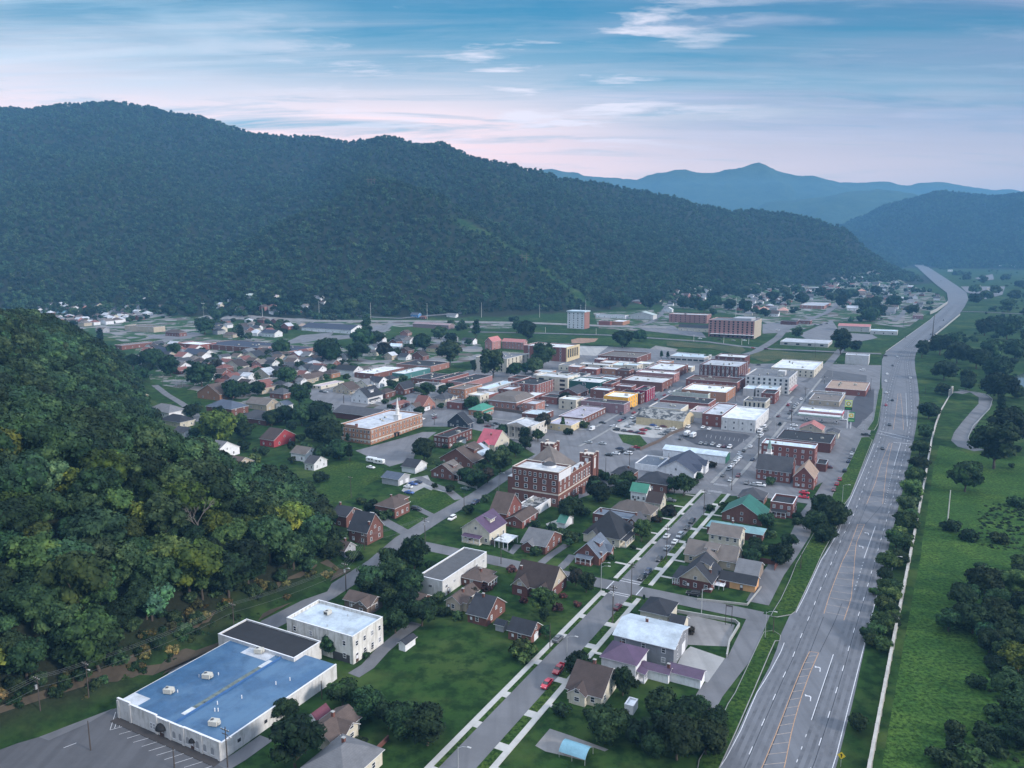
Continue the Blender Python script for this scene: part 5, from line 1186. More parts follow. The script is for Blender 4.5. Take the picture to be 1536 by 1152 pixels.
LOTS = [('parking_lot','asphalt_old',[(-98.9,178.6),(-62.0,152.9),(-59.8,143.6),(-122.5,141.9),(-124.0,144.3),(-116.4,157.0),(-108.7,163.8),(-103.2,170.7)]),('downtown_pavement','asphalt_pale',[(30.0,338.0),(42.7,351.1),(89.1,343.9),(126.7,338.0),(153.4,367.4),(210.8,450.0),(260.2,543.3),(326.5,682.8),(347.8,727.3),(275.5,739.3),(229.7,735.2),(200.2,796.1),(139.7,845.9),(46.5,873.1),(7.6,735.2),(-41.0,697.0),(-68.8,619.5),(-97.6,538.8),(-71.0,483.3),(-33.0,483.3),(-3.2,457.9),(11.8,418.8),(34.5,391.5)]),('parking_lot','asphalt_pale',[(-87.7,424.7),(-55.1,469.4),(-46.4,469.4),(-54.5,437.0),(-52.8,404.7),(-63.5,391.5)]),('parking_lot','concrete_pale',[(58.5,479.6),(67.2,499.7),(82.6,506.7),(92.6,499.7),(108.2,479.6),(93.4,455.2),(84.0,455.2),(63.7,467.1)]),('parking_lot','asphalt_dark',[(100.2,459.6),(118.0,475.8),(130.1,470.2),(142.6,464.1),(144.2,459.6),(124.3,427.7),(106.8,437.6)]),('parking_lot','asphalt_pale',[(-165.9,607.7),(-154.5,619.5),(-120.8,580.0),(-108.6,559.6),(-114.8,535.9),(-116.8,518.3),(-149.6,569.6)]),('parking_lot','asphalt_pale',[(356.6,967.2),(468.0,1140.6),(417.5,989.1),(448.1,967.2),(439.1,932.6),(404.9,900.4),(350.0,926.0)]),('parking_lot','asphalt_old',[(238.8,638.0),(285.5,700.7),(309.0,671.4),(291.2,631.7),(260.6,638.0)]),('parking_lot','concrete_pale',[(60.8,795.7),(66.8,856.6),(107.0,858.8),(85.4,786.0)]),('gravel_lot','gravel',[(139.8,815.7),(160.3,864.6),(179.3,836.7),(168.8,807.6)]),('concrete_yard','concrete',[(47.5,200.9),(50.2,204.0),(58.1,197.5),(50.4,185.3),(48.2,187.0),(44.3,194.2)]),('gravel_lot','gravel',[(53.9,224.0),(66.3,216.9),(60.6,204.0),(49.7,205.0),(50.7,216.9)]),('gravel_lot','gravel',[(5.2,159.2),(8.8,165.6),(13.0,163.2),(21.5,157.9),(20.6,157.2),(17.2,159.2),(15.5,154.1),(7.4,157.2)]),('parking_lot','asphalt_dark',[(256.4,574.2),(277.4,603.9),(286.6,607.8),(249.7,528.5),(216.6,479.2),(217.1,494.6)]),('parking_lot','asphalt_pale',[(-634.3,1210.2),(-579.5,1203.8),(-546.4,1125.0),(-567.0,1102.3),(-585.0,1069.9),(-606.3,1102.3)]),('parking_lot','asphalt_pale',[(-450.5,960.1),(-403.8,989.1),(-378.5,960.1),(-394.1,919.5),(-431.6,926.0)]),('parking_lot','asphalt_pale',[(-180.6,989.1),(-188.2,1052.8),(-173.0,1087.7),(-165.5,1102.3),(-161.2,989.1)]),('parking_lot','asphalt_pale',[(-233.8,946.2),(-216.6,960.1),(-199.1,967.2),(-188.8,932.6),(-214.5,906.7)]),('parking_lot','asphalt_pale',[(-276.7,708.4),(-261.1,700.7),(-252.8,664.4),(-274.6,693.1)]),('parking_lot','asphalt_pale',[(1117.6,1956.2),(1228.3,1956.2),(1040.1,1663.0),(935.3,1546.7),(1013.6,1750.5)]),('parking_lot','asphalt_pale',[(1395.4,2373.3),(1620.9,2655.7),(1404.6,2292.0),(1327.1,2216.0)]),('parking_lot','asphalt_pale',[(349.7,1087.7),(403.5,1125.0),(352.1,989.1),(313.9,974.4)]),('parking_lot','asphalt_pale',[(168.2,1052.8),(220.5,1069.9),(219.5,1020.0),(241.2,989.1),(233.7,932.6),(173.1,1004.3)]),('driveway','concrete',[(-49.9,369.5),(-42.0,375.5),(-39.0,363.6),(-27.9,349.6),(-24.2,341.8),(-26.9,336.7),(-41.5,355.1),(-46.6,344.3),(-51.4,349.6)]),('driveway','concrete_pale',[(13.8,304.8),(26.1,317.7),(25.1,304.8),(15.5,296.7)]),('school_yard','asphalt_pale',[(-260.3,870.3),(-260.8,960.1),(-226.2,989.1),(-220.2,932.6),(-235.3,894.3)]),('yards','yards',[(-379.0,767.4),(-419.2,870.3),(-411.0,946.2),(-355.2,932.6),(-218.8,919.5),(-147.5,767.4),(-118.7,631.7),(-117.6,596.3),(-160.7,580.0),(-190.9,545.1),(-240.5,596.3),(-293.1,631.7)]),('yards','yards',[(-581.6,1036.1),(-679.5,1161.3),(-752.8,1176.8),(-769.0,1221.5),(-665.1,1254.6),(-551.7,1239.9),(-442.2,1125.0),(-389.7,989.1),(-445.9,894.3)]),('yards','yards',[(264.0,1385.0),(296.2,1502.9),(353.7,1571.8),(409.8,1592.7),(460.3,1610.2),(535.0,1726.3),(730.4,1992.8),(777.8,1900.5),(854.5,1847.7),(526.9,1106.0),(463.7,1125.0),(355.7,989.1),(361.7,1185.8),(322.7,1303.0)]),('yards','yards',[(506.1,1253.5),(643.5,1705.6),(801.6,2015.9),(1085.2,2219.5),(894.2,1622.3),(803.0,1445.5),(683.9,1277.8),(525.1,1036.1),(502.7,1106.0)]),('yards','yards',[(-328.1,1135.4),(-136.8,1125.0),(30.3,1106.0),(28.4,1036.1),(-52.2,1036.1),(-158.2,960.1),(-185.9,989.1),(-244.2,989.1),(-299.9,1036.1)]),('yards','yards',[(-128.6,535.9),(-157.7,631.7),(-182.1,732.5),(-168.7,870.3),(-147.1,932.6),(-81.6,946.2),(-34.7,870.3),(-27.1,786.0),(-50.4,732.5),(-104.6,657.6),(-93.0,596.3),(-87.3,545.1)]),('yards','yards',[(115.6,1036.1),(130.4,1252.1),(187.6,1277.8),(251.7,1329.3),(255.1,1230.1),(228.3,1052.8),(160.6,1004.3)])]
LAWNS = [('lawn','lawn',[(-45.0,331.7),(-37.0,351.8),(-21.7,340.5),(-32.7,315.5),(-37.6,320.0)]),('lawn','lawn',[(-47.9,304.8),(-44.5,316.6),(-35.6,309.0),(-41.1,293.2)]),('lawn','lawn',[(-98.7,388.3),(-88.0,405.4),(-65.7,388.3),(-64.3,369.5),(-68.7,360.7),(-72.1,336.7),(-80.4,331.7),(-85.0,331.7)]),('lawn','lawn',[(64.7,463.5),(77.6,461.1),(78.5,440.5),(72.8,431.3),(64.9,443.5)]),('lawn','lawn',[(80.4,888.2),(104.0,930.0),(121.0,926.0),(113.9,864.6),(87.6,864.6)]),('ball_field_dirt','dirt',[(69.5,913.1),(79.1,930.0),(102.6,924.7),(95.3,894.3),(79.8,882.1),(68.0,882.1)]),('lawn','lawn',[(-156.5,960.1),(-158.8,1044.4),(-133.8,1052.8),(-81.8,1036.1),(-55.9,1036.1),(-55.7,967.2),(-100.6,967.2),(-117.1,932.6)]),('lawn','lawn2',[(180.6,906.7),(220.3,870.3),(252.7,853.2),(249.3,826.1),(233.2,795.7),(216.5,836.7),(171.3,858.8)]),('lawn','lawn2',[(238.9,786.0),(268.6,826.1),(305.4,805.6),(334.3,805.6),(308.9,749.6),(266.4,767.4),(242.9,745.2)]),('dirt_patch','brush',[(-115.7,160.5),(-117.4,163.2),(-109.8,171.6),(-103.0,180.3),(-97.1,188.9),(-91.4,200.0),(-84.5,208.1),(-79.2,209.2),(-77.6,207.6),(-96.0,184.4),(-98.9,179.1),(-110.2,164.9)]),('hillside_clearing','lawn',[(-119.9,274.7),(-179.9,422.9),(-164.9,404.4),(-113.6,273.2),(-107.9,266.2),(-112.1,267.8),(-115.5,264.7)]),('lawn','lawn',[(237.5,1316.0),(254.4,1356.6),(252.7,1316.0),(228.7,1241.7)])]
ISLANDS = [[(78.7,222.5),(80.2,225.2),(86.0,234.7),(94.0,249.4),(101.2,263.4),(119.1,294.0),(126.1,306.1),(131.6,313.1),(136.1,310.7),(132.9,303.8),(113.8,271.9),(102.5,251.7),(93.9,236.7),(87.7,225.8),(85.4,223.4),(80.5,221.8)],[(40.7,154.1),(46.7,163.8),(52.8,175.5),(55.9,180.3),(71.0,208.1),(73.4,212.4),(76.4,213.3),(77.7,210.3),(76.4,207.1),(75.1,207.1),(70.6,199.0),(60.5,180.3),(51.9,164.5),(45.1,152.3),(43.6,149.9),(39.3,149.9)],[(139.8,330.6),(154.8,359.1),(172.4,389.0),(189.7,419.9),(209.1,455.5),(214.0,456.4),(213.5,450.1),(206.5,437.2),(186.1,400.1),(168.9,368.5),(154.0,341.4),(146.6,330.0),(141.9,326.7)],[(220.9,474.3),(236.7,500.0),(288.2,603.9),(294.4,610.1),(270.5,560.4),(234.9,489.4),(225.2,473.3)]]
HIGHWAY = ([(41.4,144.6),(44.5,151.6),(48.9,158.9),(53.3,166.4),(57.8,174.5),(63.0,183.4),(68.9,193.2),(73.7,202.1),(78.4,211.8),(84.3,222.3),(92.1,233.9),(97.9,244.0),(104.3,254.9),(111.2,266.8),(119.2,279.7),(127.8,293.9),(136.3,309.5),(145.4,326.8),(156.1,345.9),(168.1,367.4),(181.6,391.5),(196.9,418.8),(214.2,450.0),(232.5,483.3),(251.6,521.8),(273.4,566.6),(291.3,605.4),(311.7,649.6),(335.6,700.7),(363.7,760.1),(388.4,805.6),(421.1,856.6),(459.8,914.3),(503.9,980.2),(554.5,1056.2),(613.5,1144.5),(680.4,1248.8),(760.6,1373.5),(849.1,1525.4),(950.7,1714.4),(1061.1,1956.2),(1210.3,2276.4),(1418.8,2720.4),(1656.3,3221.8),(1745.7,3420.0)],[(64.8,144.6),(69.6,151.6),(73.8,158.9),(78.1,166.4),(82.8,174.5),(87.8,183.4),(93.2,193.2),(98.2,202.1),(103.7,211.8),(109.6,222.3),(116.1,233.9),(121.8,244.0),(127.9,254.9),(134.7,266.8),(142.0,279.7),(149.9,293.9),(158.6,309.5),(168.4,326.8),(179.4,345.9),(191.5,367.4),(205.1,391.5),(220.4,418.8),(237.8,450.0),(256.3,483.3),(276.9,521.8),(301.0,566.6),(320.2,605.4),(341.8,649.6),(366.2,700.7),(395.8,760.1),(420.3,805.6),(452.5,856.6),(492.8,914.3),(538.0,980.2),(589.1,1056.2),(648.1,1144.5),(716.8,1248.8),(795.4,1373.5),(888.8,1525.4),(993.9,1714.4),(1109.9,1956.2),(1260.4,2276.4),(1468.1,2720.4),(1701.6,3221.8),(1778.2,3408.3)])
SOLID = [('white',0.14,[(43.4,149.9),(44.9,151.6),(52.8,164.5),(61.4,180.3),(67.1,188.8),(74.5,200.9),(77.2,206.0)]),('white',0.14,[(87.3,224.8),(94.4,236.7),(111.5,266.8),(111.9,267.0),(130.4,296.8),(145.3,324.9),(175.3,377.8),(210.3,440.8)]),('white',0.14,[(68.0,150.2),(69.0,151.6),(79.2,169.5),(98.9,204.0),(115.7,233.4),(127.0,253.2)]),('orange',0.14,[(51.6,148.1),(53.7,151.6),(61.3,164.6),(70.2,180.4),(78.9,195.3),(82.5,201.0)]),('orange',0.14,[(56.5,147.7),(58.5,151.6),(65.3,165.9),(72.0,178.6),(78.3,189.7),(84.8,200.4)]),('orange',0.14,[(95.6,224.1),(102.3,236.8),(111.2,252.6),(119.3,266.8),(125.7,277.0),(140.9,303.9)]),('orange',0.14,[(99.9,219.8),(108.2,234.1),(119.1,257.2),(123.5,266.8),(131.2,283.1),(143.6,303.9)]),('orange',0.14,[(156.4,330.4),(174.8,362.2),(193.4,396.6),(219.5,441.8)]),('orange',0.14,[(163.4,330.4),(182.6,368.5),(196.9,396.6),(221.2,441.8)]),('orange',0.14,[(237.5,474.6),(265.1,528.0),(296.3,589.2)]),('orange',0.14,[(244.0,474.6),(269.6,528.0),(298.3,589.2)]),('white',0.14,[(70.8,168.8),(88.5,199.5)]),('white',0.14,[(127.4,268.0),(146.9,301.5)]),('white',0.14,[(198.5,392.7),(226.1,441.8)]),('white',0.14,[(250.7,483.3),(303.7,591.9)]),('white',0.35,[(222.8,444.0),(232.1,439.5)]),('white',0.3,[(227.4,471.9),(238.0,453.2)]),('white',0.3,[(223.6,465.6),(234.4,447.3)]),('yellow',0.14,[(-115.6,153.6),(-113.0,156.3),(-109.2,160.5)]),('white',0.14,[(-115.7,158.2),(-114.7,158.9),(-109.8,164.2)]),('white',0.14,[(-112.3,152.9),(-111.2,153.6),(-105.7,159.9)]),('white',0.12,[(-103.3,155.4),(-98.2,160.1)])]
HATCH = [([(51.6,148.1),(53.7,151.6),(61.3,164.6),(70.2,180.4),(78.9,195.3),(82.5,201.0)],[(56.5,147.7),(58.5,151.6),(65.3,165.9),(72.0,178.6),(78.3,189.7),(84.8,200.4)],15),([(95.6,224.1),(102.3,236.8),(111.2,252.6),(119.3,266.8),(125.7,277.0),(140.9,303.9)],[(99.9,219.8),(108.2,234.1),(119.1,257.2),(123.5,266.8),(131.2,283.1),(143.6,303.9)],16),([(156.4,330.4),(174.8,362.2),(193.4,396.6),(219.5,441.8)],[(163.4,330.4),(182.6,368.5),(196.9,396.6),(221.2,441.8)],14),([(237.5,474.6),(265.1,528.0),(296.3,589.2)],[(244.0,474.6),(269.6,528.0),(298.3,589.2)],8)]
DASH = [(3.2,9.0,[(45.9,145.6),(49.7,151.6),(58.4,166.7),(64.4,177.1),(70.7,187.9),(76.8,198.1),(83.1,209.4),(89.5,220.6),(95.4,231.0),(101.7,242.4),(108.2,253.8),(114.7,265.1),(128.1,288.8),(145.6,317.9),(166.7,356.3),(206.2,428.4),(238.9,488.7),(274.4,560.3),(309.8,628.2),(358.4,719.5),(405.0,805.6),(474.1,914.3),(597.7,1098.6),(773.9,1373.5)]),(3.2,9.0,[(62.5,148.8),(65.8,154.0),(72.4,165.2),(78.5,175.5),(84.1,185.3),(90.1,195.6),(95.9,206.0),(102.2,216.9),(108.7,228.3),(115.0,238.8),(121.4,250.2),(127.6,261.0),(160.1,317.9),(181.9,356.3),(204.5,396.6),(234.5,450.0),(273.0,521.8),(321.2,619.5),(378.2,739.3),(419.6,815.3),(486.7,914.3),(608.0,1089.9),(790.3,1373.5)]),(1.2,4.0,[(59.1,148.8),(61.1,152.2),(70.8,168.8)]),(1.0,2.2,[(112.5,241.4),(126.9,266.8)]),(1.0,2.6,[(164.3,330.4),(198.5,392.7)])]
ARROWS = [(81.9,191.9),(74.2,178.2),(140.4,293.2),(131.9,279.0)]
BAYS = [[(-95.4,172.1),(-93.1,164.9)],[(-85.8,165.9),(-90.2,163.3)],[(-83.4,164.5),(-87.6,161.8)],[(-80.9,163.0),(-85.5,160.3)],[(-78.6,161.5),(-82.9,158.8)],[(-76.1,160.0),(-80.6,157.2)],[(-73.6,158.4),(-78.2,155.7)],[(-71.3,157.1),(-75.8,154.2)],[(-68.9,155.5),(-73.1,152.9)],[(-66.4,154.0),(-70.4,151.6)],[(-64.0,152.6),(-67.6,149.9)],[(-93.1,164.9),(-88.5,167.7)],[(-94.0,171.0),(-92.4,165.6)],[(-92.8,170.2),(-91.6,166.1)],[(-91.3,169.5),(-90.8,166.6)],[(-90.2,168.6),(-89.8,167.0)],[(118.5,462.6),(116.1,455.2)],[(121.0,461.3),(118.6,453.9)],[(123.4,459.9),(121.0,452.6)],[(125.9,458.6),(123.4,451.3)],[(128.3,457.3),(125.8,450.1)],[(130.7,456.0),(128.2,448.7)],[(133.1,454.7),(130.5,447.3)],[(135.5,453.4),(132.8,446.0)],[(137.9,452.1),(135.2,444.6)],[(215.0,474.3),(217.8,471.4)],[(217.2,478.2),(219.9,475.3)],[(219.4,482.2),(222.0,479.2)],[(221.7,486.3),(224.2,483.2)],[(224.0,490.4),(226.4,487.3)],[(226.3,494.6),(228.6,491.5)],[(228.7,498.9),(230.8,495.7)],[(231.1,503.3),(233.1,500.0)]]
WALLTOP = [(70.5,140.4),(74.9,148.2),(104.4,199.5),(139.9,260.9),(160.9,297.2),(197.4,360.4),(246.7,446.7),(273.5,491.6),(297.3,530.0),(330.2,579.7)]
RIVER = [(395.3,628.2),(410.1,643.4),(403.9,619.5),(391.3,586.6),(343.3,483.3),(242.0,326.8),(178.9,254.9),(162.0,233.9),(144.8,207.8),(130.6,180.4),(113.6,149.8),(146.2,149.8),(356.4,391.5),(503.0,682.8),(460.3,689.9)]
INFILL = [([(278.4,1408.4),(306.1,1512.6),(338.7,1553.5),(404.2,1581.3),(370.3,1445.5),(304.2,1303.0)],20,'on the far valley floor'),([(359.7,1230.1),(437.0,1546.7),(528.9,1705.3),(724.5,1976.3),(749.9,1847.7),(626.3,1546.7),(553.2,1511.4),(455.6,1253.5),(369.7,1144.5)],48,'on the far valley floor'),([(533.9,1277.8),(652.8,1546.7),(633.5,1663.0),(790.4,1986.7),(1050.3,2163.0),(873.1,1583.6),(740.4,1385.0),(673.2,1329.3),(534.2,1106.0)],60,'on the far valley floor'),([(-587.0,1052.8),(-693.1,1159.9),(-754.0,1182.3),(-761.6,1212.8),(-662.4,1249.0),(-564.1,1237.8),(-549.8,1209.4),(-538.4,1125.0)],52,'on the far valley floor'),([(-342.5,732.5),(-399.4,847.6),(-358.5,858.8),(-289.6,749.6),(-258.9,815.7),(-224.7,767.4),(-201.9,815.7),(-162.0,732.5),(-162.1,585.3),(-208.2,596.3),(-245.2,631.7)],95,'in the left residential blocks'),([(-370.8,974.4),(-423.8,1106.0),(-377.8,1134.1),(-304.5,1087.7),(-266.4,974.4),(-309.5,946.2)],20,'on the far valley floor'),([(-124.3,767.4),(-156.8,847.6),(-158.8,932.6),(-129.2,974.4),(-87.5,919.5),(-79.3,815.7),(-105.4,749.6)],8,'in the left residential blocks'),([(-458.9,1200.4),(-476.5,1250.8),(-377.6,1232.4),(-292.3,1231.0),(-284.8,1196.4),(-357.8,1162.4)],8,'on the far valley floor')]
BANK = [(76.2,148.8),(79.4,151.6),(95.2,178.7),(113.7,210.3),(132.5,242.2),(149.1,270.2),(158.4,286.8),(182.2,328.0),(221.2,396.3),(246.3,437.2),(252.6,419.9),(278.4,411.8),(321.9,391.5),(125.6,141.6)]
TAR = [[(45.9,145.6),(49.7,151.6),(58.4,166.7),(64.4,177.1),(70.7,187.9),(76.8,198.1),(83.1,209.4),(89.5,220.6),(95.4,231.0),(101.7,242.4),(108.2,253.8),(114.7,265.1),(128.1,288.8),(145.6,317.9),(166.7,356.3),(206.2,428.4),(238.9,488.7),(274.4,560.3),(309.8,628.2),(358.4,719.5),(405.0,805.6),(474.1,914.3),(597.7,1098.6),(773.9,1373.5)],[(62.5,148.8),(65.8,154.0),(72.4,165.2),(78.5,175.5),(84.1,185.3),(90.1,195.6),(95.9,206.0),(102.2,216.9),(108.7,228.3),(115.0,238.8),(121.4,250.2),(127.6,261.0),(160.1,317.9),(181.9,356.3),(204.5,396.6),(234.5,450.0),(273.0,521.8),(321.2,619.5),(378.2,739.3),(419.6,815.3),(486.7,914.3),(608.0,1089.9),(790.3,1373.5)],[(51.6,148.1),(53.7,151.6),(61.3,164.6),(70.2,180.4),(78.9,195.3),(82.5,201.0)],[(70.8,168.8),(88.5,199.5)],[(84.9,200.6),(96.0,218.0),(104.0,231.5)],[(82.4,201.0),(95.6,224.1)],[(140.9,303.9),(156.4,330.4)],[(143.6,303.9),(163.4,330.4)]]
GROVES = [([(-198.8,451.6),(-229.3,550.3),(-179.3,506.3),(-144.4,550.3),(-108.6,472.9),(-87.3,415.3),(-92.9,397.4),(-92.0,359.9),(-87.0,323.9),(-112.7,359.9),(-132.3,384.1),(-158.8,443.1),(-178.2,459.9),(-178.6,426.8)],46),([(-47.2,278.2),(-36.4,285.3),(-27.7,252.6),(-30.8,238.8),(-25.3,228.7),(-23.9,215.8),(-33.7,215.8),(-44.6,233.7),(-51.9,242.8),(-46.1,252.6)],14),([(-46.0,431.9),(7.5,444.3),(6.7,394.9),(-10.5,360.7),(-38.8,360.7)],12),([(15.8,341.8),(28.0,357.9),(42.5,369.5),(57.0,363.6),(53.7,341.8),(37.4,322.3),(32.6,304.8),(21.3,304.8)],12),([(85.8,304.8),(106.4,304.8),(92.2,261.7),(80.4,257.1)],6),([(-102.9,631.7),(-71.9,685.7),(-19.0,574.8),(-6.8,451.3),(-22.4,433.8),(-36.6,527.0),(-74.9,527.0)],18),([(-118.8,805.6),(-32.4,894.3),(14.6,836.7),(11.6,657.6),(-24.0,657.6),(-58.4,671.4)],8),([(-346.4,732.5),(-332.0,870.3),(-159.5,786.0),(-122.0,619.5),(-162.1,585.3),(-221.7,574.8)],44),([(-42.0,165.9),(-32.7,161.1),(-32.8,152.9),(-41.1,151.7)],5),([(50.0,183.6),(52.4,177.1),(43.6,151.7),(28.9,151.7),(24.3,157.9)],7),([(440.7,805.6),(504.1,894.3),(635.4,1069.9),(814.9,1329.3),(1142.6,1750.5),(358.0,531.4),(370.0,596.3),(387.8,657.6),(376.4,671.4)],70),([(157.3,248.0),(179.7,257.0),(113.2,151.6),(106.2,154.7),(113.1,168.0),(126.2,183.6),(131.2,208.1),(127.5,213.5)],26),([(1357.7,2373.3),(1832.5,3013.6),(1958.4,3016.3),(1142.6,1750.5),(977.0,1583.6),(1165.3,2015.3)],22),([(254.4,415.8),(305.5,460.1),(250.4,368.5),(246.1,381.9)],6),([(342.4,1207.6),(459.0,1546.7),(672.2,1887.6),(904.2,1956.2),(526.9,1106.0),(507.9,1207.6),(631.8,1546.7),(455.6,1253.5),(363.5,1125.0)],40),([(-545.5,1164.8),(-582.2,1247.2),(-472.1,1250.7),(-271.1,1244.3),(-228.7,1175.0),(-314.2,1153.6),(-438.4,1155.7)],40)]
CHURCH = (20.1,325.6)
CH_W = 22.6
GASP = (199.5,495.8)
SIGNS = [(210.6,479.2,4.2,14.1,'tall petrol sign with yellow-green flower emblem, upper of two, white pole'),(212.8,479.2,4.2,6.6,'lower petrol sign with yellow flower emblem on green board')]
WARN = (70.7,151.9)
PYLONS = [(-284,1619,14),(22,1417,13)]
DEAD = (-99.9,236.6)
YARD = [(29.4,164.5),(27.4,162.1),(30.7,162.1)]
FENCES = [('garden_wall',[(-37.8,162.1),(-31.8,156.0),(-30.6,156.0),(-28.1,161.5)],1.1,0.35,'red','low dark walled garden edge beside the cream house','wall',0, False),('retaining_wall',[(50.3,225.2),(66.8,218.6),(67.4,216.3),(61.8,206.5),(58.7,198.0)],1.0,0.4,'conc','low concrete wall around the gravel lot by the crossing','wall',0, False),('yard_kerb_wall',[(58.9,233.7),(73.8,229.9),(82.2,242.8)],0.7,0.3,'conc','low pale wall edging the lawn of the craftsman house','wall',0, False),('wooden_fence',[(82.8,266.4),(87.0,264.8),(94.0,261.7),(91.3,257.1)],1.9,0.12,'red','reddish wooden fence behind the broad bungalow','fence',2.4, False),('wooden_fence',[(-16.2,289.0),(-6.3,280.8)],1.8,0.12,'wood','grey wooden fence between purple-gabled house and carport','fence',2.4, False),('lot_wall',[(71.8,425.0),(85.4,443.5),(95.7,461.1),(107.1,474.9)],1.8,0.2,'wood','long brownish fence along the car lot beside the alley','fence',3, False),('hedge_wall',[(-26.0,362.2),(-16.4,352.9)],1.2,0.3,'conc','low pale garden wall by the parked green car','wall',0, False),('guard_rail',[(473.0,882.1),(523.3,960.1),(598.2,1069.9),(699.4,1218.7)],2.4,0.5,'conc','grey parapet wall along the right of the highway bridge','barrier',0, False),('guard_rail',[(392.5,813.6),(470.6,930.0),(611.5,1140.6),(668.6,1230.1)],1.0,0.4,'conc','low concrete barrier along the left highway edge','barrier',0, False),('ramp_wall',[(658.7,1230.1),(694.1,1277.8),(795.8,1429.9)],5,0.6,'conc','pale tall retaining wall at the highway bend','wall',0, False),('wooden_fence',[(-13.0,531.4),(-7.1,529.2),(9.0,518.3)],2.0,0.15,'wood','dark fence below the mansard-roofed brick building','fence',0, False),('path_rail',[(260.2,428.4),(271.8,453.2),(291.2,481.7),(333.8,534.6),(355.5,567.2),(362.0,585.0),(351.0,603.9)],1.0,0.12,'steel','dark rail along the curving river path','railing',3, True)]

WALLC = dict(brick=(.175,.080,.066), brickr=(.215,.085,.074), brickd=(.13,.055,.05), brickp=(.33,.17,.14), pinkbrick=(.36,.19,.18), orange=(.32,.17,.11), white=(.74,.75,.78), whitewash=(.62,.62,.62),
  stucco=(.68,.67,.64), cream=(.60,.56,.47), creamy=(.60,.50,.32), tan=(.44,.38,.30), grey=(.36,.37,.40), brown=(.16,.12,.10), wood=(.25,.20,.17), metal=(.21,.22,.245), steel=(.35,.37,.40), block=(.50,.49,.48),
  pale=(.50,.50,.50), pale2=(.64,.61,.55), sage=(.45,.50,.45), mauve=(.27,.17,.19), mauve2=(.27,.20,.21), crimson=(.28,.03,.07), yellow=(.80,.42,.05), dkgreen=(.035,.11,.095), tealwall=(.08,.21,.21), darkwall=(.05,.06,.085),
  redwall=(.34,.055,.065), bluewall=(.12,.26,.50), gasred=(.55,.55,.55), orangewood=(.72,.40,.19), craft=(.40,.36,.31))
ROOFC = dict(dk=(.040,.043,.053), black=(.022,.024,.030), grey=(.17,.175,.19), grey2=(.085,.087,.095), dkgrey=(.075,.077,.088), brown=(.105,.08,.072), dkbrown=(.065,.05,.048), redbrown=(.20,.09,.08), taupe=(.165,.145,.135), taupe2=(.14,.12,.112),
  red=(.40,.075,.11), red2=(.46,.17,.16), redtan=(.40,.17,.16), maroon=(.13,.05,.07), purple=(.085,.052,.098), green=(.030,.145,.11), green2=(.04,.22,.15), teal=(.15,.28,.30), tealblue=(.16,.33,.42), blue=(.036,.098,.195), bluegrey=(.125,.15,.19),
  slate=(.085,.105,.145), navy=(.055,.065,.095), silver=(.50,.58,.66), silver2=(.48,.51,.56), ice=(.55,.66,.74), white=(.70,.74,.78), white2=(.60,.62,.64), lilac=(.44,.42,.50), pinkroof=(.48,.40,.42), peach=(.48,.27,.22), tanroof=(.38,.28,.22), sageroof=(.40,.46,.44), moss=(.30,.30,.29), patch=(.42,.42,.42), mauve2=(.27,.20,.21))
METAL_ROOFS = {'silver','purple','green','green2','teal','tealblue','red','ice','red2','sageroof'}
def wall_mat(k):
    if ('w', k) in MATS: return MATS[('w', k)]
    c = WALLC[k]; t = NT('wall_'+{'brickr':'red_brick','brickd':'dark_brick','brickp':'pale_brick'}.get(k, k), 0.85, 0.25)
    n = t.noise(0.55, 5, 0.7, 'Object'); s = t.noise(1.0, 4, 0.7, 'Object', (0.9, 0.9, 0.12))
    col = t.ramp(n, [(0.25, sc3(c, .78)), (0.5, c), (0.78, sc3(c, 1.14))])
    if 'brick' in k or k in ('orange', 'mauve', 'mauve2'):
        br = t.n('ShaderNodeTexBrick'); tc = t.n('ShaderNodeTexCoord'); br.inputs['Scale'].default_value = 1.0
        br.inputs['Brick Width'].default_value = 0.5; br.inputs['Row Height'].default_value = 0.17; br.inputs['Mortar Size'].default_value = 0.018
        br.inputs['Color1'].default_value = (*sc3(c, 1.12), 1); br.inputs['Color2'].default_value = (*sc3(c, .78), 1); br.inputs['Mortar'].default_value = (*sc3(c, 1.35), 1)
        m = t.n('ShaderNodeMapping'); m.inputs['Rotation'].default_value = (R(90), 0, 0); t.put(m.inputs[0], tc.outputs['Object']); t.put(br.inputs[0], m.outputs[0])
        col = t.mix(0.45, col, br.outputs[0])
    stain = (.42, .40, .36) if k in ('stucco', 'whitewash') else (.72, .70, .68)
    lo, hi = (.45, .75) if k == 'stucco' else (.52, .85)
    col = t.mix(1.0, col, t.ramp(s, [(lo, (1, 1, 1)), (hi, stain)]), 'MULTIPLY')
    v = t.math('ADD', 0.90, t.math('MULTIPLY', t.rnd(), 0.2)); hs = t.n('ShaderNodeHueSaturation'); t.put(hs.inputs['Value'], v); t.put(hs.inputs['Color'], col)
    t.col(hs.outputs[0]); MATS[('w', k)] = t.m; return t.m
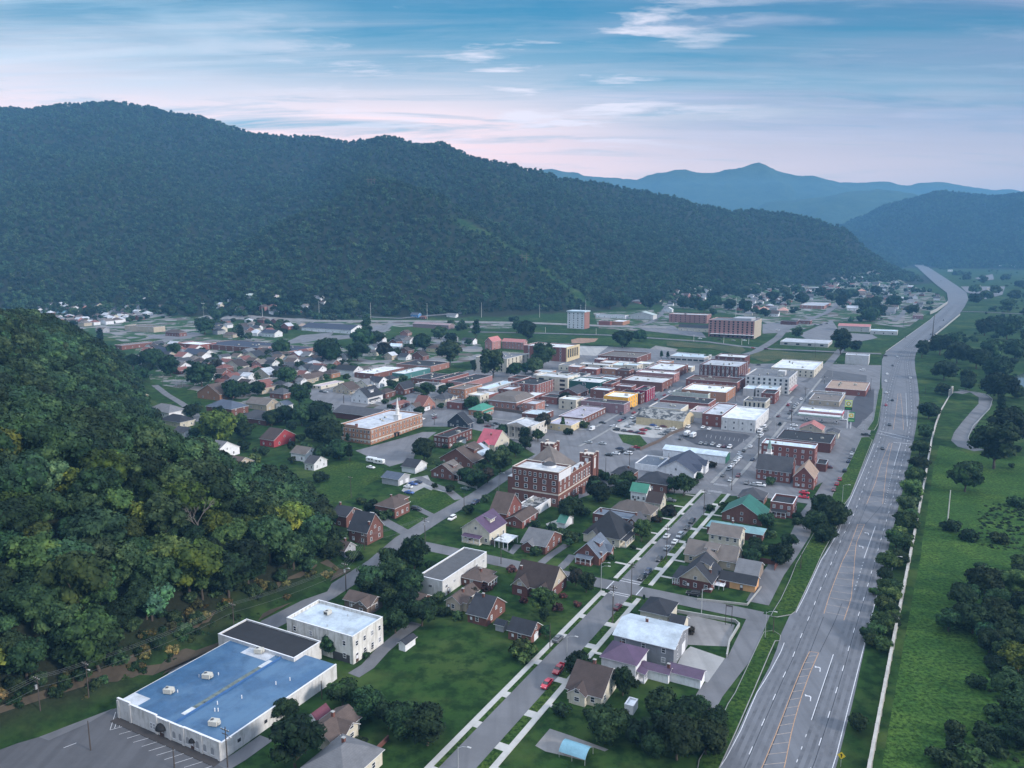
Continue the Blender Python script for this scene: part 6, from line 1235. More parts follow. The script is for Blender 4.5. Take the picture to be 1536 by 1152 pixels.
def roof_mat(k):
    if ('r', k) in MATS: return MATS[('r', k)]
    c = ROOFC[k]; me = k in METAL_ROOFS; flat = k in ('white','white2','silver2','blue','black','patch','moss','lilac','grey2')
    t = NT('roof_'+k, 0.36 if k == 'blue' else 0.5 if me else 0.9, 0.4 if me or flat else 0.2)
    n = t.noise(0.35, 6, 0.7, 'Object'); n2 = t.noise(3.0, 3, 0.6, 'Object')
    col = t.ramp(n, [(0.28, sc3(c, .72)), (0.5, c), (0.75, sc3(c, 1.22))])
    col = t.mix(t.ramp(n2, [(0.4, 0.0), (0.75, 0.35)]), col, sc3(c, .6))
    if k in ('moss', 'patch'):
        p = t.noise(0.28, 6, 0.75, 'Object'); col = t.mix(t.ramp(p, [(0.46, 0.0), (0.54, 1.0)]), col, (.05, .055, .06))
    elif k == 'blue':
        p = t.noise(0.10, 5, 0.7, 'Object'); col = t.mix(t.ramp(p, [(0.44, 0.0), (0.60, 0.65)]), col, (.080, .160, .26)); p = t.noise(0.5, 3, 0.7, 'Object', (1, .08, 1)); col = t.mix(t.ramp(p, [(0.5, 0.0), (0.7, 0.35)]), col, (.04, .08, .16))
    elif k in ('white', 'white2', 'silver2', 'ice', 'lilac', 'silver'):
        p = t.noise(0.12, 5, 0.7, 'Object'); col = t.mix(1.0, col, t.ramp(p, [(0.42, (1, 1, 1)), (0.68, (.66, .65, .64))]), 'MULTIPLY')
    if me and k != 'ice':
        wv = t.n('ShaderNodeTexWave'); wv.inputs['Scale'].default_value = 1.1; wv.bands_direction = 'X'; tc = t.n('ShaderNodeTexCoord'); t.put(wv.inputs[0], tc.outputs['Object'])
        col = t.mix(t.ramp(wv.outputs[0], [(0.0, 0.35), (0.12, 0.0)]), col, sc3(c, .5))
    if not (me or flat):
        wv = t.n('ShaderNodeTexWave'); wv.inputs['Scale'].default_value = 1.4; wv.inputs['Distortion'].default_value = 1.5; wv.bands_direction = 'Z'; tc = t.n('ShaderNodeTexCoord'); t.put(wv.inputs[0], tc.outputs['Object'])
        col = t.mix(t.math('MULTIPLY', wv.outputs[0], 0.25), col, sc3(c, .65))
    hs = t.n('ShaderNodeHueSaturation'); t.put(hs.inputs['Value'], t.math('ADD', 0.86, t.math('MULTIPLY', t.rnd(), 0.28))); t.put(hs.inputs['Color'], col)
    t.col(hs.outputs[0]); MATS[('r', k)] = t.m; return t.m
TRIM = simple('white_trim', (.70, .71, .74), 0.6, .06); DARKTRIM = simple('dark_trim', (.06, .06, .065), .6, .1)
GLASS = NT('window_glass', 0.12, 0.6); GLASS.col((.022, .028, .038)); GLASS = GLASS.m
GLASSB = NT('bright_reflection_glass', 0.25, 0.5); GLASSB.col((.30, .31, .33)); GLASSB = GLASSB.m  # bright reflection put into the base colour of these panes
DOORM = simple('door_paint', (.10, .06, .05), .5); CHIM = wall_mat('brick'); STEEL = simple('galvanised', (.42, .44, .46), .45, .1, 2.0, .5, .3)
HVACM = simple('hvac_casing', (.50, .49, .44), .5, .1, 2.0)
CONC = simple('concrete', (.34, .34, .33), .9, .14, .8)
WOODM = simple('weathered_wood', (.13, .10, .085), .9, .25, 1.5)
def window_mesh(gl, trim, name='window'):
    m = MB(); t = .09   # unit window facing -y, 1 x 1, depth in metres
    for x0, x1, z0, z1 in ((-.5, .5, 0, t), (-.5, .5, 1-t, 1), (-.5, -.5+t, t, 1-t), (.5-t, .5, t, 1-t), (-.5+t, .5-t, .48, .54)): m.box(x0, x1, -.07, .0, z0, z1, 0)
    m.box(-.5+t, .5-t, -.03, .0, t, .48, 1); m.box(-.5+t, .5-t, -.03, 0, .54, 1-t, 1)
    return m.mesh(name, [trim, gl])
WINS = [window_mesh(GLASS, TRIM), window_mesh(GLASSB, TRIM), window_mesh(GLASS, DARKTRIM)]
def door_mesh(mat):
    m = MB(); m.box(-.5, .5, -.05, 0, 0, 1, 0); m.box(-.38, .38, -.07, -.05, .45, .9, 1); m.box(.36, .42, -.1, -.05, .42, .46, 1); return m.mesh('door', [mat, TRIM])
DOOR = door_mesh(DOORM)
def garage_mesh():
    m = MB()
    for k in range(4): m.box(-.5, .5, -.06+.004*(k % 2), 0, k*.25, k*.25+.24, 0)
    return m.mesh('garage_door', [TRIM])
GARD = garage_mesh()
def hvac_mesh():
    m = MB(); m.box(-.9, .9, -.7, .7, .15, 1.1, 0); m.box(-.75, .75, -.55, .55, 0, .15, 1); m.box(.9, 1.25, -.4, .4, .3, .9, 0)
    m.tube((-.35, 0, 1.1), (-.35, 0, 1.2), .42, .42, 12, 1); m.tube((-.35, 0, 1.2), (-.35, 0, 1.21), .34, .34, 12, 2); m.box(-.91, -.9, -.5, .5, .3, .9, 2); return m.mesh('roof_unit', [HVACM, STEEL, DARKTRIM])
HVAC = hvac_mesh()
def slab(m, pts, th=.16):
    """roof plane: top face material 0, edges material 1"""
    n = len(pts); i = len(m.v); m.v += [tuple(p) for p in pts]+[(p[0], p[1], p[2]-th) for p in pts]
    m.f.append(tuple(range(i, i+n))); m.m.append(0); m.f.append(tuple(range(i+2*n-1, i+n-1, -1))); m.m.append(1)
    for k in range(n):
        j = (k+1) % n; m.f.append((i+k, i+n+k, i+n+j, i+j)); m.m.append(1)
def volume(W, Rf, x0, x1, y0, y1, h, roof, pitch=.55, oh=.45, z0=-1.5, para=.45):
    w, d = x1-x0, y1-y0
    if roof == 'f':
        t = .28; hd = h-para
        W.box(x0, x1, y0, y1, z0, hd-.002, 0)
        for a in ((x0, x1, y0, y0+t), (x0, x1, y1-t, y1), (x0, x0+t, y0+t, y1-t), (x1-t, x1, y0+t, y1-t)):
            W.box(*a, hd-.002, h, 0); W.box(a[0]-.04, a[1]+.04, a[2]-.04, a[3]+.04, h, h+.08, 1)
        Rf.box(x0+t, x1-t, y0+t, y1-t, hd-.001, hd+.06, 0)
        return h
    if roof == 'v':                                   # barrel, axis along x
        n = 10; rise = d*.16; P = []
        for k in range(n+1):
            u = k/n; P.append((y0+d*u, h+rise*math.sin(math.pi*u)))
        W.box(x0, x1, y0, y1, z0, h-.01, 0)
        for xa in (x0, x1-.25): W.prism([(xa, a, b-.02) for a, b in P]+[], 0, 0) if False else None
        for a, b in zip(P[:-1], P[1:]): slab(Rf, [(x0-.15, a[0], a[1]), (x1+.15, a[0], a[1]), (x1+.15, b[0], b[1]), (x0-.15, b[0], b[1])], .1)
        for xa, s in ((x0, -1), (x1, 1)):
            pts = [(xa, a, b-.05) for a, b in P]; W.poly(pts if s > 0 else pts[::-1], 0)
        return h+rise
    W.box(x0, x1, y0, y1, z0, h, 0)
    if roof in ('gx', 'gy'):
        L = d if roof == 'gx' else w; rise = pitch*L/2; T = (lambda a, b, z: (a, b, z)) if roof == 'gx' else (lambda a, b, z: (b, a, z))
        a0, a1 = (x0, x1) if roof == 'gx' else (y0, y1); b0, b1 = (y0, y1) if roof == 'gx' else (x0, x1); bc = (b0+b1)/2
        s1 = [T(a0-oh, b0-oh, h-oh*pitch+.16), T(a1+oh, b0-oh, h-oh*pitch+.16), T(a1+oh, bc, h+rise+.16), T(a0-oh, bc, h+rise+.16)]
        s2 = [T(a0-oh, bc, h+rise+.16), T(a1+oh, bc, h+rise+.16), T(a1+oh, b1+oh, h-oh*pitch+.16), T(a0-oh, b1+oh, h-oh*pitch+.16)]
        if roof == 'gy': s1.reverse(); s2.reverse()
        slab(Rf, s1); slab(Rf, s2)
        for a, s in ((a0, -1), (a1, 1)):
            tri = [T(a, b0, h), T(a, b1, h), T(a, bc, h+rise)]
            if (s > 0) != (roof == 'gx'): tri = tri[::-1]
            W.poly(tri, 2)
        return h+rise
    if roof == 'h' or roof == 'mansard':
        X0, X1, Y0, Y1 = x0-oh, x1+oh, y0-oh, y1+oh; z = h-oh*pitch+.16
        if roof == 'mansard':
            i = min(w, d)*.20; top = h+i*.75; q = [(X0, Y0), (X1, Y0), (X1, Y1), (X0, Y1)]; p = [(X0+i, Y0+i), (X1-i, Y0+i), (X1-i, Y1-i), (X0+i, Y1-i)]
            for k in range(4):
                j = (k+1) % 4; slab(Rf, [(*q[k], h), (*q[j], h), (*p[j], top), (*p[k], top)], .2)
            slab(Rf, [(*a, top+.02) for a in p], .1); W.box(x0-.5, x1+.5, y0-.5, y1+.5, h-.5, h-.06, 1); return top
        m = min(X1-X0, Y1-Y0)/2; rise = m*pitch; r0, r1 = ((X0+m, (Y0+Y1)/2), (X1-m, (Y0+Y1)/2)) if w >= d else (((X0+X1)/2, Y0+m), ((X0+X1)/2, Y1-m))
        a, b, c, e = (X0, Y0, z), (X1, Y0, z), (X1, Y1, z), (X0, Y1, z); r0 = (*r0, z+rise); r1 = (*r1, z+rise)
        if w >= d: F4 = [[a, b, r1, r0], [b, c, r1], [c, e, r0, r1], [e, a, r0]]
        else: F4 = [[a, b, r0], [b, c, r1, r0], [c, e, r1], [e, a, r0, r1]]
        for q in F4: slab(Rf, q)
        return z+rise
def roof_z(roof, x, y, x0, x1, y0, y1, h, p):
    if roof == 'gx': return h+.16+p*((y1-y0)/2-abs(y-(y0+y1)/2))
    if roof == 'gy': return h+.16+p*((x1-x0)/2-abs(x-(x0+x1)/2))
    if roof == 'h': return h+.16+p*max(0, min(x-x0, x1-x, y-y0, y1-y))
    return h
PLACED = []      # (x, y, r, ref) for labels of trees and cars
def part(m, name, mats, parent, **k):
    return m.build(name, mats, parent, **k) if m.f else None
def put_win(parent, face, pos, z, ww, wh, x0, x1, y0, y1, mesh, name='window'):
    if face == 'y': o = link(name, mesh, parent, (pos, y0-.004, z), 0, (ww, 1, wh))
    elif face == 'x': o = link(name, mesh, parent, (x1+.004, pos, z), math.pi/2, (ww, 1, wh))
    elif face == '-x': o = link(name, mesh, parent, (x0-.004, pos, z), -math.pi/2, (ww, 1, wh))
    return o
def house(row):
    (X, Y, Z, rot, w, d, h, roof, wall, rc, label, ref, o) = row
    rg = random.Random(hash((round(X*10), round(Y*10))) & 0xffff)
    dist = math.hypot(X, Y); region = o.get('region'); flat = roof in ('f', 'v')
    cat = o.get('cat', 'house')
    name = {'house': 'house', 'building': 'commercial_building'}.get(cat, cat)
    if label is None:
        wn = {'brickr':'red brick','brickd':'dark brick','brickp':'pale brick','pinkbrick':'pink','orange':'orange brick','redwall':'red','bluewall':'blue','creamy':'yellow-cream','block':'pale'}.get(wall, wall)
        rn = {'dk':'dark','dkgrey':'dark grey','dkbrown':'dark brown','grey':'grey','redbrown':'red-brown','silver2':'pale','white2':'white','navy':'dark','slate':'slate','taupe':'taupe','ice':'pale','peach':'peach','pinkroof':'pinkish','tealblue':'pale blue','sageroof':'sage','red2':'reddish','tanroof':'tan'}.get(rc, rc)
        kind = 'house' if cat == 'house' else cat
        if roof == 'f': kind = 'garage' if h < 3 else 'building'
        label = f"{wn} {kind} with {rn} {'hip' if roof=='h' else 'flat' if flat else 'gable'} roof {region}"
    t = thing(name, label, {'building': 'building'}.get(cat, cat), (X, Y, Z), R(rot))
    if region: t['group'] = 'houses '+region
    PLACED.append((X, Y, max(w, d)/2, ref, t.name))
    x0, x1, y0, y1 = -w/2, w/2, -d/2, d/2; pitch = o.get('pitch', .55)
    sp = o.get('special'); W = MB(); Rf = MB()
    wm = wall_mat(wall); gm = wm
    if wall == 'craft': wm = wall_mat('brickd'); gm = wall_mat('tan')
    if sp == 'arch': return arch_carport(t, w, d, h, rc)
    if sp == 'carport': return carport(t, w, d, h, rc)
    if sp == 'blue': return blue_building(t, w, d, h)
    top = volume(W, Rf, x0, x1, y0, y1, h, roof, pitch, .45 if dist < 700 else .6, para=.9 if h > 6 else .45)
    for k, (a, b, c, e, hh, rr) in enumerate(o.get('wing', [])): volume(W, Rf, a*w if a < 0 else a*w, b*w, c*d, e*d, hh, rr, pitch)
    gables = []
    for face, tt, gw in o.get('xg', []):               # cross gables
        if face == 'y':
            xc = x0+tt*w; prj = 1.4; a, b = xc-gw/2, xc+gw/2
            volume(W, Rf, a, b, y0-prj, (y0+y1)/2, h+.02, 'gy', max(pitch, .7)); gables.append(('y', xc, y0-prj, gw))
        else:
            yc = y0+tt*d; prj = 1.4; volume(W, Rf, (x0+x1)/2, x1+prj, yc-gw/2, yc+gw/2, h+.02, 'gx', max(pitch, .7)); gables.append(('x', yc, x1+prj, gw))
    trim = TRIM if not (wall in ('brickd',) and flat) else STEEL
    part(W, 'wall', [wm, trim, gm], t); rf = part(Rf, 'roof', [roof_mat(rc), TRIM if not flat else trim], t)
    # windows
    dark = WINS[2] if (flat and wall in ('pale', 'block', 'pinkbrick', 'cream') and dist > 450) else None
    def wmesh(): return dark or WINS[0 if rg.random() < .72 else 1]
    if not o.get('nowin'):
        if 'win' in o: nx, ny = o['win']
        elif region: nx, ny = (2, 2) if dist < 700 else (2, 1)
        else: nx, ny = max(1, int(w/4.2)), max(1, int(d/4.2))
        ww, wh = o.get('wsize', (1.15, 1.5)); fl = o.get('wfl') or max(1, int((h+.4)/3.0))
        if roof not in ('f', 'v') : fl = max(1, int((h+.3)/2.6))
        if sp == 'hall': fl = 3
        fh = h/fl if flat else 2.7; zb = o.get('wz', .95 if fh < 4 else 1.2)
        if flat and fl > 1: fh = (h-1.0)/fl
        while (nx+ny)*fl > 96: nx = max(1, nx-1); ny = max(0, ny-1)
        for f in range(fl):
            z = zb+f*fh
            if z+wh > h+.1 and f: continue
            for k in range(nx):
                p = x0+(k+.5)*w/nx
                if any(g[0] == 'y' and abs(p-g[1]) < g[3]/2+ww/2 for g in gables): continue
                if f == 0 and dist < 420 and k == nx//2 and o.get('porch') == 'y': continue
                put_win(t, 'y', p, z, min(ww, w/nx*.8), min(wh, h-z-.15), x0, x1, y0, y1, wmesh())
            for k in range(ny):
                p = y0+(k+.5)*d/ny
                if any(g[0] == 'x' and abs(p-g[1]) < g[3]/2+ww/2 for g in gables): continue
                put_win(t, 'x', p, z, min(ww, d/ny*.8), min(wh, h-z-.15), x0, x1, y0, y1, wmesh())
        if roof == 'gy' and pitch*w/2 > 1.9 and dist < 760: put_win(t, 'y', 0, h+.15, 1.1, 1.2, x0, x1, y0, y1, wmesh())
        if roof == 'gx' and pitch*d/2 > 1.9 and dist < 760: put_win(t, 'x', 0, h+.15, 1.1, 1.2, x0, x1, y0, y1, wmesh())
        for g in gables:
            if dist > 760: continue
            for zz in (.95, h+.1 if g[3] > 4 else None):
                if zz is None: continue
                if g[0] == 'y': put_win(t, 'y', g[1], zz, 1.4, 1.2, x0, x1, g[2], y1, wmesh())
                else: put_win(t, 'x', g[1], zz, 1.4, 1.2, x0, g[2], y0, y1, wmesh())
        if dist < 520 and not flat: link('door', DOOR, t, (x0+.28*w if nx > 1 else x0+.2*w, y0-.01, .12), 0, (.95, 1, 2.05))
        elif dist < 520 and flat and sp != 'hall': link('door', DOOR, t, (x1+.01, y0+.12*d, .1), math.pi/2, (1.1, 1, 2.1))
    if o.get('gar'):
        n = 2 if o.get('gar2') else 1
        for k in range(n):
            if o['gar'] == 'x': link('garage_door', GARD, t, (x1+.01, y0+d*(k+.5)/n, 0.02), math.pi/2, (min(2.6, d/n*.7), 1, 2.1))
            else: link('garage_door', GARD, t, (x0+w*(k+.5)/n, y0-.01, 0.02), 0, (min(4.5, w/n*.7), 1, 2.2))
    if o.get('dorm') and not flat:
        D = MB(); DR = MB(); p = pitch
        if roof in ('gy', 'h') or o['dorm'] == 'x' and roof == 'gy':
            ex = w*.24; dw = min(3.4, d*.4); zt = h+p*(w/2-.1*w)
            D.box(x1*.15, x1*.62, -dw/2, dw/2, h+.2, zt, 0); slab(DR, [(x1*.72, -dw/2-.25, zt-.12), (x1*.72, dw/2+.25, zt-.12), (0, dw/2+.25, h+p*w/2+.05), (0, -dw/2-.25, h+p*w/2+.05)][::1], .14)
            dm = part(D, 'dormer', [gm, TRIM], t); part(DR, 'dormer_roof', [roof_mat(rc), TRIM], dm)
            for q in (-.22, .22): link('window', wmesh(), dm, (x1*.62+.004, q*dw, zt-1.25), math.pi/2, (.8, 1, .8))
        else:
            dw = min(4.5, w*.4); zt = h+p*(d/2-.1*d); D.box(-dw/2, dw/2, y0*.62, y0*.15, h+.2, zt, 0)
            slab(DR, [(-dw/2-.25, y0*.72, zt-.12), (dw/2+.25, y0*.72, zt-.12), (dw/2+.25, 0, h+p*d/2+.05), (-dw/2-.25, 0, h+p*d/2+.05)], .14)
            dm = part(D, 'dormer', [gm, TRIM], t); part(DR, 'dormer_roof', [roof_mat(rc), TRIM], dm)
            for q in (-.25, 0, .25): link('window', wmesh(), dm, (q*dw, y0*.62-.004, zt-1.25), 0, (.8, 1, .8))
    if o.get('porch') and dist < 760:
        P = MB(); PR = MB(); f = o['porch']; pd = 2.3; ph = min(2.9, h-.1)
        if f in ('y', 'side'):
            a, b = (x0, x1) if w < 9 else (x0+.1*w, x0+.75*w)
            if f == 'side': a, b = x0-2.6, x0-.02; 
            ya, yb = (y0-pd, y0) if f == 'y' else (y0+.5, y0+.8*d)
            slab(PR, [(a-.2, ya-.2, ph-.25), (b+.2, ya-.2, ph-.25), (b+.2, yb, ph+.25), (a-.2, yb, ph+.25)], .14)
            P.box(a, b, ya, yb-.004, -.3, .45, 1)
            for q in range(4): P.box(a+(b-a-.3)*q/3, a+(b-a-.3)*q/3+.3, ya+.05, ya+.35, .45, ph-.25, 0)
            P.box(a, b, ya+.1, ya+.18, 1.1, 1.2, 0)
        else:
            a, b = y0+.05*d, y0+.7*d
            xx = x1
            slab(PR, [(xx, a-.2, ph+.25), (xx+pd+.2, a-.2, ph-.25), (xx+pd+.2, b+.2, ph-.25), (xx, b+.2, ph+.25)], .14)
            P.box(xx+.004, xx+pd, a, b, -.3, .45, 1)
            for q in range(4): P.box(xx+pd-.35, xx+pd-.05, a+(b-a-.3)*q/3, a+(b-a-.3)*q/3+.3, .45, ph-.25, 0)
            P.box(xx+pd-.2, xx+pd-.12, a, b, 1.1, 1.2, 0)
        pp = part(P, 'porch', [TRIM, wm], t); part(PR, 'porch_roof', [roof_mat(rc), TRIM], pp)
    if o.get('deck'):
        Dk = MB(); Dk.box(x1, x1+3.2, y0+.3*d, y0+.75*d, 1.2, 1.32, 0)
        for a in (x1+.1, x1+1.6, x1+3.1):
            for b in (y0+.3*d+.1, y0+.75*d-.1): Dk.box(a-.07, a+.07, b-.07, b+.07, -.5, 2.2, 0)
        Dk.box(x1, x1+3.2, y0+.3*d, y0+.3*d+.06, 2.05, 2.15, 0); Dk.box(x1+3.12, x1+3.18, y0+.3*d, y0+.75*d, 2.05, 2.15, 0); part(Dk, 'deck', [TRIM], t)
    if o.get('chim') or (not flat and region is None and dist < 700 and rg.random() < .3 and not o.get('nowin')):
        cx, cy = o.get('chim', (rg.uniform(.3, .7), rg.uniform(.4, .6)))
        a, b = x0+cx*w, y0+cy*d; zt = roof_z(roof, min(max(a, x0), x1), b, x0, x1, y0, y1, h, pitch)+1.0; m = MB(); zt = max(zt, h+1.2)
        m.box(a-.35, a+.35, b-.3, b+.3, 0 if cx > .9 else h-1.0, zt, 0); m.box(a-.42, a+.42, b-.37, b+.37, zt, zt+.12, 1); part(m, 'chimney', [CHIM, CONC], t)
    # roof plant on larger flat roofs
    if flat and roof == 'f' and w*d > 160 and dist < 900 and region is None and wall != 'whitewash':
        for k in range(min(4, 1+int(w*d/400))):
            u = link('roof_unit', HVAC, t, (x0+w*rg.uniform(.2, .8), y0+d*rg.uniform(.2, .8), h-(.9 if h > 6 else .45)+.07), rg.choice((0, 1.57)), rg.uniform(.7, 1.2))
        for k in range(2):
            a, b = x0+w*rg.uniform(.1, .9), y0+d*rg.uniform(.1, .9); zz = h-(.9 if h > 6 else .45); m = MB(); m.tube((a, b, zz), (a, b, zz+.7), .14, .14, 6); part(m, 'vent_pipe', [STEEL], t)
    special(sp, t, w, d, h, x0, x1, y0, y1, top, wm, rc, rg)
def arch_carport(t, w, d, h, rc):
    m = MB(); n = 12
    P = [(-d/2+d*k/n, h-1.0+1.3*math.sin(math.pi*k/n)**.8) for k in range(n+1)]
    for a, b in zip(P[:-1], P[1:]): slab(m, [(-w/2, a[0], a[1]), (w/2, a[0], a[1]), (w/2, b[0], b[1]), (-w/2, b[0], b[1])], .06)
    part(m, 'roof', [roof_mat(rc), STEEL], t)
    for sx in (-1, 0, 1):
        for sy in (-1, 1):
            q = MB(); q.tube((sx*(w/2-.1), sy*(d/2-.05), -.2), (sx*(w/2-.1), sy*(d/2-.05), h-1.0), .06); part(q, 'post', [STEEL], t)
def carport(t, w, d, h, rc):
    m = MB(); m.box(-w/2, w/2, -d/2, d/2, h-.3, h, 1); m.box(-w/2+.1, w/2-.1, -d/2+.1, d/2-.1, h, h+.03, 0); part(m, 'roof', [roof_mat(rc), TRIM], t)
    for sx in (-1, -.33, .33, 1):
        for sy in (-1, 1):
            q = MB(); q.box(sx*(w/2-.2)-.1, sx*(w/2-.2)+.1, sy*(d/2-.2)-.1, sy*(d/2-.2)+.1, -.3, h-.3); part(q, 'post', [TRIM], t)
def blue_building(t, w, d, h):
    x0, x1, y0, y1 = -w/2, w/2, -d/2, d/2; W = MB(); Rb = MB(); xm = x0+w*.56
    W.box(x0, x1, y0, y1, -1.5, h-.75, 0)
    steps = [(x0, x0+.13*w, .45), (x0+.13*w, x0+.40*w, .10), (x0+.40*w, x0+.66*w, -.25), (x0+.66*w, x1, -.10)]
    for a, b, dz in steps: W.box(a, b, y0, y0+.35, h-.75, h+dz, 0); W.box(a-.05, b+.05, y0-.06, y0+.41, h+dz, h+dz+.14, 1)
    for q in (0, .13, .40, .53, .66, .83, 1): W.box(x0+w*q-.35-.3*(q == 1)+.3*(q == 0), x0+w*q+.35-.3*(q == 1)+.3*(q == 0), y0-.18, y0-.004, -.5, h+.05, 0)
    W.box(x1-.3, x1, y0+.35, y1, h-.75, h-.5, 0); W.box(x1-.36, x1+.06, y0+.35, y1, h-.5, h-.42, 1)
    W.box(x0, x0+.3, y0+.35, y1, h-.75, h-.45, 0)
    part(W, 'wall', [wall_mat('whitewash'), TRIM], t)
    Rb.box(x0+.3, xm, y0+.35, y1, h-.749, h-.42, 0); Rb.box(xm, x1-.36, y0+.35, y1, h-.749, h-.62, 0)
    part(Rb, 'roof', [roof_mat('blue')], t)
    m = MB(); m.box(xm-.12, xm+.12, y0+.5, y1, h-.62, h-.12, 0); part(m, 'roof_ridge', [simple('blue_ridge', (.05, .13, .30), .5)], t)
    m = MB(); m.box(xm-1.7, xm-.2, y0+.18*d, y0+.72*d, h-.42, h-.36, 0); m.box(xm-1.75, xm-.15, y0+.10*d, y0+.18*d, h-.42, h-.33, 1); m.box(xm-1.75, xm-.15, y0+.72*d, y0+.82*d, h-.42, h-.33, 1)
    part(m, 'skylight_strip', [simple('algae_skylight', (.13, .16, .15), .4, .5, .9), roof_mat('white')], t)
    for q in ((x0+.30, x0+.17*w, y0+.35, y0+.12*d), (xm-.33*w, xm-.06*w, y0+.80*d, y0+.93*d)): m = MB(); m.box(*q, h-.42, h-.38, 0); part(m, 'pale_roof_patch', [roof_mat('silver2')], t)
    for a, b, z in ((x0+.22*w, y0+.22*d, h-.42), (x0+.30*w, y0+.46*d, h-.42), (x0+.36*w, y0+.86*d, h-.34), (x0+.80*w, y0+.12*d, h-.62)): link('roof_unit', HVAC, t, (a, b, z), .3, 1.15)
    for a, b in ((.27, .25), (.24, .44), (.34, .52), (.63, .28), (.68, .22), (.70, .23), (.72, .40), (.80, .62), (.85, .7)): m = MB(); m.tube((x0+a*w, y0+b*d, h-.7), (x0+a*w, y0+b*d, h+.25), .12); part(m, 'vent_pipe', [TRIM], t)
    for q in (.345, .375): link('window', WINS[1], t, (x0+q*w, y0-.004, .9), 0, (.7, 1, 1.6))
    for q in (.57, .63, .70, .79, .86, .93): 
        m = MB(); n = 8; a = x0+q*w; m.poly([(a-.5, y0-.03, .9), (a+.5, y0-.03, .9)]+[(a+.5*math.cos(k*math.pi/n), y0-.03, 2.1+.5*math.sin(k*math.pi/n)) for k in range(n+1)], 0); m.box(a-.55, a+.55, y0-.10, y0-.004, .8, .9, 1); part(m, 'arched_window', [GLASSB, TRIM], t)
    for q, s in ((.45, 1.5), (.745, .85)):           # dome awnings over the doors
        m = MB(); n = 10; a = x0+q*w
        for k in range(n):
            t0, t1 = math.pi*k/n, math.pi*(k+1)/n
            for j in range(4):
                u0, u1 = j*math.pi/8, (j+1)*math.pi/8
                def P(tt, u): return (a-s*math.cos(tt)*math.cos(u), y0-.02-s*.9*math.sin(tt)*math.cos(u)*1.0, 2.0+s*math.sin(u)*.9)
                m.poly([P(t0, u0), P(t1, u0), P(t1, u1), P(t0, u1)], 0)
        aw = part(m, 'dome_awning', [simple('black_canvas', (.012, .012, .014), .7)], t)
        link('door', DOOR, t, (a, y0-.01, .05), 0, (1.5 if s > 1 else 1.0, 1, 2.1))
    m = MB(); m.box(x0-.3, x1+.1, y0-2.0, y0-.004, -.05, .16, 0); part(m, 'entrance_step', [simple('dark_paving', (.055, .05, .05), .9)], t)
    for q in (.2, .5, .62, .75): link('window', WINS[2], t, (x1+.004, y0+q*d*.7, 1.6), math.pi/2, (.9, 1, .8))
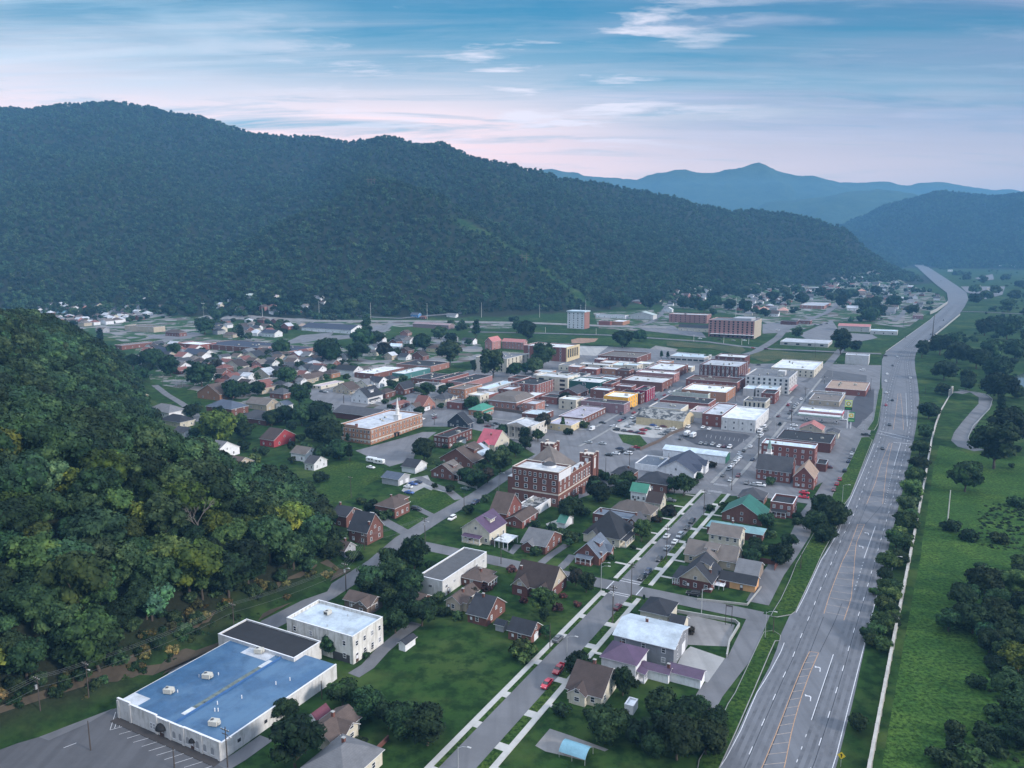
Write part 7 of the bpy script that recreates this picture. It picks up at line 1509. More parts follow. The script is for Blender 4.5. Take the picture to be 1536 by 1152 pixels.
def special(sp, t, w, d, h, x0, x1, y0, y1, top, wm, rc, rg):
    if not sp: return
    m = MB()
    if sp == 'block':
        for k, q in enumerate((.12, .4, .62)): link('window', WINS[2], t, (x1+.004, y0+q*d, .8), math.pi/2, (.9, 1, 1.1))
        m.box(x0+.70*w, x0+.95*w, y0-.04, y0-.004, 0, 2.3, 0); part(m, 'cellar_opening', [DARKTRIM], t)
    elif sp == 'barn':
        m.box(-.9*w/2, .9*w/2, y0-.05, y0-.004, 0, 1.9, 0)
        a = .8*w/2; m.tube((-a, y0-.06, .1), (a, y0-.06, 1.8), .06, .06, 4, 1); m.tube((a, y0-.06, .1), (-a, y0-.06, 1.8), .06, .06, 4, 1); part(m, 'crossed_door', [TRIM, simple('maroon_trim', (.16, .05, .07), .6)], t)
    elif sp == 'hall':
        m.box(x0-.1, x1+.1, y0-.12, y0-.004, 1.9, 2.6, 0); m.box(x1+.004, x1+.12, y0, y1, 1.9, 2.6, 0); m.box(x0-.12, x1+.12, y0-.14, y0-.004, h-1.3, h-1.0, 0); m.box(x1+.004, x1+.14, y0, y1, h-1.3, h-1.0, 0); part(m, 'stone_band', [simple('limestone', (.55, .50, .44), .8)], t)
        s = MB(); cx, cy = x1-.12*w, y0+.58*d
        s.box(cx-1.7, cx+1.7, cy-1.7, cy+1.7, h-.8, h+2.6, 0); s.box(cx-1.9, cx+1.9, cy-1.9, cy+1.9, h+2.6, h+2.9, 0); s.tube((cx, cy, h+2.9), (cx, cy, h+6.0), 1.25, 1.1, 8, 0); s.tube((cx, cy, h+6.0), (cx, cy, h+6.4), 1.35, 1.35, 8, 0); s.tube((cx, cy, h+6.4), (cx, cy, h+13.5), .95, .05, 8, 0)
        st = part(s, 'steeple', [simple('steeple_white', (.74, .72, .70), .6)], t)
        g = MB(); g.box(x0, x1-.4*w, y0, y0+.3, h, h+.9, 0); part(g, 'parapet_gable', [wm], t)
        e = MB(); e.box(x1, x1+1.6, y0+.42*d, y0+.5*d, 2.4, 2.7, 0); e.box(x1+.01, x1+1.4, y0+.43*d, y0+.435*d, 0, 2.4, 0); e.box(x1+.01, x1+1.4, y0+.49*d, y0+.495*d, 0, 2.4, 0); part(e, 'entrance_canopy', [DARKTRIM], t)
        b = MB(); b.box(x1-.4*w-2.5, x1-.4*w-1.3, y0+1.5, y0+2.7, h-.8, h+1.4, 0); part(b, 'chimney', [CHIM], t)
    elif sp == 'steeple':
        cx, cy = x0+.25*w, y0+.7*d; z = h+1.5
        m.box(cx-1.3, cx+1.3, cy-1.3, cy+1.3, z, z+4.2, 0); m.box(cx-1.6, cx+1.6, cy-1.6, cy+1.6, z+4.2, z+4.5, 0); m.box(cx-1.0, cx+1.0, cy-1.0, cy+1.0, z+4.5, z+6.6, 0); m.tube((cx, cy, z+6.6), (cx, cy, z+12), 1.2, .06, 8, 1); part(m, 'steeple', [simple('steeple_white', (.74, .72, .70), .6), simple('copper_green', (.22, .33, .30), .6)], t)
    elif sp == 'metal':
        for k in range(int(d/.8)):
            pass
        m.box(x0+.10*w, x0+.10*w+1.1, y0-.05, y0-.004, 1.6, 4.2, 0); part(m, 'loft_door', [simple('rust_door', (.20, .07, .05), .7)], t)
        q = MB(); q.box(x1+.004, x1+.06, y0+.55*d, y0+.8*d, 0, 3.2, 0); part(q, 'bay_door', [TRIM], t)
    elif sp == 'greenend':
        m.box(x1+.06, x1+.10, y0-.1, y1+.1, -.5, h+.35, 0); part(m, 'green_end_panel', [simple('green_panel', (.03, .13, .09), .6)], t)
        for k in range(9): link('garage_door', GARD, t, (x0+(k+.5)*w/9, y0-.01, 0.02), 0, (w/9*.7, 1, 2.4))
    elif sp == 'ogar':
        link('door', DOOR, t, (x0+.62*w, y0-.01, .02), 0, (1.0, 1, 2.0)); m.box(x0+.02*w, x0+.28*w, y0-.08, y0-.004, -.3, h-.4, 0); part(m, 'brick_panel', [wall_mat('brickd')], t)
    elif sp == 'awning':
        m.box(x1, x1+2.2, y0+.05*d, y0+.8*d, 3.0, 3.4, 0); part(m, 'pink_awning', [simple('pink_awning', (.45, .20, .20), .7)], t)
        q = MB(); q.box(x1-.35*w, x1-.18*w, y0+.4*d, y0+.6*d, h-.9, h+2.6, 0); part(q, 'lift_house', [wm], t)
    elif sp == 'columns':
        rz = h; n = 4; pw = w*.72
        for k in range(n):
            c = MB(); a = -pw/2+pw*(k+.0)/(n-1); c.tube((a, y0-2.2, .5), (a, y0-2.2, h-.9), .42, .36, 10, 0); c.box(a-.5, a+.5, y0-2.7, y0-1.7, .2, .5, 0); c.box(a-.5, a+.5, y0-2.7, y0-1.7, h-.9, h-.6, 0); part(c, 'column', [wall_mat('pale2')], t)
        m.box(-pw/2-.7, pw/2+.7, y0-2.9, y0, -.5, .2, 0); m.box(-pw/2-.6, pw/2+.6, y0-2.8, y0, h-.6, h+.25, 0)
        m.poly([(-pw/2-.8, y0-3.0, h+.25), (pw/2+.8, y0-3.0, h+.25), (0, y0-3.0, h+2.3)], 0); part(m, 'portico', [wall_mat('pale2')], t)
        q = MB(); slab(q, [(-pw/2-.9, y0-3.1, h+.3), (0, y0-3.1, h+2.4), (0, y0+d*.45, h+2.4), (-pw/2-.9, y0+d*.45, h+.3)][::-1]); slab(q, [(0, y0-3.1, h+2.4), (pw/2+.9, y0-3.1, h+.3), (pw/2+.9, y0+d*.45, h+.3), (0, y0+d*.45, h+2.4)][::-1]); part(q, 'portico_roof', [roof_mat('silver2'), TRIM], t)
        for k in range(3):
            for z in (1.0, 4.8): link('window', WINS[2], t, (-pw/3+k*pw/3, y0-.004, z), 0, (1.1, 1, 2.0))
    elif sp == 'creamfront':
        m.box(x1+.004, x1+.9, y0, y1, -1, h+.3, 0)
        for k in range(6): m.box(x1+.9, x1+1.3, y0+(k+.1)*d/6, y0+(k+.32)*d/6, 3.4, h-1.2, 0)
        part(m, 'cream_front', [wall_mat('creamy')], t)
        for k in range(5): q = MB(); q.box(x1+.9, x1+.95, y0+(k+.42)*d/6, y0+(k+1.0)*d/6, 4.0, h-1.8, 0); part(q, 'tall_window', [GLASS], t)
    elif sp == 'tanend':
        m.box(x1+.004, x1+.25, y0, y1, -1, h+.1, 0); part(m, 'tan_end_wall', [wall_mat('tan')], t)
        q = MB(); q.box(x1-.5*w, x1-.1*w, y0+.2*d, y1-.2*d, h-.9, h+2.5, 0); part(q, 'roof_house', [wall_mat('grey')], t)
        e = MB(); e.box(x0+.05*w, x1, y0-4.5, y0, 4.2, 4.6, 0); part(e, 'loading_canopy', [TRIM], t)
    elif sp == 'tower':
        m.box(x0-1, x1+1, y0-1, y1+1, h+.1, h+1.6, 0); part(m, 'cap_roof', [roof_mat('ice')], t)
        q = MB(); q.box(x1+.004, x1+.3, y0, y1, -1, h, 0); part(q, 'brick_end_wall', [wall_mat('brickp')], t)
        for a, hh in ((x1-2, 16), (x1-9, 8)):
            e = MB(); e.tube((a, 0, h+1.6), (a, 0, h+1.6+hh), .25, .12, 6); 
            for z in (4, 7, 10, 13):
                if z < hh: e.box(a-1.4, a+1.4, -.1, .1, h+1.6+z, h+1.75+z)
            part(e, 'antenna_mast', [STEEL], t)
    elif sp == 'gas':
        m.box(x0-.3, x1+.3, y0-.35, y0-.004, h-1.5, h-.3, 0); m.box(x0-.3, x1+.3, y0-.40, y0-.36, h-.75, h-.5, 1); m.box(x1+.004, x1+.3, y0, y1, h-1.5, h-.3, 0); part(m, 'red_fascia', [simple('red_fascia', (.45, .03, .06), .5), TRIM], t)
for row in HOUSES: house(row)
def infill():
    rg = random.Random(21); cs = [(p[0], p[1], p[2]) for p in PLACED]; rows = []
    for poly, num, reg in INFILL:
        xs = [p[0] for p in poly]; ys = [p[1] for p in poly]; k = tries = 0
        while k < num and tries < num*60:
            tries += 1; x = rg.uniform(min(xs), max(xs)); y = rg.uniform(min(ys), max(ys))
            if not inpoly(np.array([x]), np.array([y]), poly)[0]: continue
            w, d = rg.uniform(8, 12), rg.uniform(8, 13); r = max(w, d)/2
            if any(math.hypot(x-a, y-b) < c*.85+r+.6 for a, b, c in cs): continue
            if gz(x, y)-base(y) > 14: continue
            cs.append((x, y, r)); k += 1
            rows.append((x, y, gz(x, y), -28.2+rg.uniform(-6, 6)+rg.choice((0, 0, 90)), w, d, rg.uniform(3.2, 5.0), rg.choice(('gx', 'gy', 'gx', 'h')), rg.choice(('white', 'white', 'white', 'cream', 'tan', 'grey', 'brick', 'brickr', 'pinkbrick')), rg.choice(('dk', 'dkgrey', 'grey', 'brown', 'dkbrown', 'taupe', 'silver2', 'redbrown')), None, None, dict(region=reg, infill=1)))
    rows.sort(key=lambda r: math.hypot(r[0], r[1]))
    for r in rows[:115]: house(r)
    big = MB(); mats = []                                   # the smallest far houses, too many to tell apart
    def mid(m):
        if m not in mats: mats.append(m)
        return mats.index(m)
    for (x, y, z, rot, w, d, h, roof, wall, rc, _, _, _) in rows[115:]:
        W = MB(); Rf = MB(); volume(W, Rf, -w/2, w/2, -d/2, d/2, h, roof, .55, .5); a = R(rot); c, s = math.cos(a), math.sin(a); wi, ri, ti = mid(wall_mat(wall)), mid(roof_mat(rc)), mid(TRIM)
        for m, mp in ((W, (wi, ti, wi)), (Rf, (ri, ti, ri))):
            o = len(big.v); big.v += [(x+c*p[0]-s*p[1], y+s*p[0]+c*p[1], z+p[2]) for p in m.v]; big.f += [tuple(i+o for i in f) for f in m.f]; big.m += [mp[k] for k in m.m]
        PLACED.append((x, y, max(w, d)/2, None, 'far_houses'))
    if big.f: o = big.build('far_houses', mats, kind='stuff'); o['label'] = 'small houses crowded on the far valley floor'
infill()
GX0 = (math.cos(R(-28.2)), math.sin(R(-28.2)))
def shop_infill():
    rg = random.Random(14); cs = [(p[0], p[1], p[2]) for p in PLACED]; k = 0
    for _ in range(4000):
        if k >= 40: break
        p, q_ = rg.uniform(-290, -92), rg.uniform(440, 690); x, y = GX0[0]*p-GX0[1]*q_, GX0[1]*p+GX0[0]*q_
        w, d, h = rg.uniform(9, 15), rg.uniform(11, 18), rg.choice((4.2, 5.0, 7.4))
        if any(p0-w/2-2 < p < p1+w/2+2 for p0, p1 in ((-180, -172), (-124, -119), (-90, -74))) or any(q0-d/2-2 < q_ < q1+d/2+2 for q0, q1 in ((521, 528), (612, 618))): continue
        if any(math.hypot(x-a, y-b) < c*.82+max(w, d)*.5 for a, b, c in cs) or any(math.hypot(x-c[0], y-c[1]) < max(w, d)*.75 for c in CARS): continue
        k += 1; cs.append((x, y, max(w, d)/2))
        house((x, y, gz(x, y), -28.2, w, d, h, 'f', rg.choice(('brick', 'brickr', 'cream', 'block', 'brickp', 'orange')), rg.choice(('white', 'white2', 'black', 'grey', 'silver2', 'ice')), None, None, dict(region='in the downtown blocks', cat='building', infill=1)))
shop_infill()
# ---------------------------------------------------------------- roads, lots, lawns
def asphalt(name, c, crack=True, var=.2):
    t = NT(name, .92, .25); n = t.noise(.09, 6, .65); n2 = t.noise(1.6, 4, .7); n3 = t.noise(.35, 2, .5, 'P', (1, .06, 1, R(28)))
    col = t.ramp(n, [(.28, sc3(c, 1-var)), (.5, c), (.72, sc3(c, 1+var))])
    col = t.mix(t.ramp(n3, [(.46, 0.0), (.66, .42)]), col, sc3(c, .55))
    col = t.mix(t.math('MULTIPLY', n2, .22), col, sc3(c, 1.6)); t.col(col); return t.m
ASP = {'asphalt': asphalt('street_asphalt', (.135, .138, .150)), 'asphalt_old': asphalt('old_asphalt', (.088, .09, .10)), 'asphalt_pale': asphalt('pale_asphalt', (.150, .152, .165), True, .25), 'asphalt_dark': asphalt('dark_asphalt', (.060, .062, .074)),
  'highway': asphalt('highway_asphalt', (.138, .145, .163), True, .14), 'concrete': asphalt('slab_concrete', (.30, .30, .30)), 'concrete_pale': asphalt('pale_concrete', (.34, .335, .33)), 'gravel': asphalt('gravel', (.20, .195, .195), True, .3), 'dirt': asphalt('dirt', (.27, .17, .12)), 'brush': asphalt('dry_brush', (.070, .056, .040), True, .5)}
def lawn_mat(name, a, b):
    t = NT(name, .95, .1); n = t.noise(.16, 6, .7); n2 = t.noise(.9, 5, .75); c = t.ramp(n, [(.3, a), (.6, b), (.8, tuple(.6*x+.4*y for x, y in zip(b, (.14, .14, .07))))])
    n3 = t.noise(.045, 4, .7); c = t.mix(t.ramp(n3, [(.46, 0.0), (.66, .75)]), c, tuple(1.4*x for x in (b[0]*1.35, b[1], b[2]*.9)))
    t.col(t.mix(t.ramp(n2, [(.40, .95), (.58, 0.0)]), c, sc3(a, .45))); t.bump(n2, .5, .2); return t.m
ASP['lawn'] = lawn_mat('mown_lawn', (.018, .056, .011), (.042, .086, .018)); ASP['lawn2'] = lawn_mat('dry_lawn', (.045, .075, .03), (.085, .10, .05))
def yards_mat():
    t = NT('yards_and_drives', .95, .1); v = t.n('ShaderNodeTexVoronoi'); v.inputs['Scale'].default_value = .075; t.put(v.inputs['Vector'], t.n('ShaderNodeNewGeometry').outputs['Position'])
    s = t.n('ShaderNodeSeparateColor'); t.put(s.inputs[0], v.outputs['Color']); n = t.noise(.11, 5, .7)
    g = t.ramp(n, [(.3, (.020, .058, .018)), (.7, (.045, .085, .030))]); p = t.ramp(s.outputs[1], [(.2, (.17, .17, .18)), (.5, (.25, .245, .24)), (.8, (.11, .095, .085))])
    k = t.math('ADD', t.math('MULTIPLY', s.outputs[0], .6), t.math('MULTIPLY', n, .55)); t.col(t.mix(t.ramp(k, [(.56, 0.0), (.60, 1.0)]), g, p)); return t.m
ASP['yards'] = yards_mat()
def sheet(name, mat, pts, lev, thick=0.0, kind='structure', parent=None):
    """flat polygon draped on the ground, lev metres above it"""
    bm = bmesh.new(); vs = [bm.verts.new((x, y, 0)) for x, y in pts]
    try: f = bm.faces.new(vs)
    except ValueError: bm.free(); return
    if f.normal.z < 0 or f.calc_area() and False: pass
    bm.normal_update()
    xs = [p[0] for p in pts]; ys = [p[1] for p in pts]; step = 15.0 if min(ys) < 2500 else 60
    far = max(ys) > 450
    if 'dirt_patch' in name:
        for y in np.arange(min(ys)+6, max(ys), 6.0): bmesh.ops.bisect_plane(bm, geom=bm.verts[:]+bm.edges[:]+bm.faces[:], plane_co=(0, y, 0), plane_no=(0, 1, 0))
        for x in np.arange(min(xs)+6, max(xs), 6.0): bmesh.ops.bisect_plane(bm, geom=bm.verts[:]+bm.edges[:]+bm.faces[:], plane_co=(x, 0, 0), plane_no=(1, 0, 0))
    def cut(co, no): bmesh.ops.bisect_plane(bm, geom=bm.verts[:]+bm.edges[:]+bm.faces[:], plane_co=co, plane_no=no)
    if far:
        for y in np.arange(450, max(ys), 30.0):
            if y > min(ys): cut((0, y, 0), (0, 1, 0))
        if max(xs)-min(xs) > 60:
            for x in np.arange(math.ceil(min(xs)/30)*30, max(xs), 30.0): cut((x, 0, 0), (1, 0, 0))
    co = np.array([v.co[:] for v in bm.verts]); z = ground(co[:, 0], co[:, 1])
    off = lev+np.maximum(0, co[:, 1]-450)*(.00012+.008*lev)
    for v, a, b in zip(bm.verts, z, off): v.co.z = a+b
    bmesh.ops.triangulate(bm, faces=[f for f in bm.faces if len(f.verts) > 4])
    bmesh.ops.recalc_face_normals(bm, faces=bm.faces[:])
    if sum(f.normal.z*f.calc_area() for f in bm.faces) < 0: bmesh.ops.reverse_faces(bm, faces=bm.faces[:])
    if thick:
        r = bmesh.ops.extrude_edge_only(bm, edges=[e for e in bm.edges if e.is_boundary])
        for v in [g for g in r['geom'] if isinstance(g, bmesh.types.BMVert)]: v.co.z -= thick
    me = bpy.data.meshes.new(name); bm.to_mesh(me); bm.free(); me.materials.append(mat); return link(name, me, parent, kind=kind)
def strip_pts(pts, w):
    P = [Vector(p) for p in pts]; Lh, Rh = [], []
    for i, p in enumerate(P):
        d = (P[min(i+1, len(P)-1)]-P[max(i-1, 0)]).normalized(); n = Vector((-d.y, d.x))*w/2; Lh.append(tuple(p+n)); Rh.append(tuple(p-n))
    return Lh, Rh
def ribbon(name, mat, Lh, Rh, lev, kind='structure', thick=0.0):
    """strip between two edges, subdivided and draped"""
    V = []; Fc = []; A = []
    for (a, b), (c, d) in zip(zip(Lh[:-1], Rh[:-1]), zip(Lh[1:], Rh[1:])):
        n = max(1, int(math.hypot(c[0]-a[0], c[1]-a[1])/8))
        for k in range(n): u = k/n; A.append(((a[0]+(c[0]-a[0])*u, a[1]+(c[1]-a[1])*u), (b[0]+(d[0]-b[0])*u, b[1]+(d[1]-b[1])*u)))
    A.append((Lh[-1], Rh[-1]))
    for l, r in A:
        for u in (0, .25, .5, .75, 1): V.append((l[0]+(r[0]-l[0])*u, l[1]+(r[1]-l[1])*u))
    V = np.array(V); z = ground(V[:, 0], V[:, 1]).reshape(-1, 5); z = np.maximum(z, np.maximum(z[:, :1], z[:, 4:])*0+z.mean(1, keepdims=True)) if False else z
    z = z.ravel()+lev+np.maximum(0, V[:, 1]-450)*(.00012+.008*lev); V = np.column_stack([V, z]); n = len(A)
    for i in range(n-1):
        for k in range(4): a = i*5+k; Fc.append((a, a+1, a+6, a+5))
    if thick:
        m = len(V); V = np.vstack([V, V-np.array([0, 0, thick])])
        for i in range(n-1):
            for k in (0, 4): a = i*5+k; Fc.append((a, a+5, a+5+m, a+m))
        Fc.append((0, 1, 2, 3, 4, 4+m, 3+m, 2+m, 1+m, m))
    me = mesh_np(name, V.tolist(), Fc, mat); bm = bmesh.new(); bm.from_mesh(me); bmesh.ops.recalc_face_normals(bm, faces=bm.faces[:])
    if not thick and sum(f.normal.z for f in bm.faces) < 0: bmesh.ops.reverse_faces(bm, faces=bm.faces[:])
    bm.to_mesh(me); bm.free(); return link(name, me, kind=kind)
GA = R(-28.2); GX = (math.cos(GA), math.sin(GA)); GY = (-GX[1], GX[0])
def gp(p, q): return (GX[0]*p+GY[0]*q, GX[1]*p+GY[1]*q)
def rect(p0, p1, q0, q1): return [gp(p0, q0), gp(p1, q0), gp(p1, q1), gp(p0, q1)]
lv = {'asphalt': .05, 'asphalt_old': .034, 'asphalt_pale': .028, 'asphalt_dark': .040, 'concrete': .060, 'concrete_pale': .044, 'gravel': .022, 'yards': .008}
for i, (n, mk, pts) in enumerate(LOTS): sheet(n, ASP[mk], pts, lv[mk]+.0004*i)
for i, (n, mk, pts) in enumerate(LAWNS): sheet(n, ASP[mk], pts, .075+.0006*i if mk != 'brush' else .75)
for i, (n, wd, pts) in enumerate(LANES): ribbon(n, ASP['asphalt' if 'rail' not in n else 'gravel'], *strip_pts(pts, wd), .062+.001*i)
def bank_strip():
    L, Rr = [], []
    for i in range(1, 6):
        a, b = Vector(FOOT[i-1]), Vector(FOOT[i+1]); c = Vector(FOOT[i]); t_ = (b-a).normalized(); n_ = Vector((-t_.y, t_.x)); L.append(tuple(c+n_*4.5)); Rr.append(tuple(c-n_*4.2))
    ribbon('roadside_bank', ASP['brush'], L, Rr, .32)
bank_strip()
for n, wd, pts in STREETS: ribbon(n, ASP['asphalt'], *strip_pts(pts, wd), .092)
for i, (n, p0, p1, q0, q1) in enumerate(STRIPS): 
    ribbon(n, ASP['asphalt'], [gp(p0, q0), gp(p0, q1)] if q1-q0 > 100 else [gp(p0, q1), gp(p1, q1)], [gp(p1, q0), gp(p1, q1)] if q1-q0 > 100 else [gp(p0, q0), gp(p1, q0)], .096+.004*i)
ribbon('highway', ASP['highway'], *HIGHWAY, .112)
PAVE2 = simple('town_pavement_concrete', (.25, .25, .25), .9, .15, .5)
PAVE = simple('pavement_concrete', (.42, .415, .40), .9, .10, .5, coord='Object')
# pavements and verges along the main street, broken at the side streets
for q0, q1 in ((95, 226), (237.5, 351)):
    for p0, p1 in ((-88.2, -86.7), (-75.9, -74.4)): sheet('pavement', PAVE, rect(p0, p1, q0, q1), .15, .15)
    for p0, p1 in ((-86.7, -85.5), (-78.3, -75.9)):
        q = q0
        while q < q1-3:
            e = min(q1, q+random.uniform(11, 19)); sheet('verge', ASP['lawn'], rect(p0+.02, p1-.02, q, e), .13, .13)
            if e < q1-2: sheet('driveway', PAVE, rect(p0+.02, p1-.02, e, min(q1, e+2.6)), .124, .1)
            q = e+2.6
for p0, p1, q0, q1 in ((-87.3, -85.55, 364, 520), (-78.25, -76.5, 364, 520), (-87.3, -85.55, 530, 610), (-78.25, -76.5, 530, 700), (-181.9, -180.05, 449, 519), (-171.95, -170.2, 400, 519), (-181.9, -180.05, 530, 610), (-171.95, -170.2, 530, 610), (-282.9, -281.3, 449, 540)): ribbon('pavement', PAVE2, [gp(p0, q0), gp(p0, q1)], [gp(p1, q0), gp(p1, q1)], .20)
for q0, q1, p0, p1 in ((519.2, 520.9, -170, -125), (528.1, 529.8, -170, -125), (519.2, 520.9, -118, -88), (528.1, 529.8, -118, -88), (438.2, 439.9, -280, -183)): ribbon('pavement', PAVE2, [gp(p0, q1), gp(p1, q1)], [gp(p0, q0), gp(p1, q0)], .20)
# front walks
for q in (106, 131, 158, 187, 206, 246, 262, 281, 300, 318, 336):
    sheet('front_walk', PAVE, rect(-74.4, -70.5, q, q+1.2), .12, .1)
    if q > 225: sheet('front_walk', PAVE, rect(-92.5, -88.2, q+4, q+5.2), .12, .1)
KERB = simple('kerb_concrete', (.26, .26, .26), .9, .15)
for i, isl in enumerate(ISLANDS):
    sheet('kerbed_island', KERB, isl, .20, .2); c = Vector((sum(p[0] for p in isl)/len(isl), sum(p[1] for p in isl)/len(isl)))
    ins = []
    for k in range(len(isl)):
        a, b, d = Vector(isl[k-1]), Vector(isl[k]), Vector(isl[(k+1) % len(isl)]); tg = (d-a).normalized(); nn = Vector((-tg.y, tg.x))
        area = sum(isl[j-1][0]*isl[j][1]-isl[j][0]*isl[j-1][1] for j in range(len(isl))); ins.append(tuple(b+nn*.2*(1 if area > 0 else -1)))
    sheet('island_grass', ASP['lawn'], ins, .23, .03)
# painted lines
PAINT = {'white': simple('white_line', (.56, .57, .60), .8, .2, 1.2, coord='Object'), 'orange': simple('orange_line', (.44, .27, .16), .8, .3, 1.0), 'tar': simple('tar_joint', (.045, .048, .058), .9, .3, .4), 'wear': simple('tyre_worn_asphalt', (.116, .122, .138), .9, .25, .3), 'fade': simple('worn_line', (.36, .30, .26), .8, .3, 1.0), 'yellow': simple('yellow_line', (.50, .30, .07), .8, .2, 1.0)}
class Lines:
    def __init__(s): s.q = {}
    def seg(s, col, a, b, w):
        d = Vector(b)-Vector(a)
        if d.length < .05: return
        d.normalize(); n = Vector((-d.y, d.x))*w/2; s.q.setdefault(col, []).append([(a[0]+n.x, a[1]+n.y), (a[0]-n.x, a[1]-n.y), (b[0]-n.x, b[1]-n.y), (b[0]+n.x, b[1]+n.y)])
    def done(s, lev):
        for col, qs in s.q.items():
            P = np.array(qs).reshape(-1, 2); z = ground(P[:, 0], P[:, 1])+lev+np.maximum(0, P[:, 1]-450)*(.00012+.008*.13)
            V = np.column_stack([P, z]).tolist(); Fc = [(4*i+3, 4*i+2, 4*i+1, 4*i) for i in range(len(qs))]
            me = mesh_np('road_marking', V, Fc, PAINT[col]); bm = bmesh.new(); bm.from_mesh(me)
            for f in bm.faces:
                f.normal_update()
                if f.normal.z < 0: f.normal_flip()
            bm.to_mesh(me); bm.free(); link('road_marking', me, kind='structure')
def resample(pts, step):
    P = [Vector(p) for p in pts]; out = [P[0]]; acc = 0.0
    for a, b in zip(P[:-1], P[1:]):
        L = (b-a).length; s = step-acc
        while s <= L: out.append(a+(b-a)*s/L); s += step
        acc = (acc+L) % step
    return out
LN = Lines()
for col, wd, pts in SOLID:
    P = resample(pts, 6)+[Vector(pts[-1])]
    for a, b in zip(P[:-1], P[1:]): LN.seg(col, tuple(a), tuple(b), wd*1.25)
for A, B, n in HATCH:
    def at(P, u):
        P = [Vector(p) for p in P]; Ls = [(b-a).length for a, b in zip(P[:-1], P[1:])]; s = u*sum(Ls)
        for a, b, l in zip(P[:-1], P[1:], Ls):
            if s <= l: return a+(b-a)*s/l
            s -= l
        return P[-1]
    for k in range(n): LN.seg('fade', tuple(at(A, (k+.25)/n)), tuple(at(B, min(1, (k+.55)/n))), .15)
    LN.seg('orange', tuple(at(A, 1)), tuple(at(B, 1)), .17)
for L1, gap, pts in DASH:
    P = resample(pts, L1+gap)
    for a, b in zip(P[:-1], P[1:]): LN.seg('white', tuple(a), tuple(a+(b-a)*L1/(L1+gap)), .2)
LN.done(.125)
LN = Lines()
for pts in TAR:
    P = resample(pts, 6)
    for a, b in zip(P[:-1], P[1:]): LN.seg('tar', tuple(a+Vector((.25, 0))), tuple(b+Vector((.25, 0))), .17)
LN.done(.1175)
LN = Lines()
for _, _, pts in DASH[:2]:
    P = resample(pts, 8)
    for off in (-2.7, -1.0, 1.0, 2.7):
        Q = []
        for i, p_ in enumerate(P): t_ = (P[min(i+1, len(P)-1)]-P[max(i-1, 0)]).normalized(); Q.append(p_+Vector((-t_.y, t_.x))*off)
        for a, b in zip(Q[:-1], Q[1:]): LN.seg('wear', tuple(a), tuple(b), .75)
LN.done(.1150)
LN = Lines()
for a, b in BAYS: LN.seg('white', a, b, .12)
for p in (-85.2, -78.6):
    pass
for q in (225.6, 227.0): LN.seg('white', gp(-85.3, q), gp(-78.5, q), .3)
for q in (236.4, 238.2): LN.seg('white', gp(-85.3, q), gp(-78.5, q), .3)
for q in (350.6, 352.2, 362.6, 364.2): LN.seg('white', gp(-85.3, q), gp(-78.5, q), .3)
for p in (-87.0, -76.8): LN.seg('white', gp(p, 228), gp(p, 235), .3)
for k in range(6):
    q = 375+k*14
LN.done(.118)
for x, y in ARROWS:                                   # left-turn arrows
    d = Vector((.40, .92)).normalized(); n = Vector((-d.y, d.x)); c = Vector((x, y))
    pts = [c-d*1.7-n*.14, c-d*1.7+n*.14]; pts = [c-d*1.6-n*.12, c+d*.5-n*.12, c+d*.9+n*.35, c+d*.75+n*.75, c+d*1.15+n*1.45, c+d*.1+n*1.3, c+d*.4+n*.85, c+d*.45+n*.45, c+d*.2+n*.12, c-d*1.6+n*.12]
    sheet('turn_arrow', PAINT['white'], [tuple(p) for p in pts], .127)
# ---------------------------------------------------------------- river and flood wall
sheet('bank_grass', lawn_mat('river_bank_grass', (.026, .072, .014), (.046, .108, .022)), BANK, .010)
t = NT('river_water', .06, .5); t.col((.06, .075, .06)); t.bump(t.noise(.5, 3, .5), .08, .1); sheet('river', t.m, RIVER, .06)
W = MB(); P = [Vector(p) for p in WALLTOP]
def fwall():
    m = MB(); hgt = 2.4; Lh, Rh = strip_pts(WALLTOP, .7); n = len(Lh)
    for i in range(n-1):
        a, b, c, d = Lh[i], Lh[i+1], Rh[i+1], Rh[i]; m.prism([a, d, c, b], -1.0, hgt, 0) if False else m.prism([d, c, b, a], -1.0, hgt+.003*(i % 2), 0)
        Vd = Vector(b)-Vector(a); k = int(Vd.length/7)
        for j in range(k):
            for E, s in ((Lh, 1), (Rh, -1)):
                p = Vector(E[i])+(Vector(E[i+1])-Vector(E[i]))*(j+.5)/k; m.box(p.x-.12, p.x+.12, p.y-.12, p.y+.12, -.5, hgt-.3, 1)
    o = m.build('flood_wall', [simple('wall_concrete', (.40, .385, .36), .9, .22, .5), CONC]); o.location.z = 0
    o['label'] = 'long pale concrete flood wall beside the tree row and grass bank'; o['category'] = 'wall'
fwall()
def gate_wall():
    a, b = (WALLTOP[-1], (WALLTOP[-1][0]+9, WALLTOP[-1][1]+14)); m = MB(); Lh, Rh = strip_pts([a, b], 1.0); z = gz(*a); m.prism([Rh[0], Rh[1], Lh[1], Lh[0]], z-1, z+5.0, 0)
    m.prism([(Rh[0][0]+.1, Rh[0][1]), (Rh[1][0]+1.2, Rh[1][1]), (Rh[1][0], Rh[1][1]), (Rh[0][0]-.1, Rh[0][1]+.1)], z-1, z+5.6, 0)
    o = m.build('flood_gate', [simple('wall_concrete', (.40, .385, .36), .9, .22, .5)]); o['label'] = 'tall pale gate end of the flood wall by the river path'; o['category'] = 'wall'
gate_wall()
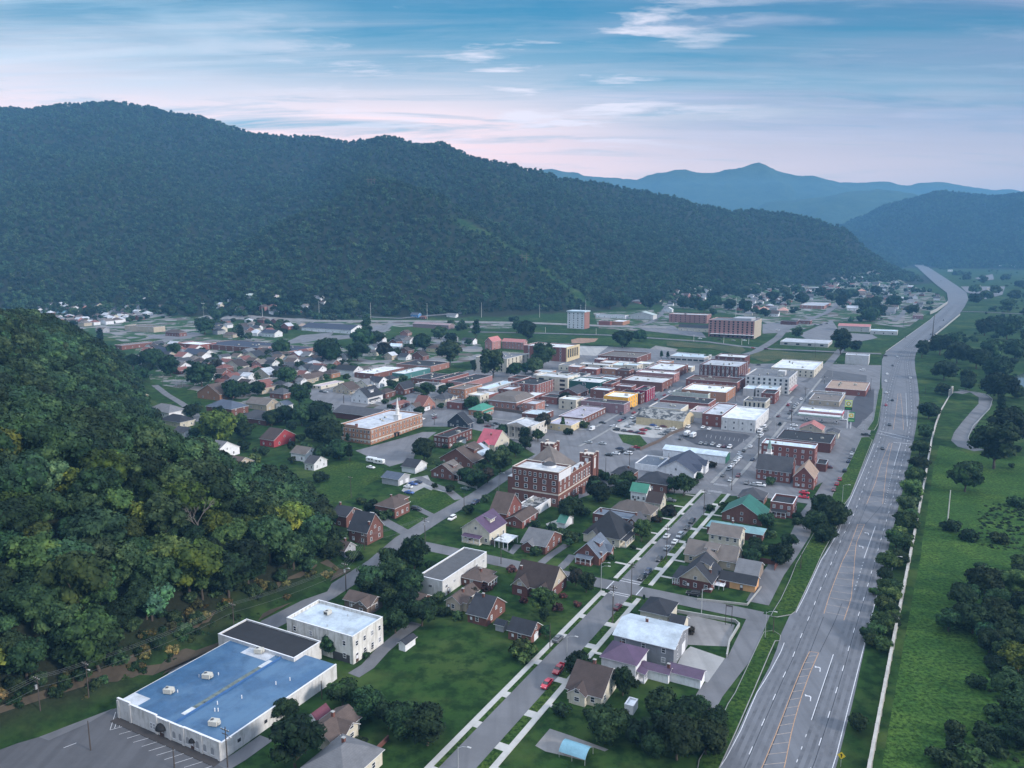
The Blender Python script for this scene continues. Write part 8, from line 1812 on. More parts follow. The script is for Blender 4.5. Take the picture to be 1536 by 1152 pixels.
# ---------------------------------------------------------------- vehicles
PAINTC = dict(red=(.30,.015,.03), brightred=(.55,.02,.05), black=(.012,.013,.016), navy=(.02,.03,.07), maroon=(.11,.02,.03), grey=(.12,.125,.135), silver=(.36,.38,.40), white=(.74,.75,.77), blue=(.03,.09,.32), green=(.08,.14,.12))
t = NT('car_paint', .28, .5); t.col(t.ocol()); t.b.inputs['Coat Weight'].default_value = .4; CARP = t.m
TYRE = simple('tyre', (.018, .018, .019), .85); CARGLASS = NT('car_glass', .06, .7); CARGLASS.col((.012, .016, .022)); CARGLASS = CARGLASS.m
HEADL = simple('lamp_lens', (.7, .7, .68), .2); TAILL = simple('tail_lens', (.35, .01, .015), .3)
def loft(m, secs, mi=0):
    """closed loops of equal size joined along x"""
    n = len(secs[0]); i = len(m.v)
    for s in secs: m.v += [tuple(p) for p in s]
    for a in range(len(secs)-1):
        for k in range(n): j = (k+1) % n; m.f.append((i+a*n+k, i+a*n+j, i+(a+1)*n+j, i+(a+1)*n+k)); m.m.append(mi)
    m.f.append(tuple(i+k for k in range(n-1, -1, -1))); m.m.append(mi); m.f.append(tuple(i+(len(secs)-1)*n+k for k in range(n))); m.m.append(mi)
def sec(x, w, z0, z1, c=.12):
    return [(x, -w/2, z0), (x, w/2, z0), (x, w/2, z1-c), (x, w/2-c, z1), (x, -w/2+c, z1), (x, -w/2, z1-c)]
def body(kind):
    m = MB()
    if kind == 'car':
        loft(m, [sec(-2.3, 1.55, .45, .75), sec(-2.2, 1.72, .28, .98), sec(-1.5, 1.80, .25, 1.02), sec(.9, 1.80, .25, 1.0), sec(1.9, 1.74, .25, .86), sec(2.3, 1.5, .35, .66)])
        loft(m, [sec(-1.05, 1.25, 1.3, 1.43), sec(-.5, 1.36, 1.36, 1.47), sec(.2, 1.34, 1.34, 1.45), sec(.4, 1.25, 1.3, 1.40)])
        g = [sec(-1.85, 1.5, .98, 1.03), sec(-1.1, 1.42, .98, 1.38, .2), sec(.4, 1.42, .98, 1.38, .2), sec(1.15, 1.5, .96, 1.01)]
    elif kind == 'suv':
        loft(m, [sec(-2.35, 1.7, .5, .95), sec(-2.25, 1.84, .35, 1.12), sec(1.0, 1.88, .35, 1.10), sec(2.0, 1.82, .35, 1.0), sec(2.35, 1.6, .45, .8)])
        loft(m, [sec(-2.1, 1.4, 1.62, 1.74), sec(-1.5, 1.5, 1.66, 1.8), sec(.2, 1.48, 1.64, 1.78), sec(.45, 1.35, 1.6, 1.72)])
        g = [sec(-2.28, 1.66, 1.1, 1.2), sec(-2.1, 1.56, 1.1, 1.68, .2), sec(.45, 1.56, 1.1, 1.68, .2), sec(1.2, 1.64, 1.06, 1.12)]
    elif kind == 'pickup':
        loft(m, [sec(-.6, 1.86, .45, 1.12), sec(1.2, 1.88, .45, 1.12), sec(2.3, 1.84, .45, 1.05), sec(2.75, 1.65, .5, .9)])
        for y in (-.93, .83): m.box(-2.8, -.6, y, y+.1, .55, 1.1)
        m.box(-2.8, -2.7, -.83, .83, .55, 1.08); m.box(-2.7, -.6, -.83, .83, .5, .62)
        loft(m, [sec(-.7, 1.45, 1.62, 1.75), sec(.5, 1.45, 1.62, 1.76), sec(.75, 1.35, 1.58, 1.68)])
        g = [sec(-.8, 1.62, 1.1, 1.2), sec(-.68, 1.54, 1.1, 1.66, .2), sec(.75, 1.54, 1.1, 1.62, .2), sec(1.35, 1.62, 1.06, 1.12)]
    elif kind == 'van':
        loft(m, [sec(-2.7, 1.9, .4, 2.3), sec(1.2, 1.95, .4, 2.35), sec(1.9, 1.9, .4, 1.3), sec(2.6, 1.75, .45, 1.0)])
        g = [sec(1.2, 1.7, 1.3, 2.2, .2), sec(1.45, 1.72, 1.25, 2.05, .2), sec(2.05, 1.72, 1.2, 1.3)]
    else:
        loft(m, [sec(-3.0, 2.2, .7, 2.6, .25), sec(-2.8, 2.35, .55, 2.75, .25), sec(2.8, 2.35, .55, 2.75, .25), sec(3.1, 2.2, .9, 2.5, .25)]); m.tube((3.0, .5, .6), (4.1, 0, .5), .05, .05, 4); m.tube((3.0, -.5, .6), (4.1, 0, .5), .05, .05, 4)
        g = None
    return m.mesh('body', [CARP]), g
def wheel_mesh():
    m = MB(); m.tube((0, -.11, 0), (0, .11, 0), .33, .33, 14, 0); m.tube((0, -.125, 0), (0, .125, 0), .19, .19, 10, 1); return m.mesh('wheel', [TYRE, STEEL])
WHEEL = wheel_mesh(); VEH = {}
for k in ('car', 'suv', 'pickup', 'van', 'trailer'):
    bm_, g = body(k); gm_ = None
    if g is not None: q = MB(); loft(q, g); gm_ = q.mesh('cabin_glass', [CARGLASS])
    else: q = MB(); q.box(-1.5, -.3, -1.19, -1.176, 1.5, 2.1); q.box(.6, 1.6, -1.19, -1.176, 1.5, 2.1); q.box(-1.2, 1.2, 1.176, 1.19, 1.5, 2.1); gm_ = q.mesh('cabin_glass', [CARGLASS])
    VEH[k] = (bm_, gm_)
def lampm(mat): m = MB(); m.box(-.06, .06, -.18, .18, -.08, .08); return m.mesh('lamp', [mat])
HL, TLm = lampm(HEADL), lampm(TAILL)
DIM = {'car': (2.24, .68, 1.4, .72), 'suv': (2.3, .8, 1.42, .88), 'pickup': (2.68, .85, 1.75, .9), 'van': (2.56, .75, 1.7, 1.0), 'trailer': (3.0, 1, 0, 1)}
def vehicle(x, y, kind, col, head):
    ang = {'a': math.atan2(GY[1], GY[0]), 'x': GA, 'h': math.atan2(.93, .36), 's': GA+.15}[head]
    if head in 'ax' : ang += random.uniform(-.06, .06)
    if random.random() < .5: ang += math.pi
    cn = {'brightred': 'bright red', 'navy': 'dark blue'}.get(col, col)
    kn = {'car': 'car', 'suv': 'sport utility car', 'pickup': 'pickup truck', 'van': 'van', 'trailer': 'camper trailer'}[kind]
    t = thing({'suv': 'parked_car', 'car': 'parked_car', 'pickup': 'pickup_truck', 'van': 'van', 'trailer': 'camper_trailer'}[kind] if head != 'h' else 'car', f'{cn} {kn}', {'suv': 'car', 'trailer': 'trailer', 'pickup': 'pickup truck'}.get(kind, kind), (x, y, gz(x, y)+.13+max(0, y-450)*.0013), ang)
    b = link('body', VEH[kind][0], t); c = PAINTC[col]; b.color = (*c, 1)
    link('cabin_glass', VEH[kind][1], t)
    fx, fz, wx, tz = DIM[kind]
    for sx in (-1, 1):
        for sy in (-1, 1): link('wheel', WHEEL, t, (sx*(wx if kind != 'trailer' else .45), sy*.82, .33))
    if math.hypot(x, y) < 450 and kind != 'trailer':
        for sy in (-.6, .6): link('headlight', HL, t, (fx-.02, sy, fz)); link('tail_light', TLm, t, (-fx+.04, sy, tz))
    return t, kn, cn, head
rgv = random.Random(9)
for p0, p1, q0, q1 in ((-84.4, -79.4, 372, 515), (-84.4, -79.4, 534, 605), (-179, -173, 452, 515), (-179, -173, 534, 606), (-289, -284, 375, 430)):
    for pp in (p0, p1):
        q = q0
        while q < q1:
            if rgv.random() < .42 and all(math.dist(gp(pp, q), c[:2]) > 6 for c in CARS): CARS.append((*gp(pp, q), rgv.choice(('car', 'car', 'suv', 'pickup')), rgv.choice(('white', 'silver', 'grey', 'black', 'navy', 'maroon', 'white', 'red')), 'a'))
            q += 6.6
VLIST = [vehicle(*c) for c in CARS]
# ---------------------------------------------------------------- poles and lamps
POLEM = simple('pole_wood', (.075, .062, .055), .9, .2, 1.5); WPOLE = simple('pale_pole', (.55, .55, .54), .6, .1); LAMPM = simple('lamp_head', (.5, .5, .5), .4)
PLIST = []
def pole(x, y, h, k):
    z = gz(x, y); h = min(max(h, 5), 34)
    nm, lb, ct = {'u': ('utility_pole', 'wooden utility pole with crossarm', 'utility pole'), 'p': ('wooden_pole', 'slim dark wooden pole', 'pole'), 'l': ('street_lamp', 'tall curved-arm street lamp', 'street lamp'),
      'w': ('tall_pole', 'tall pale bare pole', 'pole'), 'd': ('sign_post', 'dark pair of thin sign posts', 'sign post'), 'f': ('floodlight_pole', 'tall pale floodlight mast with lamp bank on top', 'floodlight'), 'm': ('lattice_mast', 'tall dark tapering mast beside the highway bridge', 'mast')}[k]
    t = thing(nm, lb, ct, (x, y, z), GA); m = MB(); r = .16 if k in 'up' else .11
    if k == 'w': r = .28
    if k == 'm': r = .7
    if k == 'd':
        for a in (-.9, .9): m.tube((a, 0, -.5), (a, 0, h), .07, .06)
        m.box(-1.0, 1.0, -.05, .05, h-.5, h-.3)
    else: m.tube((0, 0, -.8), (0, 0, h), r, r*(.6 if k != 'm' else .3), 8)
    part(m, 'pole', [WPOLE if k in 'wf' else STEEL if k == 'l' else POLEM], t)
    if k == 'u':
        a = MB(); a.box(-1.25, 1.25, -.2, -.08, h-.75, h-.6); a.box(-.9, .9, -.2, -.08, h-1.7, h-1.58); part(a, 'crossarm', [POLEM], t)
        for q in (-1.1, -.4, .4, 1.1): i = MB(); i.tube((q, -.14, h-.6), (q, -.14, h-.35), .06, .05); part(i, 'insulator', [WPOLE], t)
        if (x*7 % 3) < 1.2: c = MB(); c.tube((0, -.38, h-3.2), (0, -.38, h-2.2), .26, .26, 10); part(c, 'transformer', [STEEL], t)
        if (x*3 % 4) < 1.6: c = MB(); c.tube((.1, -.1, h-2.0), (1.9, -.6, h-1.4), .05, .04, 6); lm = part(c, 'lamp_arm', [STEEL], t); e = MB(); e.box(1.7, 2.4, -.75, -.45, h-1.48, h-1.32); part(e, 'lamp_head', [LAMPM], lm)
    if k == 'l':
        c = MB(); c.tube((0, 0, h-.3), (.9, .2, h+.25), .06, .05, 6); c.tube((.9, .2, h+.25), (2.2, .5, h+.35), .05, .04, 6); lm = part(c, 'lamp_arm', [STEEL], t); e = MB(); e.box(2.0, 2.9, .35, .7, h+.27, h+.42); part(e, 'lamp_head', [LAMPM], lm)
    if k == 'f':
        c = MB(); c.box(-3.2, 3.2, -.3, .3, h-.4, h); 
        for q in range(6): c.box(-3+q*1.1, -2.2+q*1.1, -.7, -.3, h-.6, h+.4)
        part(c, 'lamp_bank', [LAMPM], t)
    PLIST.append((t, x, y, z+h, k)); return t
for q in POLES: pole(*q)
# overhead wires along the hillside street and the main street
def wires(name, pts, offs, label):
    m = MB()
    for off in offs:
        for a, b in zip(pts[:-1], pts[1:]):
            a, b = Vector(a)+Vector(off), Vector(b)+Vector(off); L = (b-a).length; n = 7; prev = a
            for k in range(1, n+1):
                u = k/n; p = a+(b-a)*u; p.z -= L*.022*4*u*(1-u); m.tube(prev, p, .022, .022, 3, 0, False); prev = p
    o = m.build(name, [simple('cable', (.20, .21, .22), .6)]); o['label'] = label; o['category'] = 'power line'
up = [(p[0].location.x, p[0].location.y, p[3]) for p in PLIST if p[4] == 'u']
hs = sorted([p for p in up if -190 < (p[0]*GX[0]+p[1]*GX[1]) < -135 and p[1] < 330], key=lambda p: p[1])
if len(hs) > 2: wires('power_line', [(hs[0][0]-25, hs[0][1]-40, hs[0][2])]+hs, [(0, 0, -.4), (.8, -.4, -.4), (-.8, .4, -.4), (0, 0, -3.0)], 'sagging power lines along the hillside street below the woods')
ms = sorted([p for p in up if -92 < (p[0]*GX[0]+p[1]*GX[1]) < -70 and p[1] < 520], key=lambda p: p[1])
if len(ms) > 2: wires('power_line', ms, [(.7, -.4, -.4), (-.7, .4, -.4), (0, 0, -2.5)], 'power lines strung above the straight main street')
# ---------------------------------------------------------------- the big brick church
def church():
    x, y = CHURCH; a = GA; t = thing('church', 'large red brick church with school block, bell tower and crenellated tower', 'church', (x, y, gz(x, y)), a); wm = wall_mat('brick'); st = simple('limestone', (.55, .50, .44), .8)
    PLACED.append((x, y, 26, 'large brick church', t.name))
    # local frame: x across (right-down), y along the main streets; near corner block at the origin
    W = MB(); Rf = MB(); w, d, h = CH_W, 13.5, 15.5
    W.box(-w, 0, 0, d, -1.5, h-.8, 0)
    for q in ((-w, 0, 0, .35), (-w, 0, d-.35, d), (-w, -w+.35, .35, d-.35), (-.35, 0, .35, d-.35)): W.box(*q, h-.8, h, 0); W.box(q[0]-.08, q[1]+.08, q[2]-.08, q[3]+.08, h, h+.2, 1)
    Rf.box(-w+.35, -.35, .35, d-.35, h-.8, h-.7, 0)
    W.box(-w-.12, .12, -.12, -.004, 5.2, 5.8, 1); W.box(.004, .14, -.1, d+24, 5.2, 5.8, 1)
    # right wing along the street
    W.box(-5.5, 0, d+.004, d+23, -1.5, 11.2, 0); Rf.box(-5.2, -.4, d+.3, d+22.7, 11.2, 11.3, 0)
    W.box(-.35, 0, d+.004, d+23, 11.2, 11.9, 0); W.box(-.42, .08, d+.004, d+23, 11.9, 12.05, 1)
    for yy in (d+4, d+10.5, d+16):                      # stepped gables on the street side
        W.poly([(.02, yy-2.2, 11.9), (.02, yy+2.2, 11.9), (.02, yy, 14.0)], 0); W.poly([(-.3, yy+2.2, 11.9), (-.3, yy-2.2, 11.9), (-.3, yy, 14.0)], 0)
    body = part(W, 'wall', [wm, st], t); part(Rf, 'flat_roof', [roof_mat('white2')], t)
    # main gabled nave behind, roof sweeping to the left
    N = MB(); NR = MB(); volume(N, NR, -27, -5.504, d+.5, d+22, 9.5, 'h', 1.02); volume(N, NR, -18, -9, d+.01, d+9, 12.0, 'gy', .9); volume(N, NR, -8, -5.6, d+.6, d+6, 11.0, 'gx', .8)
    part(N, 'nave_wall', [wm, TRIM, wm], t); part(NR, 'nave_roof', [roof_mat('taupe'), TRIM], t)
    D = MB(); D.tube((-9, d-4, h-.7), (-9, d-4, h+.5), 3.2, 3.2, 20, 0)
    D.tube((-9, d-4, h+.5), (-9, d-4, h+1.5), 3.3, 1.2, 20, 1); part(D, 'round_lantern', [TRIM, roof_mat('dkgrey')], t)
    def tower(nm, cx, cy, s, zt, panel=False):
        m = MB(); m.box(cx-s, cx+s, cy-s, cy+s, -1, zt, 0)
        for sx in (-1, 1):
            for sy in (-1, 1): m.box(cx+sx*s-.55, cx+sx*s+.55, cy+sy*s-.55, cy+sy*s+.55, -1, zt+.9, 0); m.box(cx+sx*s-.65, cx+sx*s+.65, cy+sy*s-.65, cy+sy*s+.65, zt+.9, zt+1.15, 1)
        m.box(cx-s-.1, cx+s+.1, cy-s-.1, cy+s+.1, zt-.9, zt-.5, 1); m.box(cx-s+.2, cx+s-.2, cy-s+.2, cy+s-.2, zt, zt+.35, 1)
        for k in range(3): m.box(cx-s+.7+k*(2*s-1.4-.8)/2, cx-s+1.5+k*(2*s-1.4-.8)/2, cy-s-.15, cy-s+.25, zt, zt+.8, 0); m.box(cx+s-.25, cx+s+.15, cy-s+.7+k*(2*s-1.4-.8)/2, cy-s+1.5+k*(2*s-1.4-.8)/2, zt, zt+.8, 0)
        o = part(m, nm, [wm, st], t)
        q = MB(); q.box(cx-.9, cx+.9, cy-s-.12, cy-s-.004, zt-6.5, zt-1.4, 0); q.box(cx+s+.004, cx+s+.12, cy-.9, cy+.9, zt-6.5, zt-1.4, 0); part(q, 'louvre_panel', [simple('louvre_white', (.66, .66, .66), .7)], o)
    tower('bell_tower', -21.5, d+23, 2.9, 18.0); tower('crenellated_tower', -2.2, d+26.0, 2.9, 14.6)
    # white side storey and windows
    m = MB(); m.box(.004, .05, .3, d-.3, 11.6, 15.2, 0); part(m, 'white_upper_wall', [TRIM], t)
    for f, z in enumerate((1.6, 6.6, 9.6, 12.4)):
        n = 5 if f < 3 else 9
        for k in range(n): link('window', WINS[0], t, (-w+(k+.5)*w/n, -.006, z), 0, (1.7 if f < 3 else 1.2, 1, 1.9))
    for z in (1.6, 6.6, 9.6):
        for k in range(3): link('window', WINS[1], t, (.056 if z > 9 else .006, (k+.5)*d/3, z), math.pi/2, (1.2, 1, 1.9))
    for k in range(7):
        for z, hh in ((1.4, 2.2), (6.4, 3.6)): link('window', WINS[k % 2], t, (.02, d+1.5+(k+.5)*21/7, z), math.pi/2, (1.3, 1, hh))
    m = MB(); m.box(.02, 1.8, d+9, d+12, -.5, 3.2, 0); part(m, 'entrance_porch', [wm], t)
    a_ = MB(); a_.box(-w-2.6, -w-.004, .5, 6, -1, 10.5, 0); part(a_, 'side_stair_block', [wm], t); b_ = MB(); b_.box(-w-2.65, -w-.05, .45, 6.05, 10.5, 10.7, 0); part(b_, 'stair_roof', [roof_mat('white2')], t)
church()
# ---------------------------------------------------------------- petrol station canopy, pumps, price signs
def gas():
    x, y = GASP; z = gz(x, y); t = thing('petrol_canopy', 'low green edged petrol station canopy in front of the shop', 'canopy', (x, y, z+.1), GA)
    m = MB(); m.box(-13, 13, -3.5, 3.5, 4.2, 4.9, 0); m.box(-13.1, 13.1, -3.6, -3.5, 4.15, 5.0, 1); m.box(13, 13.1, -3.5, 3.5, 4.15, 5.0, 1); m.box(-13.15, 13.15, -3.66, -3.6, 4.45, 4.75, 2); part(m, 'canopy_roof', [roof_mat('white2'), simple('canopy_green', (.02, .22, .10), .4), TRIM], t)
    for a in (-9, 0, 9): q = MB(); q.box(a-.2, a+.2, -.2, .2, -.2, 4.2); part(q, 'post', [TRIM], t)
    for a in (-9, 0, 9):
        p = thing('fuel_pump', 'fuel pump standing under the petrol station canopy', 'fuel pump', (x+GX[0]*(a+1.6), y+GX[1]*(a+1.6), z+.1), GA, 'fuel pumps under the canopy'); q = MB(); q.box(-.5, .5, -.3, .3, 0, 1.9, 0); q.box(-.4, .4, -.33, -.3, 1.1, 1.7, 1); q.box(-.55, .55, -.35, .35, -.1, .12, 1); part(q, 'pump_body', [TRIM, DARKTRIM], p)
    YEL = simple('sign_yellow', (.85, .62, .05), .4, .03); GRN = simple('sign_green', (.02, .24, .08), .4, .05); BLK = simple('sign_black', (.012, .014, .016), .4)
    for k, (sx, sy, s, hh, lb) in enumerate(SIGNS):
        z = gz(sx, sy); t = thing('price_sign', lb, 'sign', (sx, sy, z), math.atan2(-sx, sy))
        m = MB(); m.tube((0, 0, -.5), (0, 0, hh), .35, .3, 10); part(m, 'pole', [TRIM], t)
        m = MB(); m.box(-s/2, s/2, -.45, .45, hh-s*.1, hh+s*.9, 0); pn = part(m, 'emblem_panel', [simple('sign_lime', (.60, .72, .12), .4, .03) if k == 0 else GRN], t)
        e = MB(); n = 18
        def flower(r0, r1, yy, mi):
            e.poly([((r1 if j % 2 else r0)*math.cos(j*math.pi/n), yy, hh+s*.4+(r1 if j % 2 else r0)*math.sin(j*math.pi/n)) for j in range(2*n)], mi)
        e.box(-s*.40, s*.40, -.47, -.452, hh+s*.02, hh+s*.80, 2); flower(s*.36, s*.28, -.48, 0); flower(s*.27, s*.21, -.49, 1); flower(s*.16, s*.13, -.50, 2); part(e, 'flower_emblem', [GRN if k == 0 else YEL, YEL, simple('sign_white', (.8, .82, .7), .4)], pn)
        m = MB(); m.box(-s/2, s/2, -.45, .45, hh-s*.55, hh-s*.12, 0); m.box(-s*.4, s*.4, -.48, -.45, hh-s*.45, hh-s*.22, 1); part(m, 'price_board', [BLK if k == 0 else GRN, GRN if k == 0 else simple('price_digits_pane', (.30, .55, .25), .4)], t)
gas()
# yellow diamond warning sign at the verge
def warn():
    x, y = WARN; t = thing('warning_sign', 'yellow diamond road sign with black arrow on the highway verge', 'road sign', (x, y, gz(x, y)), math.atan2(-x, y)); m = MB(); m.tube((0, 0, -.3), (0, 0, 3.0), .05); part(m, 'post', [STEEL], t)
    m = MB(); m.poly([(0, -.07, 1.9), (.85, -.07, 2.75), (0, -.07, 3.6), (-.85, -.07, 2.75)], 0); m.poly([(0, -.05, 1.9), (-.85, -.05, 2.75), (0, -.05, 3.6), (.85, -.05, 2.75)], 1); m.box(-.1, .1, -.09, -.075, 2.3, 2.9, 2); m.poly([(-.3, -.085, 2.85), (.3, -.085, 2.85), (0, -.085, 3.25)], 2); part(m, 'plate', [simple('sign_yellow', (.85, .62, .05), .4, .03), STEEL, simple('sign_black', (.012, .014, .016), .4)], t)
warn()
# ---------------------------------------------------------------- pylons on the ridge
for k, (x, y, s) in enumerate(PYLONS):
    z = gz(x, y); t = thing('power_pylon', ['three-legged timber pylon on the wooded spur top', 'dark H-frame timber pylon in the grassy power line cut'][k], 'pylon', (x, y, z), 0)
    for a in ((-1, 0, 1) if k == 0 else (-.7, .7)): m = MB(); m.tube((a*s*.45, 0, -2), (a*s*.45, 0, s*1.5), .6, .4, 6); part(m, 'leg', [WOODM], t)
    m = MB(); m.box(-s*.75, s*.75, -.4, .4, s*1.15, s*1.22); m.box(-s*.6, s*.6, -.4, .4, s*.85, s*.9); part(m, 'crossarm', [WOODM], t)
# ---------------------------------------------------------------- fences, garden walls, guard rails, bridge
def run(name, pts, h, th, mat, label, cat, post=0, z0=-.4, rails=False):
    m = MB(); Lh, Rh = strip_pts(pts, th)
    z = [gz(*p) for p in pts]
    for i in range(len(pts)-1):
        a, b, c, d = Lh[i], Lh[i+1], Rh[i+1], Rh[i]
        if rails:
            for zz in (h-.3, h-.75): m.prism([(d[0], d[1], z[i]), (c[0], c[1], z[i+1]), (b[0], b[1], z[i+1]), (a[0], a[1], z[i])], zz, zz+.25)
        else: m.prism([(d[0], d[1], z[i]), (c[0], c[1], z[i+1]), (b[0], b[1], z[i+1]), (a[0], a[1], z[i])], z0, h+.004*i)
        if post:
            L = math.dist(pts[i], pts[i+1]); n = max(1, int(L/post))
            for k in range(n): u = k/n; px_, py_ = pts[i][0]+(pts[i+1][0]-pts[i][0])*u, pts[i][1]+(pts[i+1][1]-pts[i][1])*u; zz = z[i]+(z[i+1]-z[i])*u; m.box(px_-.09, px_+.09, py_-.09, py_+.09, zz-.3, zz+h+.08)
    o = m.build(name, [mat]); o['label'] = label; o['category'] = cat; return o
for nm, pts, h, th, mk, lb, ct, post, rails in FENCES: run(nm, pts, h, th, {'wood': WOODM, 'conc': CONC, 'white': TRIM, 'steel': STEEL, 'red': simple('red_fence', (.14, .06, .05), .9, .2)}[mk], lb, ct, post, -.4, rails)
# ---------------------------------------------------------------- a bare dead tree and yard things
def dead_tree():
    x, y = DEAD; t = thing('dead_tree', 'bare pale dead tree with branching limbs among green woods', 'tree', (x, y, gz(x, y))); rg = random.Random(4); m = MB()
    def br(p, d, L, r, n):
        q = p+d*L; m.tube(p, q, r, r*.6, 5)
        if n:
            for k in range(3): e = (d+Vector((rg.uniform(-.8, .8), rg.uniform(-.8, .8), rg.uniform(-.1, .6)))).normalized(); br(p+d*L*rg.uniform(.6, 1), e, L*rg.uniform(.55, .8), r*.55, n-1)
    br(Vector((0, 0, -.5)), Vector((.05, 0, 1)), 6.5, .28, 4); part(m, 'bare_limbs', [simple('dead_wood', (.17, .155, .145), .9)], t)
dead_tree()
def bench_set(x, y, lb):
    t = thing('garden_table', lb, 'table', (x, y, gz(x, y)+.02), .4); m = MB(); m.box(-.8, .8, -.5, .5, .7, .76); part(m, 'table_top', [TRIM], t)
    for a in (-.65, .65): q = MB(); q.box(a-.05, a+.05, -.4, .4, 0, .7); part(q, 'leg', [TRIM], t)
for i, (x, y) in enumerate(YARD): bench_set(x, y, ['white garden table on the lawn beside dark trees', 'white garden bench table beside the dark hedge', 'small white lawn table nearest the dark tree clump'][i])
# ---------------------------------------------------------------- trees
def toward(tx, ty):
    """nearest named landmark and which side of it, as seen in the picture"""
    best = min((p for p in PLACED if p[3]), key=lambda p: math.hypot(p[0]-tx, p[1]-ty)-p[2])
    dx, dy = tx-best[0], ty-best[1]; n = math.hypot(tx, ty); sx = (dx*ty-dy*tx)/n; sy = (dx*tx+dy*ty)/n
    rel = ('right of' if sx > 0 else 'left of') if abs(sx) > abs(sy) else ('behind' if sy > 0 else 'in front of')
    return rel, best[3]
PENDING = []
def later(t, words, x, y): PENDING.append((t, words, x, y))
def more_trees():
    rg = random.Random(77); out = []; cs = [(p[0], p[1], p[2]) for p in PLACED]+[(t[0], t[1], t[2]*.5) for t in TREES]
    lanes = [np.array(p) for _, _, p in LANES]+[np.array(p) for _, _, p in STREETS]
    for poly, num in GROVES:
        xs = [p[0] for p in poly]; ys = [p[1] for p in poly]; k = 0
        for _ in range(num*25):
            if k >= num: break
            x, y = rg.uniform(min(xs), max(xs)), rg.uniform(min(ys), max(ys)); r = rg.uniform(1.6, 4.6); X, Y = np.array([x]), np.array([y])
            if not inpoly(X, Y, poly)[0] or any(math.hypot(x-a, y-b) < c+r*.7 for a, b, c in cs) or any(polydist(X, Y, L_)[0][0] < 5+r*.4 for L_ in lanes): continue
            p_, q_ = x*GX[0]+y*GX[1], x*GY[0]+y*GY[1]
            if any(p0-2 < p_ < p1+2 and q0-2 < q_ < q1+2 for _, p0, p1, q0, q1 in STRIPS): continue
            cs.append((x, y, r*.7)); k += 1; out.append((x, y, r*.9, rg.choice(('broad', 'broad', 'round', 'broad', 'shrub')), rg.choice(('dark', 'dark', 'mid', 'mid', 'light'))))
    row = sorted([t for t in TREES if polydist(np.array([t[0]]), np.array([t[1]]), FW)[0][0] < 16 and t[0] < np.interp(t[1], FW[:, 1], FW[:, 0])+3], key=lambda t: t[1])
    for a, b in zip(row[:-1], row[1:]):
        if 4 < math.dist(a[:2], b[:2]) < 30: out.append(((a[0]+b[0])/2+rg.uniform(-2, 2), (a[1]+b[1])/2, rg.uniform(2.4, 3.6), 'broad', rg.choice(('dark', 'mid', 'mid'))))
    TREES.extend(out)
more_trees()
TREES.sort(key=lambda t: -t[2]/math.hypot(t[0], t[1], 60)*(1.3 if t[3] == 'cone' else 1))
_big = [t for t in TREES if t[3] not in ('shrub', 'cone')]; _far = set(map(id, _big[285:]))
_rest = [t for t in TREES if id(t) in _far]; TREES = [t for t in TREES if id(t) not in _far]
_o = scatter('distant_trees', np.array([(t[0], t[1], gz(t[0], t[1])+t[2]*.25) for t in _rest]), np.array([t[2]*1.13 for t in _rest]), BROAD[:3]+ROUND[:2], [(.62, .72, .72), (1, 1, .95), (.75, .85, .8), (.62, .72, .72), (1, 1, 1)]); _o['label'] = 'smaller distant trees spread through the far blocks and river side'
for (x, y, r, style, tint) in TREES:
    r *= 1.13
    if style not in ('shrub', 'cone') and polydist(np.array([x]), np.array([y]), FW)[0][0] < 16 and x < np.interp(y, FW[:, 1], FW[:, 0])+3: r *= .76; style, tint = 'broad', ('mid' if tint == 'dark' else 'light')
    z = gz(x, y); size = 'big' if r > 5.5 else 'small' if r < 2.4 else ''
    tn = {'dark': 'dark green', 'mid': 'green', 'light': 'light green', 'yellow': 'yellowish green', 'pale': 'pale', 'red': 'red-flowering', 'purple': 'dark purple-leaved'}[tint]
    if style == 'shrub': nm, ct, wd = 'shrub', 'shrub', f'{size} {tn} shrub'
    elif style == 'cone': nm, ct, wd = 'conifer_tree', 'tree', f'{size} {tn} conifer'
    else: nm, ct, wd = 'tree', 'tree', f"{size} {'round ' if style == 'round' else ''}{tn} tree"
    t = add_tree(x, y, z, r, style, tint, '', None, nm, ct, lift=.35 if style == 'cone' else random.uniform(.45, .75)); later(t, wd.strip(), x, y)
for (t, kn, cn, head) in VLIST:
    later(t, f"{cn} {kn}"+(' driving on the highway' if head == 'h' else ' parked'), t.location.x, t.location.y)
for (t, x, y, zt, k) in PLIST:
    if k not in 'mf': later(t, t['label'], x, y)
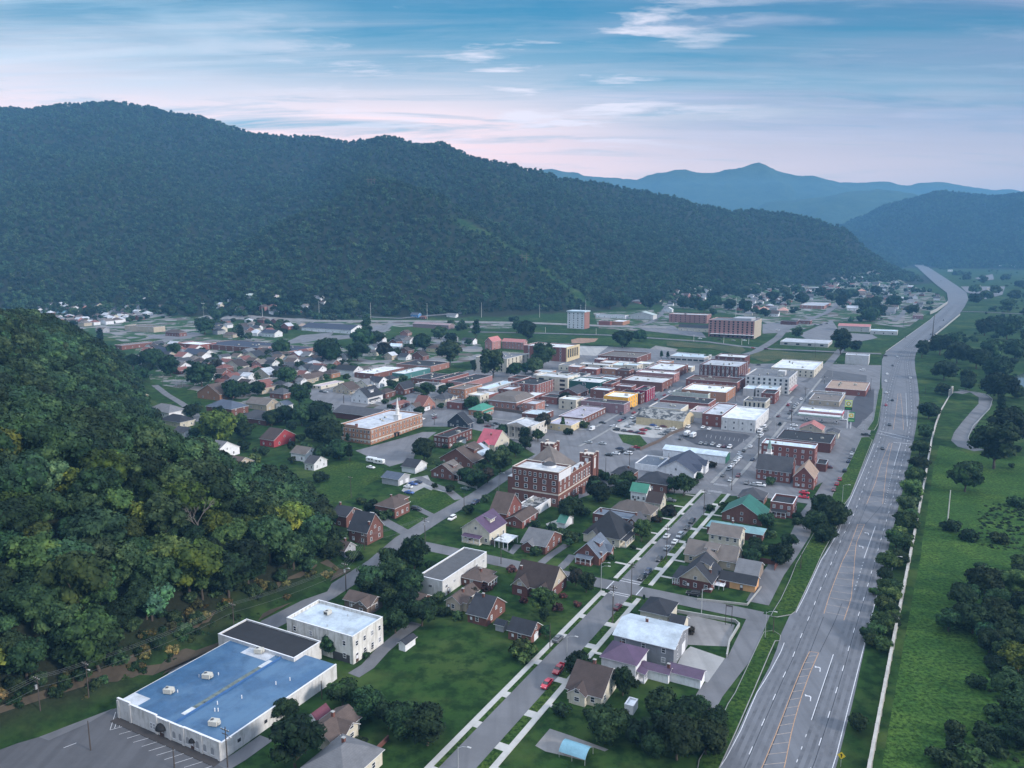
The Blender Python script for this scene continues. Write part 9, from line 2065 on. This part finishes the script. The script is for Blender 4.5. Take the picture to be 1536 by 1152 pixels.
# woods on the near hill: nearest trees one by one, the rest as one body
def near_woods():
    P = pts_forest(-420, 0, 110, 800, 6.8, lambda X, Y, Z: (nearhill(X, Y) > .8) & (polydist(X, Y, FOOT)[0] > 4))
    cl = [(-178, 395, 26), (-140, 352, 12), (-120, 335, 10), (-185, 425, 18), (-190, 405, 20)]
    P = P[[not any(math.hypot(p[0]-a, p[1]-b) < r for a, b, r in cl) for p in P]]
    P = P[visible(P, 12, 50)]; d = np.hypot(P[:, 0], P[:, 1]); o = np.argsort(d); P = P[o]
    rg = random.Random(11); n = 0; rest = []; S2 = []
    tl = ['deep']*7+['mid']*8+['light']*5+['yellow']*3+['pale']*3
    for i, (x, y, z) in enumerate(P):
        r = rg.choice((rg.uniform(3.8, 5.0), rg.uniform(5.0, 6.8), rg.uniform(6.2, 8.4)))
        if i < 230:
            v = vnoise(np.array([x]), np.array([y]), 40, 77)[0]; tint = rg.choice(tl if v < .1 else ['light', 'yellow', 'mid', 'deep', 'yellow'])
            tn = {'deep': 'dark green', 'mid': 'mid green', 'light': 'light green', 'yellow': 'yellow-green', 'pale': 'greyish green'}[tint]
            add_tree(x, y, z-.5, r, 'broad' if rg.random() < .8 else 'round', tint, f'{tn} broadleaf tree crowded in the steep woods above the hillside street', f'{tn} trees of the hillside woods', 'forest_tree', 'tree', lift=rg.uniform(.7, 1.3), rg=rg)
        else: rest.append((x, y, z-.3)); S2.append(r)
    U = pts_forest(-330, 0, 110, 620, 5.6, lambda X, Y, Z: (nearhill(X, Y) > .6) & (polydist(X, Y, FOOT)[0] > 2.5))
    U = U[[not any(math.hypot(p[0]-a, p[1]-b) < r for a, b, r in cl) for p in U]]; U = U[visible(U, 8, 50)]
    u_ = scatter('woods_undergrowth', U, np.random.default_rng(3).uniform(1.6, 3.4, len(U)), [BROAD[0], BROAD[2], ROUND[0], SHRUB[0]], [(.45, .54, .5), (.8, .85, .75), (.5, .6, .52), (.9, .95, .8)]); u_['label'] = 'low undergrowth and saplings filling the near hillside woods'
    if rest:
        h = scatter('upper_hill_woods', np.array(rest), np.array(S2), BROAD[:4]+ROUND[:1], [(.62, .72, .72), (1, 1, .95), (.62, .72, .72), (1.5, 1.4, .95), (.95, .95, .95)]); h['label'] = 'upper part of the dense woods on the near hill'
near_woods()
# small trees between the far houses, too many to tell apart
def yard_trees():
    rr = np.random.default_rng(31); cs = np.array([(p[0], p[1], p[2]) for p in PLACED]); P = []
    for poly, num, reg in INFILL:
        xs = [p[0] for p in poly]; ys = [p[1] for p in poly]; X = rr.uniform(min(xs), max(xs), num*9); Y = rr.uniform(min(ys), max(ys), num*9); m = inpoly(X, Y, poly); X, Y = X[m], Y[m]
        for x, y in list(zip(X, Y))[:int(num*3.0)]:
            if np.min(np.hypot(cs[:, 0]-x, cs[:, 1]-y)-cs[:, 2]) > 1.5: P.append((x, y, gz(x, y)))
    o = scatter('yard_trees', np.array(P), rr.uniform(2.2, 5.2, len(P)), BROAD[:3]+ROUND[:2], [(.62, .72, .72), (1, 1, .95), (.8, .9, .8), (.62, .72, .72), (1, 1, 1)]); o['label'] = 'small yard trees dotted between the far houses'
yard_trees()
# brush below the woods along the hillside street
rgb = random.Random(5)
for i in range(120):
    k = rgb.uniform(1.0, 4.9); a, b = FOOT[int(k)], FOOT[int(k)+1]; u = k-int(k); x, y = a[0]+(b[0]-a[0])*u+rgb.uniform(-8, 2.5), a[1]+(b[1]-a[1])*u+rgb.uniform(0, 3)
    add_tree(x, y, gz(x, y)-.2, rgb.uniform(.7, 2.2), 'shrub', rgb.choice(('mid', 'light', 'dark', 'brown', 'brown')), 'green or brownish shrub on the bank between the hillside street and the woods', 'shrubs on the hillside bank', 'shrub', 'shrub', rg=rgb)
# leafy ground cover on the river bank
def bank_cover():
    poly = [(FW[0][0]+12, 110), (FW[1][0]+12, 180), (FW[3][0]+12, FW[3][1]), (FW[4][0]+18, FW[4][1]), (300, 470), (360, 480), (330, 330), (230, 200), (160, 110)]
    rr = np.random.default_rng(12); X = rr.uniform(60, 380, 24000); Y = rr.uniform(105, 490, 24000); dw, _ = polydist(X, Y, FW)
    dens = vnoise(X, Y, 22, 3)+vnoise(X, Y, 60, 13)+np.clip((dw-25)/60, -.3, .5)
    m = inpoly(X, Y, poly) & (dens > .08); m &= (Y < 330) & (dw > 22); X, Y, dens = X[m], Y[m], dens[m]
    o = scatter('river_bank_brush', np.column_stack([X, Y, ground(X, Y)-.25]), rr.uniform(.3, .7, len(X))*(1+np.clip(dens, 0, 1)*.8), SHRUB, [(2.6, 3.1, 1.9), (3.4, 3.6, 1.9), (2.2, 2.7, 1.7)]); o['label'] = 'low leafy brush and vines covering the river bank right of the flood wall'
bank_cover()
# ---------------------------------------------------------------- labels that single each thing out
def finish_labels():
    from collections import defaultdict
    for o in COL.objects:
        if o.parent is None and o.get('group', '').startswith('houses '):
            rel, ref = toward(o.location.x, o.location.y); o['label'] = o['label'].split(' in the ')[0].split(' on the ')[0]+f' {rel} the {ref}'
    for t, wd, x, y in PENDING:
        rel, ref = toward(x, y); t['label'] = f'{wd} {rel} the {ref}'
    def clip(s): return ' '.join(s.split()[:16])
    bl = defaultdict(list)
    for o in COL.objects:
        if o.parent is None and 'label' in o.keys() and 'category' in o.keys() and o['label']: bl[o['label']].append(o)
    for lb, os_ in list(bl.items()):
        if len(os_) == 1: os_[0]['label'] = clip(lb); continue
        if os_[0].get('group', '').endswith('woods') or os_[0].get('group') in ('shrubs on the hillside bank', 'fuel pumps under the canopy'): continue
        def sx(o):
            x, y = o.location.x, o.location.y; return x/max(y, 1)
        os_.sort(key=sx); n = len(os_); cnt = ['', '', 'two', 'three', 'four', 'five', 'six', 'seven', 'eight', 'nine', 'ten'][n] if n <= 10 else 'many'
        for k, o in enumerate(os_):
            od = 'leftmost' if k == 0 else 'rightmost' if k == n-1 else ['first', 'second', 'third', 'fourth', 'fifth', 'sixth', 'seventh', 'eighth', 'ninth', 'tenth', 'eleventh', 'twelfth', 'thirteenth', 'fourteenth', 'fifteenth', 'sixteenth', 'seventeenth', 'eighteenth', 'nineteenth', 'twentieth', 'last but one'][min(k, 20)]
            c_ = [f'{lb}, {od} of {cnt}', f'{lb}, {od}', f'{od} {lb}'] if od in ('leftmost', 'rightmost') else [f'{lb}, {od} from left', f'{od} {lb}']
            o['label'] = clip(next((s for s in c_ if len(s.split()) <= 16), c_[-1]))
finish_labels()

# ---------------------------------------------------------------- haze
hb = MB(); hb.box(-4200, 9500, -300, 7750, -70, 660)
hz = hb.build('haze', [bpy.data.materials.new('haze')], kind='stuff')
hm = hz.data.materials[0]; hm.use_nodes = True; _n = hm.node_tree.nodes; _n.clear()
_v = _n.new('ShaderNodeVolumePrincipled'); _v.inputs['Color'].default_value = (0.22, 0.57, 1.0, 1); _v.inputs['Density'].default_value = 0.00013
_o = _n.new('ShaderNodeOutputMaterial'); hm.node_tree.links.new(_v.outputs[0], _o.inputs['Volume'])
